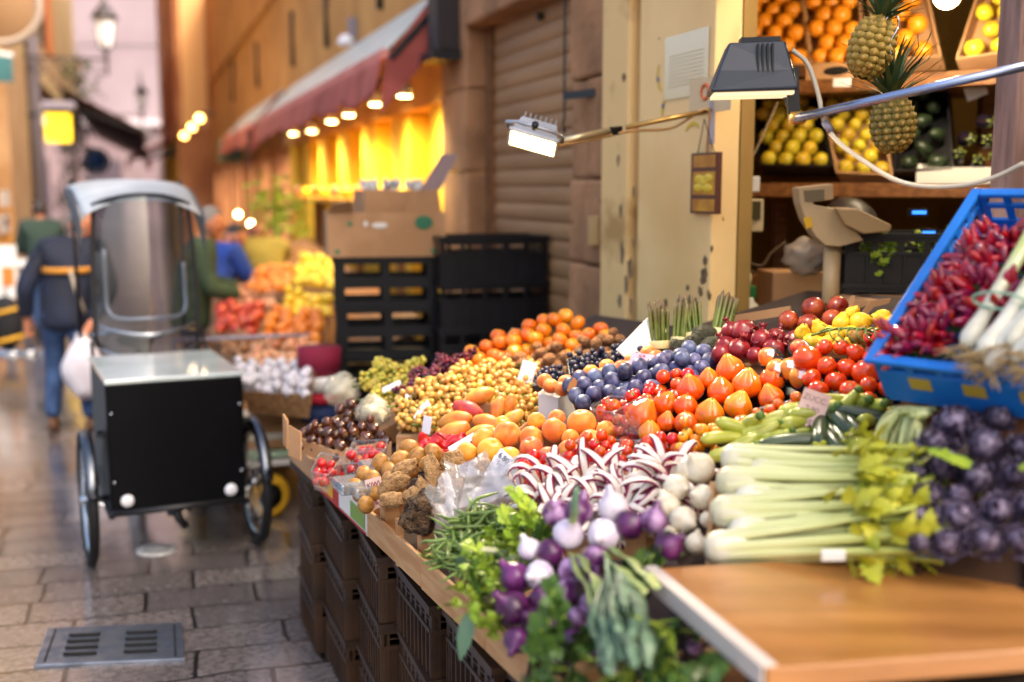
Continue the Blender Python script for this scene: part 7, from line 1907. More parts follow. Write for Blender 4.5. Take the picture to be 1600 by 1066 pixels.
for kind, quad, r_, n_, lab, lf, tr_ in (('white_bulb', [(345, 605), (485, 612), (490, 572), (365, 565)], .028, 80, 'white garlic bulb in the wicker basket of the far stall', .06, 'wide wicker basket of white bulbs at the front of the far stall'),
  ('pale_apple', [(380, 568), (500, 570), (505, 540), (395, 535)], .036, 36, 'pale apple in the second row of the far stall', .06, 'tray of pale apples in the far stall'),
  ('walnut', [(345, 545), (380, 560), (400, 530), (368, 520)], .03, 24, 'brown nut heaped in the far stall beside the tricycle', .06, 'tray of brown nuts in the far stall'),
  ('orange', [(400, 530), (505, 535), (508, 495), (420, 490)], .04, 44, 'orange heaped in the middle of the far stall', .06, 'tray of oranges in the far stall'),
  ('apple', [(330, 515), (398, 525), (415, 488), (345, 480)], .04, 40, 'red apple heaped on the street side of the far stall', .06, 'tray of red apples in the far stall'),
  ('lemon', [(440, 488), (515, 490), (518, 440), (455, 440)], .036, 56, 'yellow lemon heaped at the back of the far stall', .08, 'tray of lemons in the far stall'),
  ('lemon', [(455, 442), (522, 448), (522, 400), (470, 396)], .038, 40, 'yellow lemon in the highest heap of the far stall', .16, 'tray of lemons heaped highest in the far stall'),
  ('orange', [(385, 456), (452, 452), (456, 415), (402, 415)], .04, 34, 'orange in the raised heap before the person in the mustard coat', .12, 'tray of oranges before the person in the mustard coat'),
  ('pale_apple', [(335, 476), (430, 480), (440, 450), (350, 448)], .04, 40, 'rosy apple in the farthest row of the far stall', .06, 'tray of rosy apples in the far stall')):
 P = FPile(quad, lf)
 for p, r in heap(P.q, r_, n_, lambda x, y: P.z(x, y) - .05, seed=n_, cap=5): inst(fpro[kind], p, rquat(), r, lab, lab.split(' in the')[0].split(' heaped')[0] + ' kind of the far stall')
 o = thing('wicker_basket' if 'wicker' in tr_ else 'fruit_tray', tr_, 'basket' if 'wicker' in tr_ else 'tray', sum(P.q, Vector()) / 4); L = [q - o.location for q in P.q]
 h_ = .12 if 'wicker' in tr_ else .07
 up_ = [q * 1.03 + Vector((0, 0, -.015)) for q in L]; lo_ = [q * .95 + Vector((0, 0, -.015 - h_)) for q in L]
 m = MB(); m.add(up_ + lo_, [(i, (i + 1) % 4, 4 + (i + 1) % 4, 4 + i) for i in range(4)] + [(4, 5, 6, 7)]); m.build('basket_body' if 'wicker' in tr_ else 'tray_body', mat('wicker', 'a8794a', '7d5630', scale=40, rough=.8, bump=.6, bscale=60) if 'wicker' in tr_ else M_card, o, solid=.008)
pl = thing('leafy_plant', 'bright green leafy bunch standing on the far stall under the lamps', 'plant', at(432, 325, 11.4))
random.seed(5); m = MB()
for k in range(240):
 c_ = Vector((random.gauss(0, .13), random.gauss(0, .1), random.gauss(0, .14))); q = rquat(); s_ = random.uniform(.03, .06)
 m.add([c_ + q @ Vector(v) * s_ for v in ((-1, 0, 0), (0, -.5, .1), (1, 0, 0), (0, .5, .1))], [(0, 1, 2, 3)])
m.build('leaves', mat('bright_leaf', '8fa02a', '6f8a22', scale=3, rough=.6), pl); MB().tube([(0, 0, -.1), (0, 0, -.75)], .03, 6).build('stalks', M_lg, pl)
sh_ = wthing('lit_shelf', 'yellow shelf board with fruit under the spot lamps', 'shelf', 3.6, -.02, 1.62)
MB().box2((0, -.1, 0), (6, .38, .04)).build('board', M_yellow, sh_)
for t in (.2, 3, 5.8): MB().box2((t - .02, -.1, -.6), (t + .02, .02, 0)).build('bracket', M_wood, sh_)
for t in (.5, 2.2, 4.5): MB().box2((t - .03, .1, -.95), (t + .03, .16, 0)).build('upright', M_wood, sh_)
random.seed(19); sf = []
for k in range(26):
 t = 3.75 + k * .21; kd = ('lemon', 'orange', 'lemon', 'pale_apple')[k % 4]
 sf.append(inst(fpro[kd], wpt(t, .16 + .06 * (k % 3), 1.715 + .01 * (k % 2)), rquat(), .055, 'fruit on the lit yellow shelf under the spot lamps', 'fruit on the lit shelf'))
for k, (px, py, Y, r_) in enumerate(((372, 335, 11.5, .03), (392, 350, 11, .03))):
 gb_ = thing('glass_lamp', ('bright round bulb behind the person in the mustard coat', 'white round lamp above the head of the person in the mustard coat')[k], 'lamp', at(px, py, Y))
 MB().ball(r_).build('globe', M_lamp, gb_); MB().tube([(0, 0, .04), (0, 0, .9)], .006, 5).build('cord', M_dark, gb_)
p = at(28, 408, 12.2)
tb = thing('high_table', 'white topped high cafe table on dark steel legs at the left wall', 'table', (p.x, p.y, 0), R(12))
zt2 = p.z
MB().box2((-.62, -.35, zt2 - .05), (.42, .35, zt2)).build('table_top', M_white, tb, bevel=.01)
for x in (-.1, .08, .3):
 MB().tube([(x, -.1, 0), (x, -.1, zt2 - .05)], .045, 10).build('leg', M_greyp, tb); MB().lathe([(0, 0), (.16, 0), (.15, .03), (.04, .06), (0, .06)], 20, M=Matrix.Translation((x, -.1, 0))).build('foot', M_chrome, tb)
p = at(10, 505, 11.5)
rk = thing('rucksack', 'black and yellow rucksack hanging at the high table', 'bag', p)
MB().ball(fn=lambda d: Vector((d.x * .17, d.y * .12, d.z * .28)), nu=18, nv=12).build('bag_body', M_rub, rk)
for z in (-.17, .12): MB().tube([(.165 * math.cos(a), .125 * math.sin(a), z + .04 * math.cos(a)) for a in [i * PI / 10 for i in range(20)]], .02, 6, closed=True).build('yellow_band', mat('yellow_band', 'd09a22', rough=.6), rk)
MB().tube([(0, 0, .27), (0, .03, .4)], .012, 6).build('strap', M_rub, rk)
p = at(4, 440, 11.8)
nb = thing('menu_board', 'white and orange menu sheet standing at the high table', 'menu', p, R(8))
MB().box((0, 0, .1), (.3, .02, .55)).build('sheet_of_card', M_white, nb); MB().box((.06, -.012, .05), (.12, .006, .2)).build('orange_print', mat('orange_print', 'c8742a', rough=.7), nb)
M_alu = mat('grey_lamp_body', 'a9adb4', '93979e', scale=6, rough=.35, metal=.5)
M_brass = mat('brass_tube', 'b58d4a', rough=.3, metal=.8)
pw = wpt(WT(1113, .06, 172), .06, 0); tz_ = WP(1113, 172, .06)[1]
a_end = Vector((pw.x, pw.y, tz_))
b_end = at(872, 222, 3.98)
fl = thing('lit_floodlight', 'lit grey floodlight on a jointed brass arm fixed to the cream panel', 'floodlight', b_end)
mid = at(978, 199, 4.1); mid2 = at(952, 203, 4.07)
MB().tube([a_end - b_end, mid - b_end], .009, 8).build('arm', M_brass, fl)
MB().tube([mid2 - b_end + Vector((0, 0, -.003)), Vector((0, 0, 0))], .012, 8).build('arm', mat('pale_tube', 'cbb98f', rough=.3, metal=.6), fl)
MB().beam(mid - b_end - Vector((.02, 0, .01)), mid2 - b_end + Vector((.01, 0, -.004)), .022, .028).build('joint', M_dark, fl)
MB().beam(a_end - b_end + Vector((0, 0, .03)), a_end - b_end + Vector((0, 0, -.12)), .018, .018).build('wall_bracket', M_greyp, fl)
fc = at(833, 221, 3.93)
fd = Vector((-.28, -.62, -.74)).normalized()                      # where the light points
fx = Vector((.88, -.22, -.40)); fx = (fx - fd * fx.dot(fd)).normalized(); fy = fd.cross(fx)
FM = basis(fx, fy, fd, fc - b_end)
m = MB(); w1, h1, w2, h2 = .082, .036, .062, .026
m.add([(-w1, -h1, 0), (w1, -h1, 0), (w1, h1, 0), (-w1, h1, 0), (-w2, -h2, -.075), (w2, -h2, -.075), (w2, h2, -.075), (-w2, h2, -.075)], [(0, 1, 2, 3), (7, 6, 5, 4), (4, 5, 1, 0), (5, 6, 2, 1), (6, 7, 3, 2), (7, 4, 0, 3)], M=FM)
for k in range(7):
 x = -.055 + .0183 * k; m.box((x, 0, -.085), (.004, .05, .03), M=FM)
 m.box((x, -h1 + .004, -.04), (.004, .012, .06), M=FM)
m.build('housing', M_alu, fl, bevel=.002)
MB().box((0, 0, .004), (w1 * 2 + .012, h1 * 2 + .012, .012), M=FM).build('bezel', M_alu, fl, bevel=.002)
MB().box((0, 0, .011), (w1 * 2 - .008, h1 * 2 - .008, .004), M=FM).build('glowing_pane', mat('lit_pane', 'ffe2a0', emis='ffdf9a', estr=5), fl)
y_ = MB(); y_.tube([FM @ Vector(v) for v in ((-.095, .0, -.03), (-.098, .06, .0), (-.06, .085, .01), (.06, .085, .01), (.098, .06, 0), (.095, 0, -.03))], .007, 6); y_.build('yoke', M_alu, fl)
MB().tube([FM @ Vector((0, .078, .01)), FM @ Vector((0, .10, .01))], .012, 8).build('yoke_bolt', M_dark, fl)
ld = bpy.data.lights.new('floodlight_beam', 'SPOT'); lo = bpy.data.objects.new('floodlight_beam', ld); COL.objects.link(lo); lo.parent = fl
ld.energy = 40; ld.color = (1, .82, .55); ld.spot_size = R(120); ld.spot_blend = .6; ld.shadow_soft_size = .08
lo.location = (fc - b_end) + fd * .03; lo.rotation_mode = 'QUATERNION'; lo.rotation_quaternion = (-fd).to_track_quat('Z', 'Y')
cb = thing('lamp_cable', 'beige cable looping along the brass arm and down the cream panel', 'cable', a_end)
m = MB(); m.tube(curve_pts([at(872, 228, 3.97) - a_end, at(930, 217, 4.05) - a_end, at(985, 205, 4.1) - a_end, at(1050, 200, 4.18) - a_end, a_end - a_end + Vector((-.02, -.02, -.0)), at(1105, 240, 4.22) - a_end, at(1117, 300, 4.22) - a_end, at(1130, 345, 4.22) - a_end], 50), .0055, 6); m.build('cable', mat('beige_cable', 'b98f58', rough=.5), cb)
te, tn2 = at(1246, 184, 2.95), at(1625, 98, 2.62)
df = thing('black_floodlight', 'black floodlight hung at the end of a steel tube before the shop opening', 'floodlight', te)
c0_ = at(1180, 108, 2.98) - te
MX = basis((.985, -.10, .02), (.10, .97, .0), (-.02, 0, 1), c0_)
m = MB()
prof = [(-.118, -.062, .085), (-.118, -.050, .085), (-.10, -.006, .078), (-.072, .062, .055), (.07, .062, .055), (.088, -.01, .072), (.098, -.05, .085), (.098, -.062, .085)]
vs = [(x, -d, z) for x, z, d in prof] + [(x, d, z) for x, z, d in prof]; n = len(prof)
m.add(vs, [tuple(range(n - 1, -1, -1)), tuple(range(n, 2 * n))] + [(i, (i + 1) % n, n + (i + 1) % n, n + i) for i in range(n)], M=MX)
m.build('housing', mat('black_lamp_paint', '1c212c', '252b38', scale=4, rough=.35, spec=.6), df, bevel=.006)
m = MB()
for k in range(4): m.box((.0 + .012 * k, -.066, .02), (.005, .02, .07), M=MX)
m.box((.01, -.0, .070), (.10, .07, .012), M=MX); m.build('cooling_fins', M_dark, df)
MB().box((-.01, 0, -.066), (.20, .15, .008), M=MX).build('front_glass', mat('lit_glass', '9a9080', emis='ffe2b0', estr=.35), df)
ld = bpy.data.lights.new('floodlight_beam', 'SPOT'); lo = bpy.data.objects.new('floodlight_beam', ld); COL.objects.link(lo); lo.parent = df
ld.energy = 15; ld.color = (1, .86, .66); ld.spot_size = R(140); ld.spot_blend = .7; ld.shadow_soft_size = .09
lo.location = c0_ + Vector((-.01, 0, -.085)); lo.rotation_euler = (R(8), R(-14), 0)
MB().beam(c0_ + Vector((.085, -.04, -.0)), Vector((-.01, 0, .01)), .012, .03).build('yoke', M_dark, df)
MB().beam(c0_ + Vector((.085, .06, -.02)), Vector((-.0, .03, .01)), .012, .03).build('yoke', M_dark, df)
MB().tube([Vector((-.015, 0, -.004)), tn2 - te], .0115, 12).build('tube', mat('steel_tube', '9aa6c4', rough=.22, metal=.85), df)
MB().lathe([(0, -.02), (.016, -.02), (.018, .01), (.012, .02), (0, .02)], 12, M=Matrix.Rotation(PI / 2, 4, 'Y')).build('end_clamp', M_brass, df)
bk = thing('drooping_cable', 'pale cable drooping from the black floodlight across the shop opening', 'cable', at(1400, 275, 2.8)); o_ = bk.location
pts = [at(*q) - o_ for q in ((1238, 78, 2.96), (1262, 100, 2.95), (1278, 145, 2.93), (1288, 190, 2.92), (1310, 222, 2.9), (1350, 252, 2.86), (1400, 282, 2.8), (1450, 292, 2.76), (1510, 289, 2.7), (1560, 275, 2.66), (1600, 255, 2.62))]
MB().tube(curve_pts(pts, 60), .0062, 8).build('cable', mat('pale_cable', 'cdbfa6', rough=.45), bk)
MB().tube([pts[3], pts[3].lerp(pts[4], .5)], .010, 8).build('connector', M_greyp, bk)
M_pin = mat('pineapple_eye', 'b58c30', '7d7030', scale=1.4, lo=.4, hi=.6, rough=.6, rv=.1, zc=(.25, 1.2, '5f6a2c')); M_pinc = mat('pineapple_crease', '3a3413', '4a3d18', scale=8, rough=.8); M_pinl = mat('pineapple_leaf', '566a3c', '3f5530', scale=5, rough=.55, stretch=(3, 3, .6))
M_tip = mat('pineapple_tip', 'b58a42', rough=.7)
def pineapple(label, c_, h, w_, tilt, crown=1.0):
 o = thing('pineapple', label, 'pineapple', c_, 0, 'pineapples hung before the shop'); setrot(o, Euler(tilt).to_quaternion())
 MB().ball(fn=lambda d: Vector((d.x * w_ * .96 * (1 - .1 * abs(d.z) ** 3), d.y * w_ * .96, d.z * h * .97)), nu=24, nv=18).build('flesh', M_pinc, o)
 m = MB(); rows = 11
 for r_ in range(rows):
  v = (r_ + .5) / rows; z = -h * math.cos(PI * (.08 + .84 * v)); rr = w_ * math.sqrt(max(.05, 1 - (z / h) ** 2)) ** .8
  n = max(6, int(round(13 * rr / w_)))
  for k in range(n):
   a = 2 * PI * (k + .5 * (r_ % 2)) / n; nx = Vector((math.cos(a), math.sin(a), .55 * z / h)).normalized()
   p = Vector((rr * math.cos(a), rr * math.sin(a), z)); t_ = Vector((-math.sin(a), math.cos(a), 0)); u_ = nx.cross(t_)
   s_ = PI * rr / n * 1.1; sh2 = h * PI * .84 / rows * .62
   ring = [];
   for (k2, lift) in ((1.0, -.004), (.8, .002), (.35, .005)):
    for j in range(6):
     an = PI / 3 * j + PI / 6; ring.append(p + t_ * (s_ * k2 * math.cos(an)) + u_ * (-sh2 * k2 * math.sin(an) * 1.1) + nx * lift)
   tipp = p + nx * .008 + Vector((0, 0, .008))
   b = len(m.v); m.v += [tuple(q) for q in ring] + [tuple(tipp)]
   for q_ in range(2):
    for j in range(6): m.f.append((b + q_ * 6 + j, b + q_ * 6 + (j + 1) % 6, b + q_ * 6 + 6 + (j + 1) % 6, b + q_ * 6 + 6 + j)); m.m.append(0); m.s.append(True)
   for j in range(6): m.f.append((b + 12 + j, b + 12 + (j + 1) % 6, b + 18)); m.m.append(1); m.s.append(True)
 m.build('rind', [M_pin, M_tip], o)
 cr_ = MB(); rnd = random.Random(int(h * 1e4))
 for k in range(46):
  a = k * 2.4; u = k / 46; L = (.05 + .10 * (1 - abs(u - .55) * 1.2)) * crown; sp = 1.25 - 1.15 * u
  d = Vector((math.cos(a) * math.sin(sp), math.sin(a) * math.sin(sp), math.cos(sp))); b0 = Vector((math.cos(a) * .018 * (1 - u), math.sin(a) * .018 * (1 - u), h * .93 + .03 * u)); sd = Vector((-math.sin(a), math.cos(a), 0)); vs = []
  for i in range(6):
   t = i / 5; q = b0 + d * (L * t) + Vector((math.cos(a), math.sin(a), -.2)) * (.03 * t * t * crown * rnd.uniform(.3, 1.2)); ww = .010 * (1 - t) ** .8 + .0006
   vs += [q - sd * ww, q + Vector((-math.cos(a), -math.sin(a), 0)) * -.002, q + sd * ww]
  cr_.add(vs, [(i * 3 + j, i * 3 + j + 1, i * 3 + j + 4, i * 3 + j + 3) for i in range(5) for j in range(2)], 0, True)
 cr_.build('crown', M_pinl, o)
 return o
pineapple('upper pineapple with a short crown hung above the steel tube', at(1362, 74, 3.25), .084, .060, (R(6), R(14), .3), .8)
pineapple('lower pineapple with a long pointed crown hung behind the steel tube', at(1395, 194, 3.3), .080, .060, (R(-4), R(-3), 1.2), 1.25)
hk = thing('wire_hook', 'bent steel wire hook holding the pineapples', 'hook', at(1392, 60, 3.22)); o_ = hk.location
MB().tube(curve_pts([at(*q) - o_ for q in ((1383, 33, 3.22), (1388, 26, 3.22), (1396, 22, 3.22), (1404, 30, 3.22), (1402, 46, 3.2), (1394, 60, 3.2), (1390, 75, 3.2), (1394, 86, 3.2))], 30), .0028, 6).build('wire', M_chrome, hk)
MB().tube([at(1383, 33, 3.22) - o_, at(1386, -70, 3.22) - o_, (Vector((at(1386, -70, 3.22).x, at(1386, -70, 3.22).y, 2.62)) - o_)], .002, 5).build('hanging_wire', M_chrome, hk)
Q0, Q1 = at(1150, 295, 5.25), at(1615, 295, 4.5)
ex = (Q1 - Q0); ex.z = 0; ex.normalize(); ey = Vector((-ex.y, ex.x, 0))        # along the shelves; towards the back
def shelf_plane(z0, slope):
 """a steeply tilted display plane rising to the back from the shelf's front edge at height z0"""
 n_ = (Vector((0, 0, 1)) * 1.0 - ey * slope).normalized(); p0 = Vector((Q0.x, Q0.y, z0)); return p0, n_
def zat(py, Y=4.85): return at(1400, py, Y).z
z_mid, z_low = zat(118), zat(286)
shf = thing('shop_shelving', 'brown wooden shelving in the shop with steep fruit displays', 'shelves', Q0)
for z, nm in ((z_mid, 'shelf_board'), (z_low, 'shelf_board'), (zat(440), 'shelf_board')):
 a, b = Q0.copy(), Q1 + ex * .6
 for q in (a, b): q.z = z - .03
 M = basis(ex, ey, (0, 0, 1), a - Q0); L = (b - a).length
 MB().box2((.03, -.02, -.03), (L, .62, .03), M=M).build(nm, M_wood, shf, bevel=.004)
for t_ in (0.0, .95, 1.9):
 p = Q0 + ex * t_ + ey * .5; MB().box2((p.x - Q0.x - .03, p.y - Q0.y - .03, -1.75), (p.x - Q0.x + .03, p.y - Q0.y + .03, 1.1)).build('upright', M_wood, shf)
def display(quad, z0, slope, r_, pro, name, cat, group, lab, where, box_lab, mt, jit=.12, box=True, inset=0):
 p0, n_ = shelf_plane(z0, slope)
 C4 = [onplane(px, py, p0, n_) for px, py in quad]                   # front-left, front-right, back-right, back-left
 u = (C4[1] - C4[0]); wdt = (u.length + (C4[2] - C4[3]).length) / 2; vdt = ((C4[3] - C4[0]).length + (C4[2] - C4[1]).length) / 2
 nu_ = max(2, int(wdt / (2.02 * r_))); nv_ = max(2, int(vdt / (1.80 * r_))); out = []
 for j in range(nv_):
  for i in range(nu_ - (j % 2)):
   a = (i + .5 + .5 * (j % 2)) / nu_; b = (j + .5) / nv_
   p = C4[0].lerp(C4[1], a).lerp(C4[3].lerp(C4[2], a), b) + n_ * (r_ * .55 + random.uniform(-.12, .12) * r_)
   pr_ = random.choice(pro) if isinstance(pro, list) else pro
   out.append(inst(pr_, p, rquat(), r_ * random.uniform(1 - jit, 1 + jit * .4), lab, group))
 if box:
  cc = sum(C4, Vector()) / 4; o = thing('fruit_box', box_lab, 'box', cc)
  q = [cc + (c - cc) * 1.03 - cc for c in C4]; dn = -n_ * .05; upn = n_ * .035
  m = MB(); m.add([v + dn for v in q], [(0, 1, 2, 3)])
  for i in range(4):
   j = (i + 1) % 4; m.add([q[i] + dn, q[j] + dn, q[j] + upn, q[i] + upn], [(0, 1, 2, 3)])
  m.build('box_body', mt, o, solid=.008)
 return out
M_shopO = mat('shop_orange_skin', 'e09020', 'd88214', scale=2, rough=.35, rv=.15, bump=.1, bscale=30)
M_shopY = mat('golden_apple_skin', 'd0b32c', 'b9a02a', scale=1, rough=.3, rv=.12, rh=.02)
M_shopD = mat('dark_avocado_skin', '1f2a1a', '2c3a22', scale=2, rough=.4, rv=.3)
so_ = proto1('orange', sphereish(1, .97, dim=.05, nu=16, nv=10), M_shopO, '', 'orange'); sy_ = proto1('golden_apple', sphereish(1, .95, dim=.25, dimw=.3, nu=16, nv=10), M_shopY, '', 'apple'); sd_ = proto1('avocado', MB().ball(fn=lambda d: Vector((d.x * (.8 - .15 * d.z), d.y * (.8 - .15 * d.z), d.z * 1.1)), nu=12, nv=8), M_shopD, '', 'avocado')
display([(1172, 102), (1268, 106), (1250, -42), (1158, -40)], z_mid + .02, 1.5, .041, so_, 'orange', 'orange', 'oranges in the first box on the upper shelf', 'orange in the leftmost box on the upper shop shelf', '', 'leftmost box of oranges on the upper shop shelf', M_card)
display([(1272, 104), (1352, 106), (1340, -42), (1255, -42)], z_mid + .02, 1.5, .041, so_, 'orange', 'orange', 'oranges in the second box on the upper shelf', 'orange in the middle box on the upper shop shelf', '', 'middle box of oranges with a black oval stamp on the upper shop shelf', M_card)
display([(1378, 100), (1470, 94), (1440, -45), (1352, -42)], z_mid + .02, 1.5, .041, so_, 'orange', 'orange', 'oranges in the third box on the upper shelf', 'orange in the rightmost box behind the pineapples', '', 'rightmost box of oranges behind the hanging pineapples', M_card)
M_ra = mat('rosy_apple_skin', 'c9a03c', 'b8552c', scale=1, rough=.3, rv=.15)
ra_ = proto1('rosy_apple', sphereish(1, .93, dim=.25, nu=16, nv=10), M_ra, '', 'apple')
display([(1500, 98), (1625, 80), (1640, -40), (1545, -40)], z_mid + .02, 1.5, .04, [ra_, sy_], 'apple', 'apple', 'apples at the right of the upper shelf', 'yellow and red apple at the right end of the upper shop shelf', '', 'box of rosy apples at the right end of the upper shop shelf', M_card)
display([(1192, 262), (1300, 264), (1275, 138), (1178, 140)], z_low + .03, 1.5, .036, sy_, 'golden_apple', 'apple', 'golden apples in the left box', 'golden apple in the left box on the lower shop shelf', '', 'black tray of golden apples at the left of the lower shop shelf', M_blackp)
display([(1312, 274), (1395, 278), (1370, 140), (1285, 142)], z_low + .03, 1.5, .034, sy_, 'golden_apple', 'apple', 'golden apples in the second box', 'golden apple in the box beside the lower pineapple', '', 'tray of golden apples beside the lower pineapple', M_card)
display([(1402, 272), (1490, 268), (1480, 140), (1405, 142)], z_low + .03, 1.5, .038, sd_, 'avocado', 'avocado', 'dark avocados on the shop shelf', 'dark green avocado behind the lower pineapple', '', 'dark box of avocados behind the lower pineapple', M_blackp)
M_aub = mat('aubergine_skin', '17121c', '231a2a', scale=2, rough=.18, coat=.4); M_auc = mat('aubergine_cap', '7d8a3c', '66752f', scale=8, rough=.6)
ab_ = protoE('aubergine', '', 'aubergine', 'aubergines on the shop shelf')
MB().lathe([(0, -1.5), (.5, -1.4), (.82, -.95), (.85, -.4), (.68, .2), (.5, .7), (.38, 1.0), (0, 1.05)], 16).build('fruit', M_aub, ab_)
random.seed(3); c_ = calyx(5, .75, .2, -.45, 1.05); c_.tube([(0, 0, 1.0), (.05, 0, 1.3), (.15, 0, 1.5)], .12, 6); c_.build('cap', M_auc, ab_)
p0, n_ = shelf_plane(z_low + .03, 1.3); al = []
for px, py in ((1500, 250), (1530, 262), (1560, 255), (1588, 262), (1515, 225), (1545, 228), (1575, 225), (1600, 232), (1545, 198), (1572, 190), (1597, 195), (1585, 165), (1605, 160)):
 al.append(inst(ab_, onplane(px, py, p0, n_) + n_ * .03, look((random.gauss(-.3, .5), -1, random.gauss(.3, .4)), random.uniform(0, 6)), .037))
label_row(al, 'dark aubergine with a green cap', 'on the shop shelf')
atr = thing('fruit_tray', 'pale tray of aubergines at the right of the lower shop shelf', 'tray', onplane(1545, 275, p0, n_)); M = basis(ex, ey, (0, 0, 1))
m = MB(); m.box2((-.28, -.02, -.03), (.3, .0, .035), M=M); m.box2((-.28, 0, -.03), (-.265, .35, .05), M=M); m.box2((-.265, 0, -.03), (.3, .35, -.02), M=M); m.build('tray_body', M_white2, atr)
for px, py, w_, h_, ro, lab in ((1320, 128, .075, .045, .05, 'white rounded price card under the orange boxes'), (1527, 140, .085, .075, -.35, 'white tilted price card hanging under the upper shop shelf')):
 c_ = at(px, py, 4.78); o = thing('price_card', lab, 'price card', c_); M = basis(ex, ey, (0, 0, 1)) @ Matrix.Rotation(ro, 4, 'Y')
 MB().box((0, -.03, 0), (w_, .003, h_), M=M).build('card', M_cardw, o, bevel=.001)
os_ = thing('box_front', 'cardboard box front with a black oval stamp under the oranges', 'cardboard', at(1312, 112, 4.8)); M = basis(ex, ey, (0, 0, 1))
MB().box((0, -.035, 0), (.26, .006, .06), M=M).build('front_panel', M_card, os_)
MB().ball(fn=lambda d: Vector((d.x * .055, d.y * .001 - .0392, d.z * .018)), nu=20, nv=8, M=M).build('oval_stamp', M_dark, os_)
def glow(name, lab, px, py, Y, watts, r_=.05, vis=True):
 c_ = at(px, py, Y); o = thing(name, lab, 'lamp', c_)
 MB().ball(r_, nu=18, nv=12).build('bulb', M_lamp, o); MB().tube([(0, 0, r_), (0, 0, r_ + .05)], .02, 8).build('socket', M_dark, o); MB().tube([(0, 0, r_ + .05), (0, 0, 2.9 - c_.z)], .004, 5).build('cord', M_dark, o)
 ld = bpy.data.lights.new('bulb_light', 'POINT'); lo = bpy.data.objects.new('bulb_light', ld); COL.objects.link(lo); lo.parent = o; lo.location = (0, 0, -r_ * 1.6)
 ld.energy = watts; ld.color = (1, .84, .58); ld.shadow_soft_size = r_
glow('hanging_bulb', 'lit bulb hanging in the shop above the fruit boxes', 1480, -8, 4.3, 11)
pm_ = WF.to_3x3()
def onpanel(px, py, d=.052): t, z = WP(px, py, d); return t, z
def boxed(name, lab, cat, px0, py0, px1, py1, d, dep, mt, Y=None):
 c_ = at((px0 + px1) / 2, (py0 + py1) / 2, Y); s_ = Y / FP; o = thing(name, lab, cat, c_, R(6))
 MB().box((0, dep / 2, 0), ((px1 - px0) * s_, dep, (py1 - py0) * s_)).build('case', mt, o, bevel=.004); return o, s_
M_cream3 = mat('cream_plastic', 'cdbb92', 'c2ae84', scale=3, rough=.45)
o, s_ = boxed('electric_meter', 'cream meter box with a green display beside the cream panel', 'meter', 1131, 188, 1161, 267, 0, .06, M_cream3, 4.35)
MB().box((0, -.002, .075), (.05, .006, .014)).build('display', mat('green_display', '5a6a20', rough=.3), o); MB().box((-.01, -.002, -.06), (.035, .006, .018)).build('dark_label', mat('blue_dark_label', '2a3046', rough=.5), o)
for x in (.0, .025): MB().box((x, -.002, .045), (.008, .006, .006)).build('button', M_dark, o)
o, s_ = boxed('wall_box', 'grey and orange appliance box below the meter', 'box', 1128, 276, 1188, 300, 0, .12, M_white, 4.4); MB().box((-.01, -.002, .0), (.03, .005, .012)).build('orange_mark', mat('orange_mark', 'c86a2a', rough=.5), o)
o, s_ = boxed('glass_case', 'small glass fronted case on a cream base below the appliance box', 'case', 1130, 312, 1194, 362, 0, .14, M_cream3, 4.4); MB().box((0, -.004, .02), (.13, .006, .07)).build('glass', mat('dim_glass', '4a4630', rough=.1, spec=.7), o)
o, s_ = boxed('junction_box', 'dark junction box under the glass case', 'box', 1128, 354, 1150, 392, 0, .06, M_dark, 4.38)
cw_ = thing('coiled_cable', 'pale coiled cable hanging beside the lemon picture', 'cable', at(1140, 300, 4.3)); o_ = cw_.location
MB().tube(curve_pts([at(*q) - o_ for q in ((1128, 262, 4.3), (1145, 268, 4.3), (1150, 290, 4.29), (1146, 315, 4.29), (1132, 332, 4.3), (1122, 320, 4.3))], 30), .009, 7).build('cable', M_cream3, cw_)
th_ = thing('wall_wires', 'thin wires looping along the wall under the meter boxes', 'wires', at(1180, 400, 4.6)); o_ = th_.location
for P_ in (((1150, 375, 4.5), (1165, 405, 4.6), (1190, 415, 4.6), (1205, 395, 4.6), (1228, 378, 4.6)), ((1140, 390, 4.5), (1150, 410, 4.55), (1178, 425, 4.6)), ((1162, 260, 4.36), (1178, 240, 4.4), (1190, 215, 4.5), (1215, 160, 4.6))):
 MB().tube(curve_pts([at(*q) - o_ for q in P_], 20), .004, 5).build('wire', mat('brown_wire', '6d5a44', rough=.5), th_)
t0_, zt0 = onpanel(1087, 240); t1_, zt1 = onpanel(1128, 335)
lp = wthing('lemon_picture', 'narrow brown framed picture of yellow fruit hung on the cream panel', 'picture', (t0_ + t1_) / 2, .055, (zt0 + zt1) / 2); W_, H_ = abs(t1_ - t0_), abs(zt0 - zt1)
MB().box((0, .008, 0), (W_, .016, H_)).build('frame', mat('red_brown_frame', '5a2a14', rough=.5), lp, bevel=.002)
for z, h in ((.36, .2), (.0, .38), (-.36, .2)): MB().box((0, .0172, z * H_), (W_ * .8, .002, h * H_)).build('picture_panel', mat('amber_panel', 'c9921e', 'a86a14', scale=9, rough=.3), lp)
for k, (x, z) in enumerate(((.14, .07), (-.16, .08), (.0, .02), (.17, -.07), (-.15, -.08))): MB().ball(fn=lambda d, x=x, z=z: Vector((x * W_ + d.x * W_ * .18, .019 + d.y * .003, z * H_ + d.z * H_ * .07)), nu=14, nv=8).build('painted_lemon', mat('painted_lemon', 'd8b92a', rough=.4), lp)
MB().tube([(-.3 * W_, .01, H_ / 2), (0, .02, H_ / 2 + .12), (.3 * W_, .01, H_ / 2)], .002, 5).build('string', M_dark, lp)
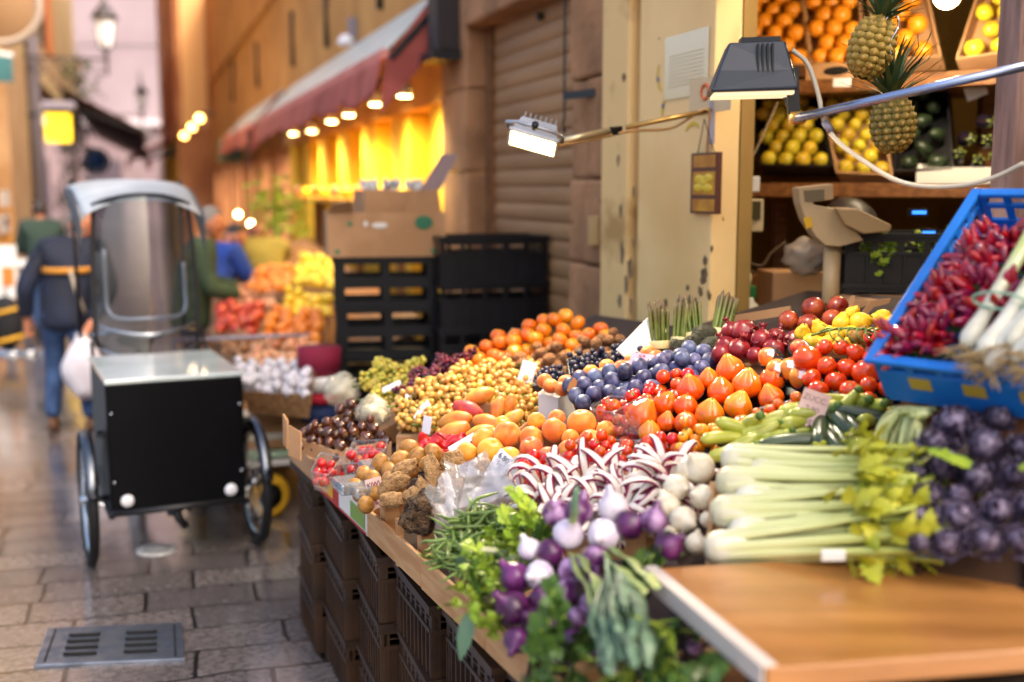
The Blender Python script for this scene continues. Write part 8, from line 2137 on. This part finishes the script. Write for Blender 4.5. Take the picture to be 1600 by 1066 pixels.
def panel_sheet(name, lab, cat, px0, py0, px1, py1, mt, d=.054):
 ta, za = WP(px0, py0, d); tb, zb = WP(px1, py1, d); o = wthing(name, lab, cat, (ta + tb) / 2, d, (za + zb) / 2); W2, H2 = abs(tb - ta), abs(za - zb)
 MB().box((0, 0, 0), (W2, .002, H2)).build('sheet', mt, o); return o, W2, H2
o, W2, H2 = panel_sheet('paper_sleeve', 'printed sheet in a glossy clear sleeve on the cream panel', 'notice', 1040, 60, 1106, 146, mat('sleeve_paper', 'd8bc8a', rough=.08, spec=.8, coat=1))
for k in range(9): MB().box((0, .0016, H2 * (.18 - .06 * k)), (W2 * .8, .0008, .003)).build('printed_line', mat('faint_print', 'b59a6c', rough=.4), o)
o, W2, H2 = panel_sheet('small_notice', 'small pale notice with an orange ring at the edge of the cream panel', 'notice', 1078, 126, 1142, 172, mat('aged_paper', 'd2b88c', rough=.6), .058); MB().tube([(.1 * W2 + .028 * math.cos(a), .002, .1 * H2 + .026 * math.sin(a)) for a in [i * PI / 12 for i in range(24)]], .006, 5, closed=True).build('orange_ring', mat('orange_ring', 'd2602a', rough=.5), o)
M_ban = mat('banana_yellow', 'd2b000', rough=.4)
for k, (px, py, rot, lab) in enumerate(((1029, 124, .25, 'upper yellow banana sticker on the cream panel'), (1037, 166, -.35, 'lower yellow banana sticker on the cream panel'), (1082, 196, -1.5, 'faded yellow banana sticker behind the brass arm'))):
 t, z = onpanel(px, py); o = wthing('banana_sticker', lab, 'sticker', t, .0535, z); pts = []
 for i in range(13):
  a = -1.0 + 2.0 * i / 12; pts.append((.075 * math.cos(a) - .06, .075 * math.sin(a)))
 inn = [(.062 * math.cos(-1.0 + 2.0 * i / 12) * (.92 + .08 * abs(i - 6) / 6) - .058, .075 * math.sin(-1.0 + 2.0 * i / 12) * .96) for i in range(12, -1, -1)]
 poly = pts + inn[1:-1]; Mz = Matrix.Rotation(rot, 4, 'Y') @ Matrix.Rotation(PI / 2, 4, 'X') @ Matrix.Scale(.9, 4)
 MB().prism(poly, -.0006, .0006, M=Mz).build('banana', M_ban, o)
 if k < 2: MB().ball(fn=lambda d: Vector((d.x * .010 + .005, d.y * .014, d.z * .0012)), nu=14, nv=6, M=Mz).build('blue_oval', mat('blue_sticker', '2a3a8a', rough=.4), o)
o, s_ = boxed('door_sensor', 'small white box fixed on the stone pillar', 'box', 920, 338, 946, 384, 0, .04, M_cream2, 5.2)
bt = thing('spray_bottle', 'white bottle with a green trigger top behind the asparagus', 'bottle', at(1170, 505, 4.35));
MB().lathe([(0, -.05), (.05, -.05), (.052, .03), (.045, .06), (.018, .085), (.018, .1), (0, .1)], 20).build('bottle_body', mat('milky_bottle', 'c9c0a8', rough=.3), bt)
m = MB(); m.box((0, 0, .12), (.045, .03, .05)); m.build('trigger', mat('green_plastic', '1f6a2e', rough=.4), bt, bevel=.006); MB().tube([(0, 0, .14), (.0, 0, .19)], .006, 6).build('nozzle', M_cream3, bt)
hb2 = thing('hanging_film_bag', 'clear crumpled film bag hanging by the shop wall behind the scale', 'bag', at(1262, 402, 4.4)); MB().ball(fn=lambda d: Vector((d.x * .09, d.y * .05, d.z * .07)) * (1 + .35 * noise.noise(d * 2.4)), nu=24, nv=16).build('film', mat('cloudy_film', 'b8a894', rough=.2, alpha=.7), hb2); MB().tube([(0, 0, .05), (-.01, 0, .2)], .003, 5).build('string', M_dark, hb2)
o, s_ = boxed('brown_carton', 'brown carton on the floor of the shop behind the scale', 'cardboard box', 1205, 425, 1290, 500, 0, .2, M_card, 4.5)
ct = thing('shop_counter', 'dark counter inside the shop behind the stall', 'counter', (1.25, 4.25, 0), math.atan2(ex.y, ex.x)); MB().box2((-.55, -.05, 0), (.75, .42, 1.06)).build('counter_body', mat('dark_counter', '3a2a1e', rough=.7), ct)
Ys = 3.86
sca = thing('retail_scale', 'cream electronic shop scale on a post, seen from behind', 'scale', at(1308, 470, Ys)); o_ = sca.location
def extr(poly, Y0, dep, mt, name, bev=.006):
 f_ = [at(px, py, Y0) - o_ for px, py in poly]; sh_ = Vector((.10, .97, 0)) * dep; n = len(f_)
 MB().add(f_ + [v + sh_ for v in f_], [tuple(range(n)), tuple(range(2 * n - 1, n - 1, -1))] + [((i + 1) % n, i, n + i, n + (i + 1) % n) for i in range(n)]).build(name, mt, sca, bevel=bev)
M_scl = mat('scale_cream', 'b59a72', 'ab9068', scale=3, rough=.45)
extr([(1247, 293), (1250, 318), (1259, 345), (1275, 370), (1290, 384), (1312, 386), (1350, 376), (1330, 350), (1305, 326), (1272, 320), (1272, 316), (1303, 312), (1302, 287)], Ys, .16, M_scl, 'scale_body')
extr([(1306, 325), (1340, 326), (1394, 352), (1392, 362), (1350, 366), (1322, 352)], Ys - .05, .22, mat('scale_tan', 'a3865c', rough=.45), 'weighing_tray')
f_ = [at(px, py, Ys - .004) - o_ for px, py in ((1256, 298), (1288, 296), (1288, 314), (1258, 315))]; MB().add(f_, [(0, 1, 2, 3)]).build('display', mat('scale_display', '6d6048', rough=.2), sca)
f_ = [at(px, py, Ys - .004) - o_ for px, py in ((1255, 341), (1267, 338), (1270, 354), (1260, 358))]; MB().add(f_, [(0, 1, 2, 3)]).build('yellow_label', mat('yellow_label', 'd0a020', rough=.4), sca)
MB().tube([Vector((0, .08, -.12)), Vector((0, .08, .20))], .030, 14).build('post', M_scl, sca)
M_bk2 = mat('shop_black_crate', '14120f', '1c1915', scale=4, rough=.5)
cc2 = crate(.46, .32, .19, nv=7, mt=M_bk2)
cb0 = at(1430, 452, 3.95)
for k, lab in enumerate(('lower black crate of greens beside the scale', 'upper black crate of leafy greens with a white label beside the scale')):
 o = inst(cc2, (cb0.x, cb0.y + .12, cb0.z - .17 + .175 * k), (0, 0, R(-8)), 1, lab)
kill(cc2)
cr_l = thing('crate_label', 'white paper label on the front of the upper black crate', 'label', at(1478, 418, 3.90), R(-8)); MB().box((0, 0, 0), (.085, .003, .04)).build('paper', M_cardw, cr_l); MB().box((-.0, -.002, .014), (.07, .002, .006)).build('red_stripe', M_redbox, cr_l)
random.seed(77); gl_ = []
for k, (px, py) in enumerate(((1378, 382), (1392, 388), (1450, 380), (1470, 378), (1490, 382), (1360, 392))): gl_.append(inst(prp[k % 2], at(px, py, 4.0) - Vector((0, 0, .06)), look((random.gauss(-.2, .4), -.5, .6), k), .75))
label_row(gl_, 'leafy green bunch', 'in the black crates beside the scale')
ctn = thing('open_carton', 'open cardboard cartons with raised flaps behind the pears', 'cardboard box', at(1390, 478, 3.75)); o_ = ctn.location
MB().box((.03, .12, -.04), (.36, .26, .12)).build('box_body', M_card, ctn, bevel=.002)
for q in (((1320, 490), (1330, 462), (1336, 462), (1331, 492)), ((1345, 490), (1360, 470), (1392, 466), (1388, 474), (1365, 480), (1352, 494))):
 f_ = [at(px, py, 3.6) - o_ for px, py in q]; MB().add(f_, [tuple(range(len(f_)))]).build('flap', M_card, ctn, solid=.006)
MB().box((.04, -.012, .005), (.03, .003, .02)).build('green_mark', mat('green_mark', '2f7a4a', rough=.6), ctn)
ce_ = thing('long_carton_edge', 'long cardboard tray edge running behind the pomegranates', 'cardboard', at(1180, 500, 3.62)); o_ = ce_.location
f_ = [at(*q) - o_ for q in ((1120, 510, 3.72), (1235, 492, 3.5), (1235, 478, 3.5), (1120, 497, 3.72))]; MB().add(f_, [(0, 1, 2, 3)]).build('edge', M_card, ce_, solid=.008)
for k, (px, py, w_, lab) in enumerate(((1437, 332, .05, 'upper small blue lit display in the dark shop'), (1452, 364, .045, 'lower small blue lit display in the dark shop'))):
 o = thing('blue_display', lab, 'display', at(px, py, 4.15)); MB().box((0, .02, 0), (w_ + .02, .03, .03)).build('case', M_dark, o); MB().box((0, .003, 0), (w_, .004, .012)).build('lit_strip', mat('blue_lit', '3f7ad8', emis='2f7af0', estr=.9), o)
p = at(1450, 420, 4.25)
person('shopkeeper with dark hair in a black top bending down behind the scale', (p.x, p.y, 0), R(70), dict(pelvis=(0, -.12, .95), chest=(0, .08, 1.28), neck=(0, .2, 1.48), head=(0, .28, 1.60), sh_l=(-.19, .12, 1.40), sh_r=(.19, .12, 1.40), el_l=(-.24, .25, 1.16), el_r=(.24, .25, 1.16), wr_l=(-.1, .42, 1.12), wr_r=(.1, .42, 1.12),
 hip_l=(-.09, -.12, .9), hip_r=(.09, -.12, .9), kn_l=(-.1, -.05, .48), kn_r=(.1, -.05, .48), an_l=(-.1, -.12, .09), an_r=(.1, -.12, .09)), M_haird, mat('black_top', '121214', rough=.8), mat('black_trousers', '141416', rough=.85), M_shoed, (0, 1, -.75), hairlen=.25)
M_bluep = mat('blue_plastic', '1668c0', '1d74cc', scale=5, rough=.32, spec=.5)
CA_, CC_ = at(1362, 556, 2.27), at(1524, 300, 2.56)
cl_ = (CC_ - CA_); CL = cl_.length; cl_.normalize()
cw = Vector((cl_.y, -cl_.x, 0)).normalized(); cn = cw.cross(cl_).normalized()
if cn.z < 0: cn = -cn
CWD = .40; CH = .12
CM = basis(cl_, cw, cn, (0, 0, 0))
bc_ = thing('blue_crate', 'tilted blue plastic crate of chillies and spring onions at the right of the stall', 'crate', CA_)
m = MB()
def wall_l(y, nm):
 m = MB(); k = 9
 m.box2((0, y - .005, -CH), (CL, y + .005, -CH * .62), M=CM); m.box2((0, y - .005, -CH * .36), (CL, y + .005, -CH * .26), M=CM)
 for i in range(k + 1):
  x = CL * i / k; m.box2((max(0, x - .011), y - .0045, -CH * .62), (min(CL, x + .011), y + .0045, -.012), M=CM)
 return m
for y in (0.0, CWD): wall_l(y, 'x').build('side_wall', M_bluep, bc_, bevel=.0015, seg=1)
m = MB(); m.box2((-.005, 0.006, -CH), (.005, CWD - .006, -CH * .30), M=CM)
for i in range(7): m.box2((-.0045, .006 + (CWD - .03) * i / 6, -CH * .30), (.0045, .022 + (CWD - .03) * i / 6, -.012), M=CM)
m.build('front_wall', M_bluep, bc_, bevel=.0015, seg=1)
m = MB(); m.box2((CL - .005, 0.006, -CH), (CL + .005, CWD - .006, -CH * .62), M=CM); m.box2((CL - .005, .006, -CH * .36), (CL + .005, CWD - .006, -CH * .26), M=CM)
for i in range(8): m.box2((CL - .0045, .006 + (CWD - .03) * i / 7, -CH * .62), (CL + .0045, .022 + (CWD - .03) * i / 7, -.012), M=CM)
m.build('back_wall', M_bluep, bc_, bevel=.0015, seg=1)
m = MB()
for i in range(12): m.box2((CL * i / 12 + .008, .008, -CH), (CL * (i + 1) / 12 - .008, CWD - .008, -CH + .006), M=CM)
for i in range(6): m.box2((.008, CWD * (i + .5) / 6 - .008, -CH + .0062), (CL - .008, CWD * (i + .5) / 6 + .008, -CH + .012), M=CM)
m.build('floor', M_bluep, bc_)
m = MB()
m.box2((-.014, -.014, -.012), (CL + .014, .009, 0), M=CM); m.box2((-.014, CWD - .009, -.012), (CL + .014, CWD + .014, 0), M=CM); m.box2((-.014, .009, -.012), (.009, CWD - .009, 0), M=CM); m.box2((CL - .009, .009, -.012), (CL + .014, CWD - .009, 0), M=CM)
m.build('rim', M_bluep, bc_, bevel=.003)
for y in (.09, .2, .31): MB().box((-.0058, y, -CH * .5), (.0025, .045, .03), M=CM).build('printed_patch', mat('yellow_patch', 'b59a3a', rough=.5), bc_)
def cpt(px, py, h): return onplane(px, py, CA_ + cn * h, cn)
ws_ = thing('wooden_crate', 'wooden crate carrying the tilted blue crate', 'crate', CA_)
L4 = [CM @ Vector(v) for v in ((.02, .02, -CH - .004), (CL - .02, .02, -CH - .004), (CL - .02, CWD - .02, -CH - .004), (.02, CWD - .02, -CH - .004))]
bot = [Vector((v.x, v.y, L4[0].z - .06)) for v in L4]
MB().add(L4 + bot, [(3, 2, 1, 0), (4, 5, 6, 7), (0, 1, 5, 4), (1, 2, 6, 5), (2, 3, 7, 6), (3, 0, 4, 7)]).build('crate_body', M_wood, ws_)
for i in (0, 1, 2, 3):
 v = bot[i]; MB().box2((v.x - .02, v.y - .02, sz(CA_.x + v.x, CA_.y + v.y) - BENCH - CA_.z), (v.x + .02, v.y + .02, v.z - .001)).build('leg', M_wood, ws_)
M_chi = [mat('chilli_skin', 'b3121c', '8a1030', scale=20, rough=.14, coat=.5, rv=.2, rh=.01), mat('magenta_chilli_skin', '8f1240', '6a0f3a', scale=20, rough=.14, coat=.5, rv=.2)]
chm = []
for k in range(3):
 m = MB(); pts = curve_pts([(0, 0, 0), (.002 * k, 0, .018), (.005 * k, .002, .034), (.008 * k, 0, .05)], 8); m.tube(pts, [.004, .008, .0092, .0094, .0091, .0085, .0072, .005, .0012], 9); m.tube([(0, 0, 0), (0, 0, -.014), (.003, 0, -.022)], [.0032, .0018, .0016], 5, 1); chm.append(m)
def chilli_bunch(seed, n, label=''):
 rnd = random.Random(seed); o = protoE('chilli_bunch', '', 'chillies', 'bunches of red chillies in the blue crate')
 mes = [m_.mesh('chilli', [M_chi[rnd.random() < .3], M_gstem]) for m_ in chm]
 for k in range(n):
  a = rnd.uniform(0, 2 * PI); t = rnd.random(); rr = .012 + .016 * rnd.random()
  b = obj('chilli', mes[k % 3], o); d = Vector((math.cos(a) * rnd.uniform(.3, 1), math.sin(a) * rnd.uniform(.3, 1), rnd.uniform(.2, 1.1)))
  b.location = Vector((math.cos(a) * rr + rnd.uniform(-.02, .02), math.sin(a) * rr, .015 * t)); b.rotation_mode = 'QUATERNION'; b.rotation_quaternion = look(d, rnd.uniform(0, 6))
 s_ = MB(); lf = MB()
 for k in range(6): a = k * 1.1; s_.tube([(0, 0, -.05), (.01 * math.cos(a), .01 * math.sin(a), -.01), (.02 * math.cos(a), .02 * math.sin(a), .01)], .0018, 4)
 for k in range(6):
  a = k * 1.05 + .4; leaf(lf, (.01 * math.cos(a), .01 * math.sin(a), -.01), (math.cos(a), math.sin(a), rnd.uniform(-.3, .4)), (0, 0, 1), .05, .011, 2, -.2, .1)
 s_.build('stems', M_gstem, o); lf.build('leaves', mat('chilli_leaf', '3f5a2c', '2c4220', scale=10, rough=.5), o)
 return o
chb = [chilli_bunch(s_, 17) for s_ in (1, 2)]
random.seed(51); cbl = []
for k, (px, py, h, dx, dy) in enumerate(((1410, 540, -.045, -.3, -.4), (1445, 545, -.04, .1, -.8), (1440, 505, -.045, -.9, .1), (1465, 522, -.03, -.2, -.7), (1460, 475, -.04, -.9, .2), (1490, 490, -.03, -.6, -.4), (1500, 450, -.035, -.8, .0), (1525, 430, -.03, -.7, .3), (1512, 412, -.04, -.9, .1), (1545, 400, -.035, -.6, .3), (1575, 378, -.04, .1, .9), (1535, 465, -.02, .2, -.7), (1570, 430, -.02, .3, -.3), (1560, 470, -.02, .1, -.8), (1595, 400, -.03, .5, .2), (1545, 500, -.03, .2, -.8))):
 q = look(cn * .9 + cl_ * dy * .5 + cw * dx * .8, random.uniform(0, 6)); cbl.append(inst(chb[k % 2], cpt(px, py, h + .022), q, random.uniform(.85, 1.05)))
label_row(cbl, 'bunch of red chillies', 'in the blue crate')
M_so = mat('spring_onion_skin', 'dcd8c8', 'cfcab4', scale=10, rough=.3, coat=.15, zc=[(.10, .22, 'b9c178'), (.28, .45, '8aa04a')]); M_rootw = mat('onion_rootlet', 'c2a878', 'a88c5c', scale=10, rough=.9)
spn = protoE('spring_onion', '', 'spring onion', 'spring onions in the blue crate')
MB().lathe([(0, -.012), (.011, -.008), (.0175, .008), (.0165, .03), (.013, .06), (.0125, .12), (.013, .22), (.015, .32), (.012, .42), (.004, .50), (0, .5)], 14, fn=lambda v, a: (v[0] * (1 + .25 * max(0, v[2] - .3) / .2), v[1] * (1 - .3 * max(0, v[2] - .25) / .25), v[2])).build('stem', M_so, spn)
m = MB(); rnd = random.Random(2)
for k in range(26):
 a = rnd.uniform(0, 2 * PI); rr = rnd.uniform(0, .009); d = Vector((math.cos(a) * rnd.uniform(.3, 1.3), math.sin(a) * rnd.uniform(.3, 1.3), -1)); p_ = Vector((rr * math.cos(a), rr * math.sin(a), -.008))
 m.tube([p_, p_ + d * .015, p_ + d * .03 + Vector((rnd.uniform(-.01, .01), rnd.uniform(-.01, .01), 0))], .0009, 4)
m.build('rootlets', M_rootw, spn)
spl = []
for k, (px, py, h, sx) in enumerate(((1512, 535, .0, -.05), (1538, 548, .015, .02), (1562, 545, .01, .1), (1588, 560, .02, .05), (1550, 570, .005, .15), (1605, 548, .03, .1), (1530, 560, -.01, .0), (1580, 535, .025, .0), (1615, 570, .02, .1))):
 spl.append(inst(spn, cpt(px, py, h + .02), look(cl_ * 1.0 + cw * (sx + .12) + cn * .10, random.uniform(0, 6)), random.uniform(.9, 1.15)))
label_row(spl, 'white spring onion', 'in the blue crate')
bnd = thing('green_band', 'pale green rubber band around the spring onions', 'band', cpt(1560, 470, .06)); MB().tube([CM @ Vector((.004 * math.sin(a), .05 * math.cos(a), .018 * math.sin(a))) for a in [i * PI / 10 for i in range(20)]], .003, 5, closed=True).build('loop', mat('green_rubber', '8fb59a', rough=.5), bnd)
for p_ in protos: kill(p_)
